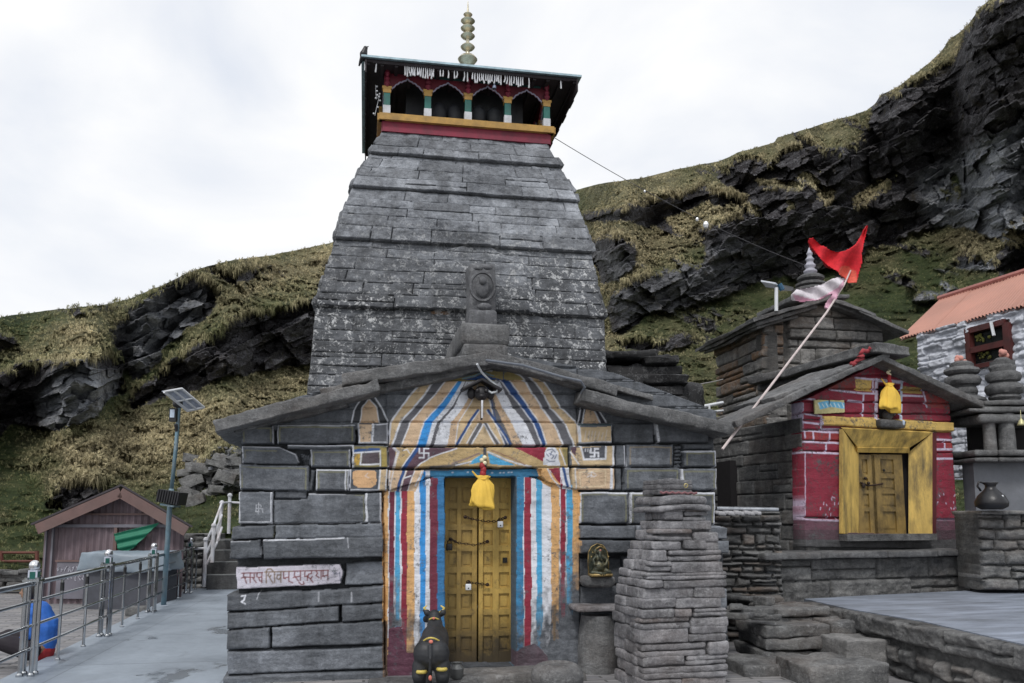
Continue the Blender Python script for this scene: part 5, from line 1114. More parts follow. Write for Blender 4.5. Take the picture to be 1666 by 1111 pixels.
m = MB(); m.col = (0.45, 0.1, 0, 1); sbox(m, 1372, 868, 1517, 880, 0.10, 0.16); m.build('door_sill', M_rub, shrine)
# sign plaque
pl = thing('wall_sign', 'small blue and yellow board on the red gable, left of the yellow bag', 'sign', p2(1350, 662, 0.06))
SP = Sheet(p2(1350, 662, 0.055), U2, ZZ, N2, -0.25, 0.25, -0.13, 0.13, 0.006, base=0, wob=0.003, seed=46)
SP.keep([(1322, 650), (1378, 651), (1379, 671), (1324, 674)]); SP.paint([(1300, 640), (1400, 640), (1400, 690), (1300, 690)], PC(176, 168, 116)); SP.paint([(1330, 655), (1345, 652), (1376, 655), (1375, 665), (1352, 662), (1334, 666)], PC(90, 165, 200))
for i in range(7): SP.line([(1331+i*6.5, 656+(i % 2)), (1334+i*6.5, 662)], 1.6, PC(200, 215, 215), 0.8)
SP.line([(1349, 650), (1349, 657)], 2, PC(50, 80, 100)); SP.build('sign_board', attrmat('sign_paint', 0.5), pl, rough=0.001, strat=0.001, thick=0.02)
# yellow cloth bags
M_bag = plain('yellow_cloth', PC(214, 172, 40, 1.35), 0.75, var=0.15, scale=5, bump=0.3, bscale=120)
def bag(name_loc, label, w_, h_, rg=(150, 30, 40), U=(1, 0, 0), sd=0, tie=True):
    c = np.asarray(name_loc, float); U = np.asarray(U, float); W = np.cross(ZZ, U); t = thing('cloth_bag', label, 'bag', c, 'yellow cloth bags hanging over doorways')
    n = 72; prof = [(0.0, 0.06), (0.14, 0.08), (0.25, 0.04), (0.17, -0.04), (0.24, -0.12), (0.35, -0.25), (0.42, -0.45), (0.45, -0.68), (0.50, -0.90), (0.51, -0.97), (0.44, -1.0), (0.2, -0.985), (0.0, -0.98)]
    V = []; rr = np.random.RandomState(sd)
    for k, (r, z) in enumerate(prof):
        for i in range(n):
            a = 2*math.pi*i/n; f = 1+0.10*math.sin(a*7+sd)*min(1, abs(z)*3+0.3)*(1-0.5*abs(z))+0.05*math.sin(a*13+1+z*3)+0.11*math.sin(a*2+z*3+sd)+0.06*math.sin(a*5-z*6)
            zz_ = z+0.035*math.sin(a*2+sd)*abs(z)+((0.09*math.cos(a+2.9)+0.04*math.sin(a*4)) if z < -0.6 else 0); rx = r*f*w_
            V.append(c+U*(rx*math.cos(a)+0.03*w_*z)+W*(rx*0.5*math.sin(a))+ZZ*(zz_*h_))
    m_ = len(prof); F = [(i*n+j, i*n+(j+1) % n, (i+1)*n+(j+1) % n, (i+1)*n+j) for i in range(m_-1) for j in range(n)]
    m = MB(); m.add(V, F); m.build('bag_body', M_bag, t, smooth=True)
    m = MB(); m.tube([c+U*(-0.08*w_)+ZZ*0.02*h_, c+U*(-0.25*w_)+ZZ*0.05*h_, c+U*(-0.42*w_)+ZZ*0.22*h_], [0.014, 0.012, 0.008], 6); m.tube([c+U*(0.1*w_*math.cos(a))+W*(0.1*w_*math.sin(a))-ZZ*0.06*h_ for a in np.linspace(0, 6.28, 14)], 0.010, 6); m.build('tie_cord', M_bag, t)
    m = MB(); 
    for k in range(3): m.ball(c+ZZ*(0.04+0.04*k)*1.0+U*rr.uniform(-.01, .01), 0.034-0.002*k, 8, (1.0, 0.8, 1.2))
    m.build('red_ribbon', plain('red_ribbon', PC(150, 24, 32), 0.6), t, smooth=True)
    m = MB()
    for k in range(3): m.ball(c+ZZ*(0.15+0.028*k)*1.0+U*(0.015*(-1)**k)-W*0.0, 0.024, 8)
    m.build('flower_knot', plain('pale_flower', PC(215, 205, 170), 0.7), t, smooth=True); return t
M_bagc = atY(786, 777, -0.10)
bag(M_bagc, 'yellow cloth bag tied with red ribbon, hanging over the tall temple door', 0.27, 0.30, sd=1)
bag(p2(1447, 626, 0.10), 'yellow cloth bag hanging over the niche in the gable of the small red shrine', 0.32, 0.36, U=U2, sd=4)
# =================================================================== PLATFORM, TERRACE, STEPS
plat = thing('stone_platform', 'stepped dark stone platform under the red shrine', 'platform', O2)
def U2x(px, off, z): return p2(px, 890, off)*[1, 1, 0]+np.array([0, 0, z])
zl = p2(1400, 897, 0.38)[2]; ztb = G(1400, 972, 0.56)
m = MB(); m.col = (0.5, 0.3, 0, 1); xx = [1238, 1330, 1438, 1520, 1590, 1700, 1800]
for i in range(6):
    A = U2x(xx[i], 0.38, zl); B = U2x(xx[i+1], 0.38, zl); L_ = np.linalg.norm(B-A)-0.01
    m.rock((A+B)/2+W2*0.35-ZZ*(0.045-0.006*(i % 2)), (L_, 0.85, 0.085), U2, W2, seg=0.08, r=0.02, amp=0.012, big=0.012, sd=60+i)
smooth_by_angle(m.build('ledge_slab', M_slab, plat), 50)
PS = Sheet(U2x(1250, 0.30, 0), U2, ZZ, N2, 0, 5.2, 0.4, zl-0.08, 0.012, base=-0.08, seed=47); 
PS.split = 0.5; PS.masonry(0, 5.2, 0.4, 0.72, hc=(0.28, 0.32), lc=(0.8, 1.5), dv=0.03, lich=0.25, r=0.04); PS.masonry(0, 5.2, 0.72, zl-0.08, hc=(0.2, 0.34), lc=(0.6, 1.2), dv=0.02, lich=0.25, r=0.03)
PS.build('platform_wall', M_rub, plat, rough=0.03, thick=0.2)
PS = Sheet(U2x(1250, 0.30, 0), W2, ZZ, -U2, 0.0, 2.5, -0.1, zl-0.08, 0.02, seed=48); PS.masonry(0, 2.5, -0.1, zl-0.08, lich=0.2); PS.build('platform_side', M_tower, plat, thick=0.1)
terr = [G(1308, 974, 0.56), G(1420, 968, 0.56), G(1700, 965, 0.56)+np.array([1.5, 1, 0]), G(1900, 1100, 0.56)+np.array([1.5, 0, 0]), G(1666, 1048, 0.56), G(1500, 1010, 0.56), G(1380, 990, 0.56)]
sheetpoly('terrace', terr, 0.56, plain('terrace_floor', PC(122, 130, 144), 0.6, var=0.35, scale=5, dirt=(0.09, 0.10, 0.11), dirtamt=0.6, bump=0.4, bscale=22, stretch=(0.4, 1.6, 1)), 0.05)
rw = thing('retaining_wall', 'rough rubble and plaster wall holding up the grey terrace at the lower right', 'wall', G(1500, 1010, 0.0)*[1, 1, 0])
E0 = G(1306, 978, 0.555); E1 = G(1700, 1058, 0.555); ud = E1-E0; LL = np.linalg.norm(ud); ud /= LL; nd = np.array([ud[1], -ud[0], 0]); nd = nd if np.dot(nd, CAM-E0) > 0 else -nd
TS = Sheet(E0*[1, 1, 0]+nd*0.02, ud, ZZ, nd, 0, LL+1.0, -0.1, 0.55, 0.010, base=-0.07, seed=49, wob=0.02)
TS.masonry(0, LL+1, -0.1, 0.36, hc=(0.10, 0.20), lc=(0.16, 0.46), dv=0.03, lich=0.2, warm=0.15, wprob=0.4, gap=0.03, r=0.05, fall=0.05, slope=-0.03); TS.masonry(0, LL+1, 0.36, 0.55, hc=(0.19, 0.2), lc=(0.5, 1.6), dv=0.01, gap=0.005, r=0.03, tint=(0.5, 0.6))
TS.build('rubble_wall', M_rub, rw, rough=0.035, thick=0.3)
stp = thing('stone_steps', 'worn rough stone steps climbing to the terrace beside the stacked stone shrine', 'steps', G(1300, 1085)*[1, 1, 0])
def gbox(m, pxa, pxb, pyf, z0, z1, dep, sd, off=0.0, ang=0.0, **k):
    A = G(pxa, pyf, z1); B = G(pxb, pyf, z1); c = (A+B)/2; U = np.array([math.cos(ang), math.sin(ang), 0]); Wv = np.array([-math.sin(ang), math.cos(ang), 0]); ln = abs(np.dot(B-A, U))
    m.rock(c*[1, 1, 0]+np.array([0, 0, (z0+z1)/2])+Wv*dep/2, (ln, dep, z1-z0), U, Wv, seg=0.05, r=k.pop('r', 0.035), amp=k.pop('amp', 0.04), big=k.pop('big', 0.05), sd=sd, **k)
vd = np.array([-ud[1], ud[0], 0]); vd = vd if np.dot(vd, HF) > 0 else -vd
def cbox(px, py, z0, z1, w_, d_, sd, ul=0.0, mat=None, tint=0.52, lay=1):
    c = G(px, py, z1)*[1, 1, 0]; m = MB(); hh = (z1-z0)/lay
    for q_ in range(lay):
        m.col = (tint+0.05*(q_ % 2), 0.5, 0, 1); sh = 0.02*math.sin(sd*3+q_*2)
        m.rock(c+ud*(w_/2-ul+sh)+vd*(d_/2+sh)+ZZ*(z0+hh*(q_+0.5)), (w_, d_, hh-0.004), ud, vd, seg=0.045, r=0.025, amp=0.04, big=0.04, sd=sd+q_*5, freq=6)
    smooth_by_angle(m.build('step', mat or M_rub, stp), 50)
M_plst = stone('rough_plaster', (0.12, 0.12, 0.12), (0.42, 0.41, 0.40), lich=0.2, bump=0.9)
cbox(1259, 1064, -0.05, 0.19, 0.75, 0.8, 71, ul=0.0); cbox(1322, 1030, -0.05, 0.33, 0.62, 0.9, 72, mat=M_plst, tint=0.5); cbox(1222, 1018, 0.0, 0.32, 0.5, 0.5, 75, lay=2, tint=0.42); cbox(1195, 1003, 0.05, 0.44, 0.75, 0.7, 73, lay=3); cbox(1215, 978, 0.3, 0.56, 0.8, 0.6, 74, lay=3); cbox(1312, 1000, 0.1, 0.47, 0.5, 0.5, 78, lay=2)
cbox(1180, 1066, -0.05, 0.12, 0.55, 0.6, 79)
rub = thing('stone_rubble', 'loose flat stones heaped between the steps and the wall beneath the steel pipe', 'rubble', G(1240, 990, 0.5)*[1, 1, 0])
m = MB(); rr = random.Random(9); m.col = (0.5, 0.4, 0, 1)
for k in range(22):
    px = rr.uniform(1190, 1280); py = rr.uniform(965, 1010); c = G(px, py, 0.5); m.rock(c+np.array([0, 0.1, rr.uniform(-.02, .12)]), (rr.uniform(.14, .42), rr.uniform(.14, .3), rr.uniform(.04, .11)), (math.cos(k), math.sin(k), 0), (-math.sin(k), math.cos(k), 0), seg=0.06, r=0.02, amp=0.02, sd=80+k)
smooth_by_angle(m.build('flat_stone', M_rub, rub), 50)
# rubble wall left of the shrine, with a steel pipe on top
w3 = thing('rubble_wall', 'dark dry stone wall between the temple corner and the red shrine', 'wall', atD(1220, 980, 10.6)*[1, 1, 0])
A = atD(1150, 840, 10.6); B = atD(1272, 840, 10.6); ln = np.linalg.norm((B-A)[:2]); zt = atD(1220, 832, 10.6)[2]
RS = Sheet(A*[1, 1, 0], (B-A)*[1, 1, 0]/ln, ZZ, -HF, 0, ln, -0.1, zt, 0.010, base=-0.09, seed=50, wob=0.02); RS.masonry(0, ln, -0.1, zt, hc=(0.05, 0.14), lc=(0.12, 0.42), dv=0.035, lich=0.3, gap=0.02, warm=0.3, wprob=0.3, r=0.03); RS.build('wall_face', M_rub, w3, rough=0.02, thick=0.5)
pp = thing('steel_pipe', 'steel pipe lying on the dark dry stone wall beside the red shrine', 'pipe', atD(1215, 828, 10.5))
m = MB(); m.tube([atD(1166, 827, 10.5), atD(1266, 829, 10.5)], 0.028, 10); m.build('pipe', plain('galvanised_pipe', (0.45, 0.47, 0.5), 0.3, metal=0.8), pp)
m = MB()
for k in range(14): m.rock(atD(1166+k*5.2, 834+(k % 3), 10.45), (0.07, 0.08, 0.05), seg=0.04, r=0.02, amp=0.012, sd=k)
m.build('mortar_lump', plain('white_mortar', (0.4, 0.4, 0.42), 0.8), pp)
# dark gap / store between temple and shrine
gp = thing('passage_wall', 'shadowed rough stone wall at the back of the gap between temple and red shrine', 'wall', atD(1190, 840, 13.4)*[1, 1, 0])
A = atD(1120, 840, 13.4); B = atD(1250, 840, 13.4); ln = np.linalg.norm((B-A)[:2])
RS = Sheet(A*[1, 1, 0], (B-A)*[1, 1, 0]/ln, ZZ, -HF, 0, ln, -0.1, 2.6, 0.015, base=-0.09, seed=52, wob=0.02); RS.masonry(0, ln, -0.1, 2.6, hc=(0.06, 0.16), lc=(0.12, 0.5), dv=0.035, lich=0.2, gap=0.02, r=0.03); RS.build('wall_face', M_rub, gp, rough=0.02, thick=0.4)
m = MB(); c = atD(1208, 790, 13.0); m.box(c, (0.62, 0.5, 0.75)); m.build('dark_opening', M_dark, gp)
# =================================================================== UPPER STONE TEMPLE
DU = 16.0; OU = atD(1243, 640, DU); YU = OU[1]
def pu(px, py, off=0.0): return atY(px, py, YU-off)
ut = thing('stone_shrine', 'brown and grey stone shrine with slate roof and ringed spire, behind the red shrine', 'shrine', pu(1340, 670)*[1, 1, 0])
zt0 = pu(1300, 495)[2]; x0 = pu(1243, 600)[0]; x1 = pu(1440, 600)[0]
us = Sheet((x0, YU, 0), (1, 0, 0), ZZ, (0, -1, 0), 0, x1-x0, 0.5, zt0+0.35, 0.012, base=-0.10, seed=56, wob=0.012)
us.masonry(0, 0.46, 0.5, zt0+0.3, tint=(0.35, 0.68), hc=(0.16, 0.3), lc=(0.4, 0.6), dv=0.03, warm=0.75, wprob=0.5, lich=0.4, gap=0.02, r=0.03, slope=0.0)
us.masonry(0.56, x1-x0, 0.5, zt0+0.3, tint=(0.35, 0.68), hc=(0.14, 0.34), lc=(0.3, 1.3), dv=0.04, lich=0.45, gap=0.018, r=0.03, warm=0.2, wprob=0.15)
ap = pu(1345, 484); rt = pu(1462, 530); lt = pu(1243, 516)
Q = [(0, 0), (x1-x0, 0), (x1-x0, rt[2]-0.02), (ap[0]-x0, ap[2]-0.04), (0, lt[2]-0.02)]; us.mask &= us._in(Q, us.UU, us.VV)
us.build('front_wall', M_brn, ut, rough=0.02, thick=0.3)
ul = Sheet((x0, YU, 0), (0, 1, 0), ZZ, (-1, 0, 0), 0, 2.3, 0.5, lt[2]+0.02, 0.014, base=-0.10, seed=57, wob=0.012); ul.masonry(0, 2.3, 0.5, lt[2], tint=(0.35, 0.68), hc=(0.14, 0.3), lc=(0.4, 1.4), dv=0.03, warm=0.9, wprob=0.45, lich=0.35, gap=0.02, r=0.03); ul.build('side_wall', M_brn, ut, rough=0.02, thick=0.3)
ur = Sheet((x1, YU, 0), (0, 1, 0), ZZ, (1, 0, 0), 0.3, 2.3, 0.5, rt[2]-0.02, 0.04, seed=58); ur.masonry(0.3, 2.3, 0.5, rt[2]); ur.build('side_wall', M_brn, ut, thick=0.1)
def slabU(a, b, th, off=0.3, ln=2.9, sd=0):
    A = pu(*a, off); B = pu(*b, off); U = B-A; Ln = np.linalg.norm(U); U /= Ln; Z = np.cross(U, (0, 1, 0)); Z = Z if Z[2] > 0 else -Z
    m = MB(); m.col = (0.5, 0.4, 0, 1); m.rock((A+B)/2-Z*th/2+np.array([0, ln/2, 0]), (Ln, ln, th), U, (0, 1, 0), Z, seg=0.06, r=th*0.14, amp=0.035, big=0.04, sd=sd, strat=0.02); smooth_by_angle(m.build('roof_slab', M_slab, ut), 50)
slabU((1226, 518), (1345, 482), 0.07, sd=1); slabU((1228, 524), (1330, 494), 0.07, off=0.22, sd=2, ln=2.7); slabU((1335, 480), (1425, 510), 0.07, sd=3); slabU((1400, 500), (1482, 538), 0.08, sd=4); slabU((1350, 492), (1440, 522), 0.06, off=0.2, sd=5); slabU((1232, 532), (1300, 512), 0.05, off=0.15, sd=6, ln=2.6)
slabU((1290, 480), (1380, 478), 0.08, off=-0.3, ln=1.6, sd=7)
m = MB(); c = atD(1320, 478, 16.9); k = 16.9/FPX
def dd(yc, hw, hh): z = (478-yc)*k; r = hw*k; return [(0.7*r, z-hh*k), (r, z-0.3*hh*k), (r, z+0.3*hh*k), (0.7*r, z+hh*k)]
m.lathe(c, dd(473, 32, 5)+dd(463, 25, 5)+dd(452, 22, 6), 18); m.build('spire_rings', M_slab, ut, smooth=False)
m = MB(); m.lathe(c, [(0.12, 28*k)]+dd(440, 11, 4)[0:]+dd(430, 9, 4)+dd(419, 7, 3)+dd(409, 5, 3)+[(0.01, 80*k)], 16); m.build('pale_finial', plain('lilac_plaster', PC(150, 150, 162), 0.6), ut, smooth=True)
# small solar lamp on its roof
sl2 = thing('solar_lamp', 'small white solar lamp on a short post beside the slate roof', 'lamp', atD(1263, 503, 15.6))
m = MB(); m.tube([atD(1263, 506, 15.6), atD(1263, 468, 15.6)], 0.035, 8); m.build('post', M_brt, sl2)
m = MB(); m.prism([atD(1238, 458, 15.4), atD(1262, 462, 15.6), atD(1272, 471, 15.9), atD(1246, 467, 15.7)], 0.03, (0, 0, 1)); m.build('solar_panel', plain('panel_back', PC(200, 208, 216), 0.4), sl2)
m = MB(); m.prism([atD(1273, 463, 15.6), atD(1291, 467, 15.6), atD(1291, 471, 15.7), atD(1274, 471, 15.7)], 0.10, (0, 1, 0)); m.build('lamp_head', M_brt, sl2); m = MB(); m.tube([atD(1268, 462, 15.62), atD(1273, 472, 15.62)], 0.05, 8); m.build('lamp_bracket', plain('teal_plastic', PC(30, 80, 110), 0.5), sl2)
# =================================================================== FLAG
DF = 13.0
pole = thing('flag_pole', 'thin leaning pale pole rising between the temple roof and the red shrine', 'flag pole', atD(1178, 727, 10.2))
PB = [atD(1175, 731, 10.6), atD(1262, 617, 11.4), atD(1345, 508, 12.4), atD(1374, 462, 12.95), atD(1384, 440, 13.1)]
m = MB(); m.tube(PB, [0.018, 0.017, 0.016, 0.014, 0.012], 8); m.build('pole', plain('pale_pole', PC(186, 172, 170), 0.5), pole)
def cloth(name, label, P, col, D_, rip, seed, cat='cloth', w=(18, 0.09), paints=()):
    c0 = atD(np.mean([p[0] for p in P]), np.mean([p[1] for p in P]), D_); t = thing(name, label, cat, c0)
    S = Sheet(c0, RT, ZZ, -HF, -1.2, 1.2, -1.0, 1.0, 0.014, base=0, wob=0.004, seed=seed); S.keep(P)
    S.H = rip(S.UU, S.VV); S.paint([(p[0]+(p[0]-1340)*0.3, p[1]+(p[1]-430)*0.3) for p in [(1000, 200), (1700, 200), (1700, 700), (1000, 700)]], col)
    for (PP, cc) in paints: S.paint(PP, cc)
    S.build('cloth', attrmat('flag_cloth', 0.8, 0.1), t, rough=0.004, strat=0.0, thick=0.012); return t
cloth('flag', 'bright red two-pointed flag tied to the leaning pole before the cliff', [(1314, 394), (1316, 387), (1324, 386), (1334, 396), (1346, 404), (1362, 409), (1376, 408), (1389, 400), (1398, 387), (1406, 372), (1414, 361), (1412, 374), (1406, 398), (1402, 412), (1402, 430), (1397, 452), (1394, 461), (1380, 461), (1374, 452), (1366, 447), (1360, 440), (1346, 432), (1336, 422), (1325, 408), (1318, 398)], PC(205, 20, 38, 1.25), DF,
      lambda u, v: 0.07*np.sin(v*7+u*4)+0.05*np.sin(u*16-v*9), 61, 'flag', paints=[([(1362, 446), (1370, 432), (1384, 430), (1394, 440), (1396, 462), (1378, 462)], PC(200, 80, 62))])
cloth('prayer_cloth', 'white and pink cloth knotted on the leaning pole below the red flag', [(1376, 452), (1362, 450), (1345, 458), (1330, 464), (1312, 468), (1295, 470), (1287, 478), (1287, 489), (1305, 491), (1330, 489), (1344, 484), (1352, 480), (1342, 494), (1341, 503), (1348, 504), (1356, 494), (1364, 480), (1372, 466)], PC(196, 190, 196), DF-0.3,
      lambda u, v: 0.035*np.sin((u*0.45+v)*24+1.5*np.sin(u*7))+0.04*np.sin(u*9), 62, paints=[([(1287, 480), (1330, 487), (1360, 470), (1376, 452), (1366, 484), (1345, 510), (1335, 500), (1340, 490), (1300, 495)], PC(196, 150, 170))])
m = MB(); c = atD(1380, 450, DF-0.12)
rdrag = thing('ribbon_scrap', 'crumpled red rag caught on the slabs left of the red shrine ridge', 'rag', p2(1392, 585, 0.2)); m = MB(); rr = random.Random(3)
P = [p2(1386+rr.uniform(-3, 10)+i*2.2, 592-i*2.4+rr.uniform(-3, 3), 0.18+rr.uniform(0, .08)) for i in range(12)]; m.tube(P, [rr.uniform(.02, .045) for _ in P], 7); m.build('rag', plain('faded_red', PC(150, 50, 58), 0.8), rdrag, smooth=True)
# =================================================================== WHITE BUILDING WITH RED ROOF
hd = R(-7.5); dW = np.array([math.sin(hd), math.cos(hd), 0]); Cw = atD(1500, 700, 17.0); nW = np.array([-math.cos(hd), math.sin(hd), 0]); nW = nW if np.dot(nW, CAM-Cw) > 0 else -nW
def pw(px, py, off=0): return on_plane(px, py, Cw+nW*off, nW)
wb = thing('white_building', 'white stone-textured building with a faded red corrugated roof behind the ringed stone pillars', 'building', Cw*[1, 1, 0])
WS = Sheet(Cw*[1, 1, 0], -dW, ZZ, nW, 0, 3.6, 2.3, 5.6, 0.016, base=-0.03, seed=66, wob=0.03)
WS.masonry(0, 3.6, 2.3, 5.6, hc=(0.10, 0.20), lc=(0.2, 0.5), dv=0.03, gap=0.012, r=0.04, fall=0.03, tiltv=-0.2); WS.paint_[...] = (*PC(186, 190, 200), 1.0)
WS.cut([(1578, 535), (1640, 520), (1641, 592), (1578, 594)]); WS.mask &= WS.VV < pw(1560, 533)[2]+0.1
WS.build('wall', stone('whitewashed_stone', (0.3, 0.31, 0.33), (0.5, 0.5, 0.52), lich=0.0, paint=True, wear=0.16, bump=0.4), wb, rough=0.05, thick=0.2)
E = Sheet(Cw*[1, 1, 0], np.array([1.0, 0, 0])*math.cos(hd)+np.array([0, 1.0, 0])*(-math.sin(hd)) if False else -nW, ZZ, dW, 0.2, 3.0, 2.3, 5.2, 0.05, seed=67); E.paint_[...] = (*PC(186, 190, 200), 1.0); E.build('end_wall', MATS['whitewashed_stone'], wb, thick=0.15)
EL = atD(1463, 551, 17.4); ER = EL-dW*6.5; e_dir = None
RL = atD(1530, 487, 19.2); 
pxe = 1666; # eave passes through (1666,496): tilt found from the photograph
m = MB(); nu_, nv_ = 560, 10; Rr = RL-dW*6.5
E2 = pw(1666, 496, 0.45); 
zs_ = (E2[2]-EL[2])/max(0.1, np.dot(EL-E2, dW)); ER = EL-dW*6.5+ZZ*zs_*6.5*0.0
V = []
nrm = np.cross(-dW, RL-EL); nrm /= np.linalg.norm(nrm); nrm = nrm if nrm[2] > 0 else -nrm
for j in range(nv_):
    for i in range(nu_):
        s0 = i/(nu_-1); t0 = j/(nv_-1); c = (EL*(1-s0)+ER*s0)*(1-t0)+(RL*(1-s0)+Rr*s0)*t0
        V.append(c+nrm*0.022*math.sin(i*0.9)-nrm*(0.012 if (i//80) % 2 else 0))
k_ = nu_; F = [(j*k_+i, j*k_+i+1, (j+1)*k_+i+1, (j+1)*k_+i) for j in range(nv_-1) for i in range(nu_-1)]; m.add(V, F)
m.add([EL-nrm*0.05, ER-nrm*0.05, Rr-nrm*0.05, RL-nrm*0.05], [(0, 1, 2, 3)])
m.build('roof', plain('red_oxide_roof', PC(188, 136, 118, 1.05), 0.55, var=0.12, scale=1.2, dirt=(0.22, 0.12, 0.10), dirtamt=0.3, bump=0.05), wb)
m = MB(); m.tube([RL+dW*0.02+nrm*0.03, Rr+nrm*0.03], 0.07, 8); m.build('ridge_cap', plain('red_ridge', PC(150, 92, 84), 0.55), wb)
M_rw = plain('red_brown_wood', PC(80, 34, 32), 0.55, dirt=(0.03, 0.02, 0.02)); M_gl = plain('dark_glass', (0.02, 0.025, 0.025), 0.15, var=0.6, scale=3, bump=0)
wn = MB()
def wbox(m, x0_, y0_, x1_, y1_, off, th, yk=-0.18):
    A = pw(x0_, y1_, off); B = pw(x1_, y0_, off); c = (A+B)/2; m.box(c, (abs(np.dot(B-A, dW)), th, abs(B[2]-A[2])), dW, nW)
for b in ((1576, 534, 1580, 594), (1639, 524, 1644, 594), (1581, 563, 1637, 566), (1581, 528, 1637, 533), (1581, 591, 1637, 595)): wbox(wn, *b, -0.02, 0.12)
wo = wn.build('window_frame', M_rw, wb); m = MB(); wbox(m, 1580, 525, 1640, 594, -0.10, 0.02); m.build('window_pane', M_gl, wo)
m = MB(); rr = random.Random(8)
for k_ in range(26): m.ball(pw(1588+rr.uniform(0, 24), rr.choice([550, 578])+rr.uniform(-6, 6), -0.07), rr.uniform(0.015, 0.04), 6, (1, 1, 1))
m.build('yellow_garland', plain('garland_green', PC(110, 112, 48), 0.8), wb, smooth=True)
m = MB(); m.tube([pw(1612, 524, 0.1), pw(1617, 546, 0.1)], 0.03, 6); m.build('white_bracket', M_brt, wb)
# =================================================================== RINGED STONE PILLARS, COLONNADE
def pillar(cx_, D_, rings, label, top):
    c = atD(cx_, 680, D_); k = D_/FPX; t = thing('ringed_pillar', label, 'pillar', c*[1, 1, 0]+np.array([0, 0, c[2]]), 'ringed stone pillars')
    m = MB(); m.col = (0.42, 0.3, 0, 1)
    for i, (y, hw, hh) in enumerate(rings):
        z = (680-y)*k; r = hw*k; h_ = hh*k; n = 26; V = []
        pr = [(0.55*r, z-h_), (0.9*r, z-h_*0.75), (r, z-0.1*h_), (0.93*r, z+0.5*h_), (0.6*r, z+h_), (0.02, z+h_)]
        for (rr_0, zz_0) in pr:
            for j in range(n):
                a = 2*math.pi*j/n; f = 1+0.06*float(vnoise(math.cos(a)*2+i*5, math.sin(a)*2, zz_0*9, 3)); V.append(c+np.array([rr_0*f*math.cos(a), rr_0*f*math.sin(a), zz_0]))
        F = [(p_*n+j, p_*n+(j+1) % n, (p_+1)*n+(j+1) % n, (p_+1)*n+j) for p_ in range(len(pr)-1) for j in range(n)]; m.add(V, F)
    m.col = (0.36, 0.1, 0, 1); m.lathe(c, [(0.20, (680-rings[-1][0])*k-0.3), (0.17, (680-rings[0][0])*k)], 14)
    smooth_by_angle(m.build('ring_stack', M_slab, t), 50)
    m = MB(); rr = random.Random(cx_)
    for _ in range(5): m.ball(c+np.array([rr.uniform(-.08, .08), rr.uniform(-.05, .05), (680-top)*k+rr.uniform(-.03, .05)]), 0.045, 8, (1, .8, 1))
    m.build('garland', plain('pink_flowers', PC(190, 130, 118), 0.8), t, smooth=True); return t
pillar(1570, 12.6, [(591, 17, 5), (602, 27, 7), (618, 28, 10), (636, 22, 9), (652, 34, 8)], 'ringed stone pillar topped with pink flowers, nearer the red shrine roof', 583)
pillar(1637, 12.4, [(586, 13, 6), (596, 20, 7), (612, 27, 10), (632, 29, 11), (646, 24, 6)], 'ringed stone pillar with a pointed cap, at the right edge above the small colonnade', 574)
col_ = thing('small_colonnade', 'dark stone colonnade with rounded columns and slab roof beside the red shrine', 'colonnade', atD(1640, 750, 12.2))
m = MB(); m.col = (0.45, 0.3, 0, 1)
for (xa, xb, y, th, sd) in ((1602, 1720, 655, 0.07, 1), (1598, 1720, 666, 0.08, 2), (1590, 1720, 680, 0.13, 3), (1575, 1635, 668, 0.05, 4)):
    A = atD(xa, y, 11.9); B = atD(xb, y, 11.9); m.rock((A+B)/2+HF*0.4, (np.linalg.norm(B-A), 0.9, th), RT, HF, seg=0.08, r=th*0.4, amp=0.015, big=0.02, sd=sd)
smooth_by_angle(m.build('slab_roof', M_slab, col_), 50)
for (x, hw) in ((1612, 10), (1640, 13), (1690, 13)):
    m = MB(); m.col = (0.5, 0.2, 0, 1); c = atD(x, 738, 12.0); k = 12.0/FPX; m.lathe(c, [(hw*k*1.1, 0), (hw*k, 0.04), (hw*k*0.96, 0.25), (hw*k*0.9, 0.5), (hw*k, 0.58)], 16); smooth_by_angle(m.build('column', M_slab, col_), 50)
m = MB(); m.col = (0.45, 0.3, 0, 1)
for (y, th, sd) in ((737, 0.09, 8), (748, 0.06, 9)):
    for (xa, xb) in ((1583, 1622), (1623, 1700)):
        A = atD(xa, y, 11.8); B = atD(xb, y, 11.8); m.rock((A+B)/2+HF*0.4, (np.linalg.norm(B-A), 0.9, th), RT, HF, seg=0.08, r=th*0.4, amp=0.012, sd=sd+xa)
smooth_by_angle(m.build('base_slab', M_slab, col_), 50)
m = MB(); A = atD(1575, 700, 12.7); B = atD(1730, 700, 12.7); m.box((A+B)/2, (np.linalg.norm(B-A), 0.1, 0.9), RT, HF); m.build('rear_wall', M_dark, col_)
m = MB(); A = atD(1580, 752, 12.05); B = atD(1735, 752, 12.05); m.box((A+B)/2*[1, 1, 0]+ZZ*(A[2]/2+0.02)+HF*0.1, (np.linalg.norm(B-A), 0.3, A[2]-0.05), RT, HF); m.build('plaster_wall', plain('grey_plaster', PC(104, 107, 114), 0.7, dirt=(0.10, 0.11, 0.12), scale=2.2, bump=0.4, bscale=18), col_)
bl = thing('hanging_bell', 'small pale bell hanging at the right edge below the colonnade roof', 'bell', atD(1662, 690, 11.7)); m = MB(); m.lathe(atD(1662, 692, 11.7), [(0.06, 0), (0.045, 0.03), (0.03, 0.07), (0.005, 0.1), (0.004, 0.22)], 12); m.build('bell', plain('pale_brass', PC(170, 165, 120), 0.4, metal=0.4), bl, smooth=True)
rw4 = thing('rubble_wall', 'low rubble wall carrying the black pot at the right edge', 'wall', atD(1640, 893, 10.9)*[1, 1, 0]); A = atD(1592, 835, 10.9); B = atD(1740, 835, 10.9); ln = np.linalg.norm((B-A)[:2])
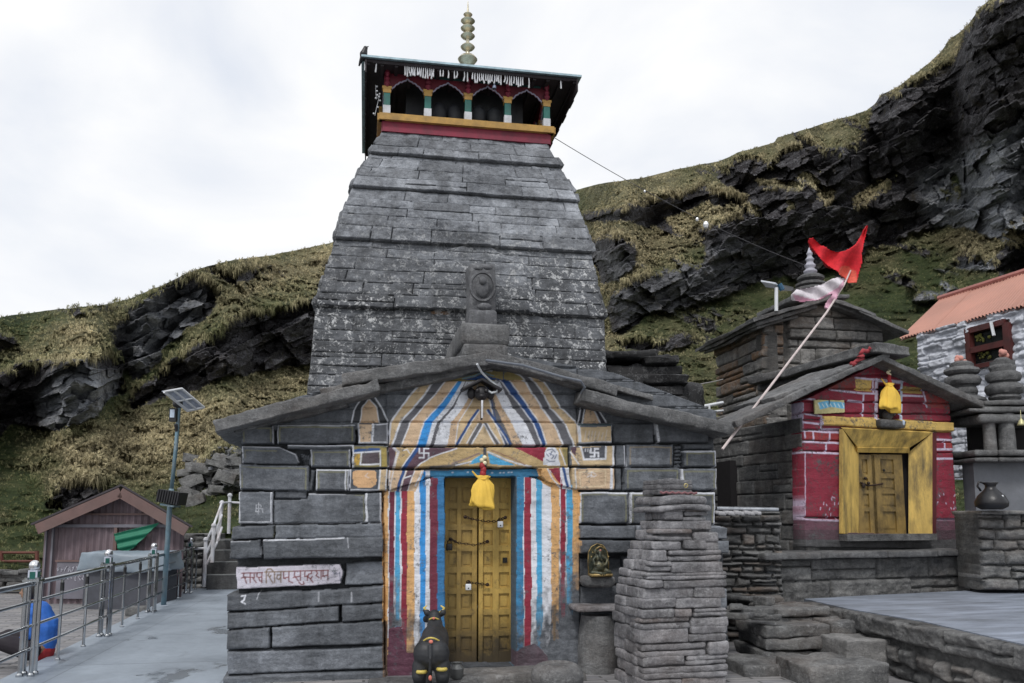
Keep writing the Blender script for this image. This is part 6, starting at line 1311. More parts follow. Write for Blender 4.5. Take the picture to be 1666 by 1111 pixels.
RS = Sheet(A*[1, 1, 0], (B-A)*[1, 1, 0]/ln, ZZ, -HF, 0, ln, 0.6, A[2], 0.010, base=-0.07, seed=70, wob=0.02); RS.masonry(0, ln, 0.6, A[2], hc=(0.08, 0.2), lc=(0.2, 0.5), dv=0.025, lich=0.3, gap=0.02, r=0.04); RS.build('wall_face', M_rub, rw4, rough=0.02, thick=0.6)
m = MB(); m.col = (0.6, 0.3, 0, 1); m.rock((A+B)/2+HF*0.3+ZZ*0.01, (ln, 0.75, 0.05), RT, HF, seg=0.08, r=0.02, amp=0.01, sd=5); smooth_by_angle(m.build('wall_cap', M_rub, rw4), 50)
pot = thing('black_pot', 'round black pot with short neck on the low wall beside the red shrine', 'pot', atD(1612, 829, 10.8)); c = atD(1614, 829, 10.75); k = 10.75/FPX
m = MB(); m.lathe(c, [(15*k, 0), (24*k, 5*k), (25*k, 12*k), (20*k, 22*k), (11*k, 31*k), (8*k, 35*k), (8*k, 39*k), (12*k, 43*k), (11*k, 44*k), (7*k, 40*k)], 28); M_blk = plain('soot_black', (0.012, 0.012, 0.015), 0.4, var=0.3); m.build('pot_body', M_blk, pot, smooth=True)
m = MB(); m.tube([c+RT*(-9*k)+ZZ*42*k, c+RT*(-18*k)+ZZ*45*k, c+RT*(-21*k)+ZZ*38*k, c+RT*(-16*k)+ZZ*30*k], 0.014, 7); m.build('handle', M_blk, pot, smooth=True)
m = MB(); m.ball(c+RT*(8*k)+ZZ*21*k-HF*18*k, 0.018, 8, (1, .5, 1)); m.build('pot_rivet', M_brt, pot)
# rock mass behind the temple, right of the tower
ro = thing('rock_outcrop', 'dark layered rock outcrop behind the right side of the temple roof', 'rock', atD(1060, 640, 13.5)); m = MB(); m.col = (0.30, 0.5, 0, 1)
for (xa, xb, y, th, d, sd) in ((985, 1072, 568, 0.14, 0.0, 1), (1050, 1108, 578, 0.16, -.05, 2), (985, 1112, 592, 0.2, -0.12, 3), (1035, 1122, 608, 0.18, 0.0, 4), (1030, 1112, 626, 0.2, -0.03, 5), (1040, 1118, 645, 0.22, 0.02, 6), (1000, 1110, 672, 0.3, 0, 7), (960, 1050, 610, 0.5, 0.25, 8)):
    A = atD(xa, y, 13.3-d); B = atD(xb, y, 13.3-d); m.rock((A+B)/2+HF*0.7-ZZ*th/2, (np.linalg.norm(B-A), 1.4, th), RT, HF, seg=0.07, r=0.05, amp=0.05, big=0.05, sd=sd, strat=0.03)
m.rock(atD(1040, 700, 14)+ZZ*-1.0, (2.0, 1.2, 3.6), seg=0.15, r=0.2, amp=0.1)
smooth_by_angle(m.build('rock_mass', stone('dark_rock', (0.015, 0.015, 0.018), (0.07, 0.07, 0.075), lich=0.3, bump=0.8), ro), 50)
# =================================================================== STACKED STONE SHRINE (front right)
DC = 7.75
cb = atD(1092, 1111, DC); ca = thing('stacked_stone_shrine', 'tall tapering shrine of stacked rough stones standing before the right half of the temple', 'shrine', cb*[1, 1, 0])
M_cairn = stone('cairn_stone', (0.055, 0.055, 0.062), (0.42, 0.415, 0.435), lich=0.35, warm=0.12, bump=0.9)
kc = DC/FPX; uC = np.array([math.cos(R(6)), math.sin(R(6)), 0]); wC = np.array([-math.sin(R(6)), math.cos(R(6)), 0])
# front outline: (y, left corner px of the front face, right px)
PRF = [(1125, 1028, 1184), (1090, 1030, 1182), (1040, 1026, 1183), (1005, 1024, 1184), (985, 1025, 1174), (960, 1028, 1184), (930, 1034, 1180), (900, 1044, 1172), (870, 1050, 1166), (845, 1060, 1152), (832, 1066, 1142), (815, 1070, 1136)]
ys_ = np.array([p[0] for p in PRF])[::-1]; xl_ = np.array([p[1] for p in PRF])[::-1]; xr_ = np.array([p[2] for p in PRF])[::-1]
cuts = [1126, 1104, 1083, 1067, 1046, 1022, 1004, 990, 974, 956, 943, 930, 912, 894, 879, 862, 847, 832, 818]
rr = random.Random(21)
m = MB(); xc = 1104
for i in range(len(cuts)-1):
    y0, y1 = cuts[i], cuts[i+1]; ym = (y0+y1)/2; xl0 = float(np.interp(ym, ys_, xl_))+14; xr0 = float(np.interp(ym, ys_, xr_))+8; zc = atD(1100, ym, DC)[2]; h = (y0-y1)*kc
    wdt = (xr0-xl0)*kc; c0 = atD((xl0+xr0)/2, ym, DC)
    c0 = np.array([c0[0], c0[1], zc]); dep = wdt*0.72
    nst = rr.choice([1, 2, 2, 2, 3]); cutx = sorted([rr.uniform(0.22, 0.78) for _ in range(nst-1)]); xs0 = [0]+cutx+[1]
    tl = rr.uniform(-0.012, 0.012)
    for j in range(nst):
        a, b = xs0[j], xs0[j+1]
        if b-a < 0.12: continue
        parts = [(0, 1)] if rr.random() < 0.7 else [(0, 0.5), (0.5, 1)]
        for (pa, pb) in parts:
            t_ = rr.uniform(0.42, 0.62); m.col = (t_, rr.uniform(0.2, 0.9), 0.25 if rr.random() < 0.12 else 0, 1)
            m.rock(c0+uC*((a+b)/2-0.5)*wdt+wC*(0.12+rr.uniform(-.012, .012))+ZZ*((pa+pb)/2-0.5)*h+ZZ*tl*j, ((b-a)*wdt-0.006, 0.24, h*(pb-pa)-0.004), uC, wC, seg=0.035, r=min(0.02, h*(pb-pa)*0.4), amp=0.014, big=0.02, sd=i*7+j+int(pb*3), freq=9, strat=0.006)
    for side_ in (-1, 1):
        for j in range(2):
            m.col = (rr.uniform(0.4, 0.6), rr.uniform(0.2, 0.7), 0, 1); m.rock(c0+uC*side_*(wdt/2-0.10)+wC*(0.12+wdt*(0.16+0.30*j)+rr.uniform(-.01, .01))+ZZ*rr.uniform(-.004, .004), (0.2, wdt*0.33, h-0.004), uC, wC, seg=0.05, r=min(0.02, h*0.4), amp=0.014, big=0.02, sd=i*9+j+90)
    m.col = (0.4, 0.3, 0, 1); m.box(c0+wC*dep/2, (wdt-0.12, dep-0.12, h+0.01), uC, wC)
smooth_by_angle(m.build('stone_courses', M_cairn, ca), 60)
m = MB()
for (y, hw, th, sd) in ((812, 42, 0.085, 1), (824, 46, 0.05, 2)):
    m.col = (0.52, 0.6, 0, 1); c = atD(1112, y, DC)+wC*0.26; m.rock(c, (hw*2*kc, 0.62, th), uC, wC, seg=0.04, r=th*0.45, amp=0.02, big=0.02, sd=sd, warp=lambda P: P+np.stack([P[:, 0]*0, P[:, 0]*0, -0.35*P[:, 0]**2], 1))
for (y, hw, th, sd) in ((800, 31, 0.05, 5), (792, 31, 0.05, 6), (784, 30, 0.05, 7)):
    m.col = (0.42, 0.4, 0, 1); c = atD(1106, y, DC)+wC*0.26; m.rock(c, (hw*2*kc, 0.36, th), uC, wC, seg=0.04, r=0.015, amp=0.008, sd=sd)
m.col = (0.45, 0.7, 0, 1); m.rock(atD(1105, 783, DC)+wC*0.26, (52*kc, 0.34, 0.06), uC, wC, seg=0.03, r=0.025, amp=0.02, big=0.02, sd=9, warp=lambda P: P+np.stack([P[:, 0]*0, P[:, 0]*0, -1.0*P[:, 0]**2], 1))
smooth_by_angle(m.build('cap_stone', M_cairn, ca), 60)
m = MB(); m.tube([atD(1116+3*math.cos(t), 790+3*math.sin(t), DC-0.02) for t in np.linspace(0, 6.28, 14)], 0.005, 6); m.build('brass_ring', plain('brass', (0.5, 0.42, 0.2), 0.4, metal=0.7), ca)
m = MB(); P = [atD(x, 801+0.02*(x-1064)+(1 if i % 2 else -1), DC-0.0) for i, x in enumerate(range(1074, 1138, 5))]; m.tube(P, 0.012, 6); m.build('faded_thread', plain('faded_thread', PC(120, 80, 84), 0.8), ca)
# =================================================================== ITEMS BY THE DOOR
# low curved stone between the door and the stacked shrine
lp = thing('stone_post', 'dark rounded stone post under a flat pale slab, beside the right door jamb', 'stone post', atY(972, 1110, -0.12)*[1, 1, 0])
m = MB(); m.col = (0.5, 0.4, 0, 1); c = atY(972, 1060, -0.15); zz0 = atY(972, 1000, -0.15)[2]
m.lathe(c*[1, 1, 0], [(0.20, -0.1), (0.20, zz0*0.4), (0.185, zz0*0.75), (0.16, zz0)], 20); smooth_by_angle(m.build('post_body', M_slab, lp), 40)
m = MB(); m.col = (0.62, 0.5, 0.12, 1); A = atY(932, 988, -0.3); B = atY(1014, 992, -0.3); m.rock((A+B)/2+np.array([0.02, 0.12, 0]), (np.linalg.norm(B-A), 0.34, 0.055), seg=0.04, r=0.022, amp=0.012, big=0.01, sd=5); smooth_by_angle(m.build('post_slab', M_cairn, lp), 60)
# bracket and idol
bk = thing('stone_bracket', 'rounded grey stone bracket on the temple wall under the small dark idol', 'bracket', atY(974, 955, -0.15))
m = MB(); m.col = (0.55, 0.3, 0, 1); A = atY(948, 946, -0.16); B = atY(1000, 946, -0.16); m.rock((A+B)/2+np.array([0, 0.05, 0]), (np.linalg.norm(B-A), 0.26, 0.12), seg=0.03, r=0.05, amp=0.006, warp=lambda P: P*np.stack([1-0.9*np.clip(-P[:, 2], 0, 1), 1+0*P[:, 1], 1+0*P[:, 1]], 1)); smooth_by_angle(m.build('bracket_stone', M_slab, bk), 60)
def blobs(parts, name, mat, parent, voxel=0.008, smooth=3):
    """one continuous body: overlapping tapering limbs fused by a voxel remesh"""
    m = MB()
    for P in parts:
        if P[0] == 'b': m.ball(P[1], P[2], 16, P[3] if len(P) > 3 else (1, 1, 1))
        else:
            m.tube(P[1], P[2], 12)
            for q_, r_ in zip(P[1], P[2] if hasattr(P[2], '__len__') else [P[2]]*len(P[1])): m.ball(q_, r_, 12)
    o = m.build(name, mat, parent, smooth=True)
    md = o.modifiers.new('fuse', 'REMESH'); md.mode = 'VOXEL'; md.voxel_size = voxel; md.use_smooth_shade = True
    ms = o.modifiers.new('soften', 'SMOOTH'); ms.iterations = smooth; ms.factor = 0.5; return o
ic = atY(974, 937, -0.16); k = 8.35/FPX
idol = thing('seated_idol', 'small dark seated idol with gilded edges on a rounded stone bracket', 'idol', ic)
def I(x, y, d=0.0): return ic+np.array([(x-974)*k, -d, (937-y)*k])
M_idol = plain('dark_bronze', (0.045, 0.055, 0.042), 0.4, metal=0.4, var=0.6, scale=40, dirt=(0.20, 0.165, 0.08), dirtamt=0.55); M_gilt = plain('gilt_paint', (0.42, 0.30, 0.12), 0.4, metal=0.5, dirt=(0.05, 0.04, 0.03), dirtamt=0.8, scale=30)
m = MB(); P = [I(957, 936), I(956, 915), I(957, 898), I(962, 889), I(972, 884), I(982, 887), I(989, 897), I(991, 915), I(991, 936)]; m.prism(P, 0.03, (0, 1, 0)); m.build('back_plate', M_idol, idol)
blobs([('b', I(974, 921, .05), 0.062, (1.05, 0.8, 1.0)), ('b', I(974, 908, .045), 0.05, (1, 0.8, 1.0)), ('b', I(973, 897, .05), 0.033), ('b', I(968, 897, .04), 0.026, (1, .4, 1.2)), ('b', I(979, 897, .04), 0.026, (1, .4, 1.2)), ('t', [I(973, 898, .08), I(972, 905, .10), I(975, 911, .10)], [0.017, 0.013, 0.009]), ('t', [I(968, 905, .05), I(962, 910, .07), I(964, 918, .09)], [0.02, 0.016, 0.014]), ('t', [I(980, 905, .05), I(986, 911, .07), I(982, 918, .09)], [0.02, 0.016, 0.014]), ('t', [I(966, 927, .06), I(960, 931, .09), I(974, 932, .12)], [0.03, 0.028, 0.02]), ('t', [I(982, 927, .06), I(988, 931, .09), I(976, 933, .12)], [0.03, 0.028, 0.02])], 'figure', M_idol, idol, 0.005)
m = MB(); m.tube([p+np.array([0, -0.004, 0]) for p in P], 0.005, 6); m.box(I(974, 934.5, .06), (36*k, 0.14, 0.028)); m.tube([I(966, 893, .07), I(970, 890, .075), I(974, 888, .075), I(978, 890, .075), I(981, 893, .07)], 0.008, 6)
for i in range(9): m.ball(I(959+i*3.8, 934.5, .135), 0.008, 6)
for (x, y) in ((959, 905), (961, 898), (988, 905), (986, 898), (963, 912), (985, 913), (968, 925), (980, 925), (974, 915)): m.ball(I(x, y, .07), 0.009, 6)
m.build('gilded_trim', M_gilt, idol, smooth=True); m = MB(); m.ball(I(973.5, 894.5, .085), 0.011, 8); m.build('face_mark', plain('pale_red_paint', PC(190, 120, 105), 0.6), idol)
# round carved stone
dc = G(907, 1100, 0.02); sd_ = thing('carved_stone_disc', 'round flat carved stone lying in front of the right door jamb', 'stone', dc*[1, 1, 0])
m = MB(); m.col = (0.5, 0.5, 0, 1); c = atD(907, 1104, 7.75); k = 7.75/FPX; n = 48; V = []; pr = [(34, -14), (40, -6), (41, 6), (38, 16), (31, 22), (26, 24), (22, 22), (0.5, 22)]
for i, (r, z) in enumerate(pr):
    for j in range(n):
        a = 2*math.pi*j/n; f = 1+(0.035*math.cos(a*16) if i in (1, 2, 3) else 0)+0.015*math.sin(a*3); V.append(c+np.array([r*k*f*math.cos(a), r*k*f*math.sin(a), z*k]))
m.add(V, [(p_*n+j, p_*n+(j+1) % n, (p_+1)*n+(j+1) % n, (p_+1)*n+j) for p_ in range(len(pr)-1) for j in range(n)]); smooth_by_angle(m.build('disc', M_slab, sd_), 50)
# small metal pot
pc_ = atD(743, 1103, 7.95); mp_ = thing('metal_pot', 'small dull metal pot standing on the threshold beside the black bull', 'pot', pc_); k = 7.95/FPX
m = MB(); m.lathe(pc_, [(9*k, 0), (10.5*k, 2*k), (11*k, 13*k), (11.5*k, 15*k), (8*k, 19*k), (7*k, 22*k), (8.5*k, 24*k), (7.5*k, 24*k), (6*k, 20*k), (9*k, 14*k), (9*k, 3*k)], 24); smooth_by_angle(m.build('pot_body', plain('dull_tin', (0.16, 0.165, 0.165), 0.45, metal=0.5, dirt=(0.05, 0.05, 0.045)), mp_), 50)
# ------------------------------------------------------------------ bull statue seen from behind
DB = 7.3; kb = DB/FPX; bc = atD(701, 1128, DB); bz = bc[2]
bull = thing('bull_statue', 'black painted stone bull with yellow horns and garlands, facing the temple door', 'statue', bc)
def Bp(x, y, d=0.0): return bc+RT*((x-701)*kb)+ZZ*((1128-y)*kb)+HF*d
M_bull = plain('black_bull_paint', (0.020, 0.022, 0.026), 0.6, var=0.5, dirt=(0.05, 0.052, 0.058), dirtamt=0.35, bump=0.1)
body = [('b', Bp(701, 1068, 0.02), 0.148, (0.98, 1.0, 0.95)), ('b', Bp(692, 1066, -0.02), 0.105, (1, 1, 1.1)), ('b', Bp(711, 1066, -0.02), 0.105, (1, 1, 1.1)), ('t', [Bp(701, 1062, 0.05), Bp(701, 1058, 0.25), Bp(700, 1052, 0.40)], [0.135, 0.13, 0.125]),
        ('t', [Bp(700, 1050, 0.34), Bp(699, 1036, 0.44), Bp(697, 1024, 0.50)], [0.105, 0.075, 0.062]), ('b', Bp(700, 1041, 0.34), 0.062, (1, 1, .9)),
        ('t', [Bp(697, 1020, 0.50), Bp(689, 1022, 0.55), Bp(681, 1027, 0.60)], [0.062, 0.045, 0.034]),
        ('t', [Bp(685, 1085, -0.02), Bp(683, 1100, -0.05), Bp(684, 1116, -0.01), Bp(684, 1127, 0.0)], [0.075, 0.062, 0.048, 0.052]), ('t', [Bp(718, 1085, -0.02), Bp(720, 1100, -0.05), Bp(719, 1116, -0.01), Bp(719, 1127, 0.0)], [0.075, 0.062, 0.048, 0.052]),
        ('t', [Bp(688, 1080, 0.42), Bp(688, 1105, 0.42), Bp(688, 1127, 0.42)], [0.055, 0.04, 0.042]), ('t', [Bp(713, 1080, 0.42), Bp(713, 1105, 0.42), Bp(713, 1127, 0.42)], [0.055, 0.04, 0.042]),
        ('t', [Bp(701, 1052, -0.11), Bp(702, 1070, -0.145), Bp(701, 1092, -0.12)], [0.016, 0.013, 0.014])]
blobs(body, 'body', M_bull, bull, 0.009, 3)
m = MB()
for sg, x in ((-1, 684), (1, 711)):
    pass
blobs([('t', [Bp(690, 1018, 0.50), Bp(684, 1014, 0.50), Bp(679, 1010, 0.49)], [0.022, 0.030, 0.012]), ('t', [Bp(706, 1018, 0.50), Bp(711, 1014, 0.50), Bp(714, 1010, 0.49)], [0.022, 0.030, 0.012])], 'ear', M_bull, bull, 0.006)
M_yp = plain('yellow_statue_paint', PC(196, 176, 72), 0.5, dirt=(0.3, 0.12, 0.03), dirtamt=0.4, scale=30)
m = MB(); m.tube([Bp(689, 1015, 0.5), Bp(682, 1011, 0.5), Bp(679, 1006, 0.5), Bp(684, 1002, 0.5)], [0.016, 0.015, 0.011, 0.004], 8); m.build('horn', M_yp, bull, smooth=True)
m = MB(); m.tube([Bp(705, 1015, 0.5), Bp(711, 1011, 0.5), Bp(713, 1006, 0.5), Bp(707, 1002, 0.5)], [0.016, 0.015, 0.011, 0.004], 8); m.build('horn', M_yp, bull, smooth=True)
m = MB(); P = []
for t in np.linspace(0, 1, 15): x = 682+t*39; P.append(Bp(x, 1050-8.5*math.sin(t*math.pi)+6*abs(t-0.5)**2*4-1, 0.02-0.105*math.sin(t*math.pi)-0.0))
m.tube(P, 0.008, 6); P = [Bp(689.5+t*16, 1024-3.5*math.sin(t*math.pi), 0.43-0.035*math.sin(t*math.pi)) for t in np.linspace(0, 1, 9)]; m.tube(P, 0.008, 6)
for (x, y) in ((687, 1093), (719, 1089)): m.tube([Bp(x+6.5*math.cos(t)-0, y+1.5*math.sin(t), -0.05+0.075*math.sin(t)-0.0) for t in np.linspace(math.pi*1.0, math.pi*2.0, 9)], 0.017, 6)
m.build('painted_garland', M_yp, bull, smooth=True)
m = MB(); m.ball(Bp(702, 1046, -0.105), 0.016, 8, (1.2, .5, 1)); m.ball(Bp(697.5, 1021, 0.385), 0.012, 8, (1.2, .5, 1)); m.ball(Bp(702, 1100, -0.13), 0.016, 8, (1, .6, 1.5)); m.build('red_tassel', plain('coral_paint', PC(200, 110, 92), 0.6), bull, smooth=True)
bs = thing('base_slab', 'low rough stone slab under the black bull statue', 'slab', bc-ZZ*0.08); m = MB(); m.col = (0.5, 0.5, 0, 1); A = atD(612, 1111, 7.6); B = atD(772, 1111, 7.6)
m.rock(np.array([(A[0]+B[0])/2, bc[1]+0.25, bz-0.055]), (1.0, 1.15, 0.10), seg=0.06, r=0.03, amp=0.02, big=0.02, sd=3); smooth_by_angle(m.build('slab', M_rub, bs), 50)
sb_ = thing('door_step', 'long worn stone step in front of the yellow double doors', 'step', (0.1, -0.45, 0)); m = MB(); m.col = (0.5, 0.5, 0, 1); m.rock((0.15, -0.38, -0.02), (1.6, 0.5, 0.18), seg=0.07, r=0.03, amp=0.02, big=0.02, sd=6); smooth_by_angle(m.build('step_stone', M_rub, sb_), 50)
# =================================================================== CROW, CABLES
cc = np.array([e0[0]+0.02, YE+0.05, EZ+0.05]); crow = thing('crow', 'black crow perched on the left front corner of the pavilion roof', 'bird', cc); k = 12.6/FPX
def Kp(x, y, d=0.0): return cc+RT*((x-586)*k)+ZZ*((96-y)*k)+HF*d
M_crow = plain('crow_feathers', (0.010, 0.010, 0.013), 0.5, var=0.3)
blobs([('t', [Kp(584, 99, 0), Kp(585, 92, 0), Kp(587, 85, 0)], [0.045, 0.06, 0.042]), ('b', Kp(588, 81.5, 0), 0.036), ('t', [Kp(583, 97, 0), Kp(580, 103, 0.02), Kp(577.5, 109, 0.04)], [0.035, 0.025, 0.015])], 'body', M_crow, crow, 0.007)
m = MB(); m.tube([Kp(589.5, 80.5), Kp(592, 78.5), Kp(593.5, 77.8)], [0.014, 0.008, 0.002], 8); m.build('beak', M_crow, crow, smooth=True)
m = MB(); m.tube([Kp(586, 96, -.02), Kp(586.5, 100, -.02)], 0.006, 5); m.tube([Kp(588, 96, .02), Kp(588.5, 100, .02)], 0.006, 5); m.build('leg', M_crow, crow)
def cable(name, label, A, B, sag, r, n=24, beads=(), mat=None):
    t = thing(name, label, 'cable', A); P = [A*(1-s_)+B*s_-ZZ*sag*4*s_*(1-s_) for s_ in np.linspace(0, 1, n)]; m = MB(); m.tube(P, r, 5); m.build('wire', mat or plain('grey_wire', (0.10, 0.10, 0.11), 0.6), t)
    if beads:
        for s_, r_ in beads:
            m = MB(); m.ball(A*(1-s_)+B*s_-ZZ*(sag*4*s_*(1-s_)+r_), r_, 8, (1, 1, 1.4)); m.build('insulator', M_brt, t)
    return t
cable('overhead_cable', 'thin grey overhead cable from the pavilion down to the stone shrine spire', rotpt(0, CW/2+0.05, 0.05, CZ+0.1), atD(1312, 432, 16.9), 0.15, 0.006, beads=((0.50, 0.03), (0.535, 0.055), (0.30, 0.02)))
cable('side_wire', 'pale wire strung from the temple roof to the brown stone shrine', atD(1000, 622, 12.6), atD(1176, 617, 15.6), 0.10, 0.011, mat=plain('pale_wire', (0.3, 0.29, 0.28), 0.6))
wbell = thing('small_bell', 'tiny white bell hanging from the pale wire before the dark rock outcrop', 'bell', atD(1088, 638, 13.6)); m = MB(); c = atD(1088, 642, 13.6); m.lathe(c, [(0.045, 0), (0.035, 0.03), (0.022, 0.06), (0.006, 0.08), (0.004, 0.16)], 12); m.build('bell', M_brt, wbell, smooth=True)
wr2 = thing('white_railing', 'short white pipe railing between the temple roof and the brown stone shrine', 'railing', atD(1150, 672, 14.0)); m = MB(); m.tube([atD(1118, 666, 14), atD(1176, 655, 14.4)], 0.028, 8); m.tube([atD(1140, 672, 14), atD(1176, 668, 14.4)], 0.022, 8); m.build('rail', M_brt, wr2); m = MB(); m.tube([atD(1154, 659, 14.2), atD(1154, 700, 14.2)], 0.022, 8); m.build('post', M_brt, wr2)
# =================================================================== LEFT: RAILING
M_ss = plain('stainless_steel', (0.50, 0.52, 0.54), 0.16, metal=1.0, var=0.12, scale=3, bump=0.02, dirt=(0.2, 0.2, 0.21), dirtamt=0.3)
rail = thing('steel_railing', 'stainless steel railing with ball-topped posts along the grey walkway', 'railing', RA)
def rp(s_, z, o=0.0): return RA+rd*s_+rn_*o+ZZ*z
LP = [0.0, np.dot(G(168, 1035)-RA, rd), np.dot(G(245, 996)-RA, rd), np.dot(RB-RA, rd)]; pit = LP[1]
posts = [-2*pit, -pit]+LP+[LP[3]+2.6]
pits = []
for i, s_ in enumerate(posts):
    m = MB(); h = 0.95 if i < 6 else 0.95
    for (dx, do) in ((-0.055, -0.05), (0.055, -0.05), (-0.055, 0.05), (0.055, 0.05)): m.tube([rp(s_+dx, 0.0, do), rp(s_+dx, h, do)], 0.021, 10)
    for dx, do in ((-0.055, -0.05), (0.055, -0.05), (-0.055, 0.05), (0.055, 0.05)): m.lathe(rp(s_+dx, 0, do), [(0.036, 0), (0.036, 0.02), (0.024, 0.035)], 10)
    m.box(rp(s_, h-0.03), (0.17, 0.15, 0.02), rd, rn_); po = m.build('post', M_ss, rail); 
    m = MB(); m.box(rp(s_, h+0.02), (0.085, 0.085, 0.10), rd, rn_); m.build('post_block', plain('white_plate', PC(170, 176, 190), 0.35), po)
    m = MB(); m.box(rp(s_, h+0.02)-rd*0.044+rn_*0, (0.006, 0.05, 0.07), rd, rn_); m.box(rp(s_, h+0.02)-rn_*0.044, (0.05, 0.006, 0.07), rd, rn_); m.build('green_inset', plain('green_glass', PC(20, 84, 76), 0.2), po)
    m = MB(); m.lathe(rp(s_, h+0.07), [(0.02, 0), (0.02, 0.02), (0.045, 0.03)], 12); m.ball(rp(s_, h+0.115), 0.052, 20); m.build('ball_cap', plain('polished_ball', (0.8, 0.8, 0.82), 0.08, metal=1.0, var=0.03, bump=0), po, smooth=True)
for i in range(len(posts)-1):
    a, b = posts[i], posts[i+1]
    for t in (0.33, 0.67):
        s_ = a+(b-a)*t; m = MB(); m.tube([rp(s_, 0), rp(s_, 0.86)], 0.017, 8); m.lathe(rp(s_, 0), [(0.03, 0), (0.03, 0.015), (0.02, 0.025)], 8); bo = m.build('baluster', M_ss, rail)
        m = MB(); m.tube([rp(s_, 0.74), rp(s_, 0.83)], 0.022, 8); m.build('collar', plain('black_rubber', (0.02, 0.02, 0.022), 0.5), bo)
for z, r in ((0.89, 0.025), (0.71, 0.015), (0.475, 0.015), (0.25, 0.015)):
    m = MB(); m.tube([rp(posts[0], z), rp(posts[-1], z)], r, 10); m.build('rail', M_ss, rail, smooth=True)
# second railing across the far end of the walkway up to the stairs
r2_ = thing('stair_railing', 'white and steel handrail climbing beside the stone stairs at the end of the walkway', 'railing', atD(345, 955, 18.2))
M_wp = plain('white_rail_paint', PC(196, 198, 204), 0.45, dirt=(0.35, 0.2, 0.15), dirtamt=0.4, scale=6)
def S18(x, y, D_=18.0): return atD(x, y, D_)
for (P) in ([S18(332, 955), S18(335, 878)], [S18(372, 868, 19.6), S18(374, 806, 19.6)], [S18(355, 880, 19), S18(361, 818, 19)], [S18(345, 915), S18(348, 855)]): m = MB(); m.tube(P, 0.04, 8); m.ball(P[1], 0.06, 8); m.build('post', M_wp, r2_)
for (P) in ([S18(335, 882), S18(347, 856), S18(361, 818, 19), S18(376, 817, 19.6), S18(392, 818, 19.6)], [S18(336, 900), S18(350, 868), S18(361, 838, 19)], [S18(336, 918), S18(352, 885), S18(361, 858, 19)], [S18(334, 892), S18(306, 893), S18(290, 893)]): m = MB(); m.tube(P, 0.025, 8); m.build('rail', M_wp, r2_)
stl = thing('stone_stairs', 'grey stone stairs with pale edges at the far end of the walkway', 'stairs', atD(360, 956, 18.2)*[1, 1, 0])
M_st = stone('stair_stone', (0.05, 0.05, 0.052), (0.15, 0.152, 0.155), lich=0.1)
for i, (yb, yt) in enumerate(((957, 935), (935, 914), (914, 895), (895, 879))):
    D_ = 18.1+0.32*i; A = atD(338, yb, D_); B = atD(440, yb, D_); zt_ = atD(360, yt, D_)[2]; c = (A+B)/2; m = MB()
    m.rock(np.array([c[0], c[1]+0.8, (zt_+(-0.1))/2]), (np.linalg.norm(B-A), 1.6, zt_+0.1), seg=0.2, r=0.02, amp=0.01, sd=i); o = m.build('step', M_st, stl)
    m = MB(); m.box((c[0], c[1]+0.02, zt_+0.004), (np.linalg.norm(B-A), 0.05, 0.02)); m.build('step_edge', plain('pale_edge', (0.24, 0.25, 0.25), 0.8), o)
lw = thing('terrace_wall', 'grey stone retaining wall behind the railing, between the shed and the stairs', 'wall', atD(310, 950, 19.5)*[1, 1, 0])
A = atD(255, 950, 19.6); B = atD(340, 950, 19.6); ln = np.linalg.norm((B-A)[:2]); RS = Sheet(A*[1, 1, 0], (B-A)*[1, 1, 0]/ln, ZZ, -HF, 0, ln, -0.15, atD(300, 868, 19.6)[2], 0.03, base=-0.09, seed=81, wob=0.03); RS.masonry(0, ln, -0.15, 1.3, hc=(0.12, 0.25), lc=(0.25, 0.7), dv=0.05, gap=0.03, r=0.05); RS.build('wall_face', M_rub, lw, thick=1.0)
# scree between shed and temple
sc = thing('scree_rocks', 'pale grey broken rocks on the bank between the solar lamp and the temple', 'rocks', HV[int(np.argmin(np.abs(PY[:, int(np.argmin(np.abs(colx-350)))]-800))), int(np.argmin(np.abs(colx-350)))]); m = MB(); rr = random.Random(31)
for k_ in range(120):
    x = rr.uniform(305, 392); y = 740+60*rr.random()-0.25*(x-350)+10*rr.uniform(-1, 1); z_ = rr.uniform(.08, .1)+0.5*rr.random()**2.5; m.col = (rr.uniform(.5, .75), .5, 0, 1)
    i_ = int(np.argmin(np.abs(colx-x))); j_ = int(np.argmin(np.abs(PY[:, i_]-y))); z_ *= 1.2; hp_ = HV[j_, i_]+(CAM-HV[j_, i_])*0.004
    m.rock(hp_, (z_, z_*rr.uniform(.6, 1), z_*rr.uniform(.25, .6)), (math.cos(.4*math.sin(k_)), 0, math.sin(.4*math.sin(k_))), (0, 1, 0), (-math.sin(.4*math.sin(k_)), 0, math.cos(.4*math.sin(k_))), seg=0.14, r=0.01, amp=0.09, sd=k_)
smooth_by_angle(m.build('broken_rock', M_rub, sc), 40)
# =================================================================== SHED
DS = 16.4
def psd(x, y, off=0.0): return atD(x, y, DS-off)
shed = thing('tin_shed', 'weathered purple-grey corrugated tin shed with a rusty red gabled roof', 'shed', psd(180, 975)*[1, 1, 0])
M_tin = plain('purple_tin', PC(118, 103, 109), 0.6, var=0.2, scale=2.2, dirt=(0.075, 0.045, 0.05), dirtamt=0.55, stretch=(1, 1, 0.5)); M_rust = plain('rusty_red_tin', PC(104, 80, 76), 0.6, dirt=(0.16, 0.12, 0.11), scale=3); M_tin2 = plain('dusty_tin', PC(104, 102, 112), 0.65, dirt=(0.20, 0.20, 0.21), dirtamt=0.5, scale=3)
zb_ = -0.13; HS = psd(255, 950)-CAM; HS = HS*[1, 1, 0]; HS /= np.linalg.norm(HS); OS = psd(66, 977)*[1, 1, 0]+ZZ*zb_; xa = np.dot(psd(66, 977)-psd(66, 977), RT); wS = np.linalg.norm((psd(293, 950)-psd(66, 950))[:2]); zE = psd(60, 856)[2]; zA = psd(197, 797)[2]; US = RT
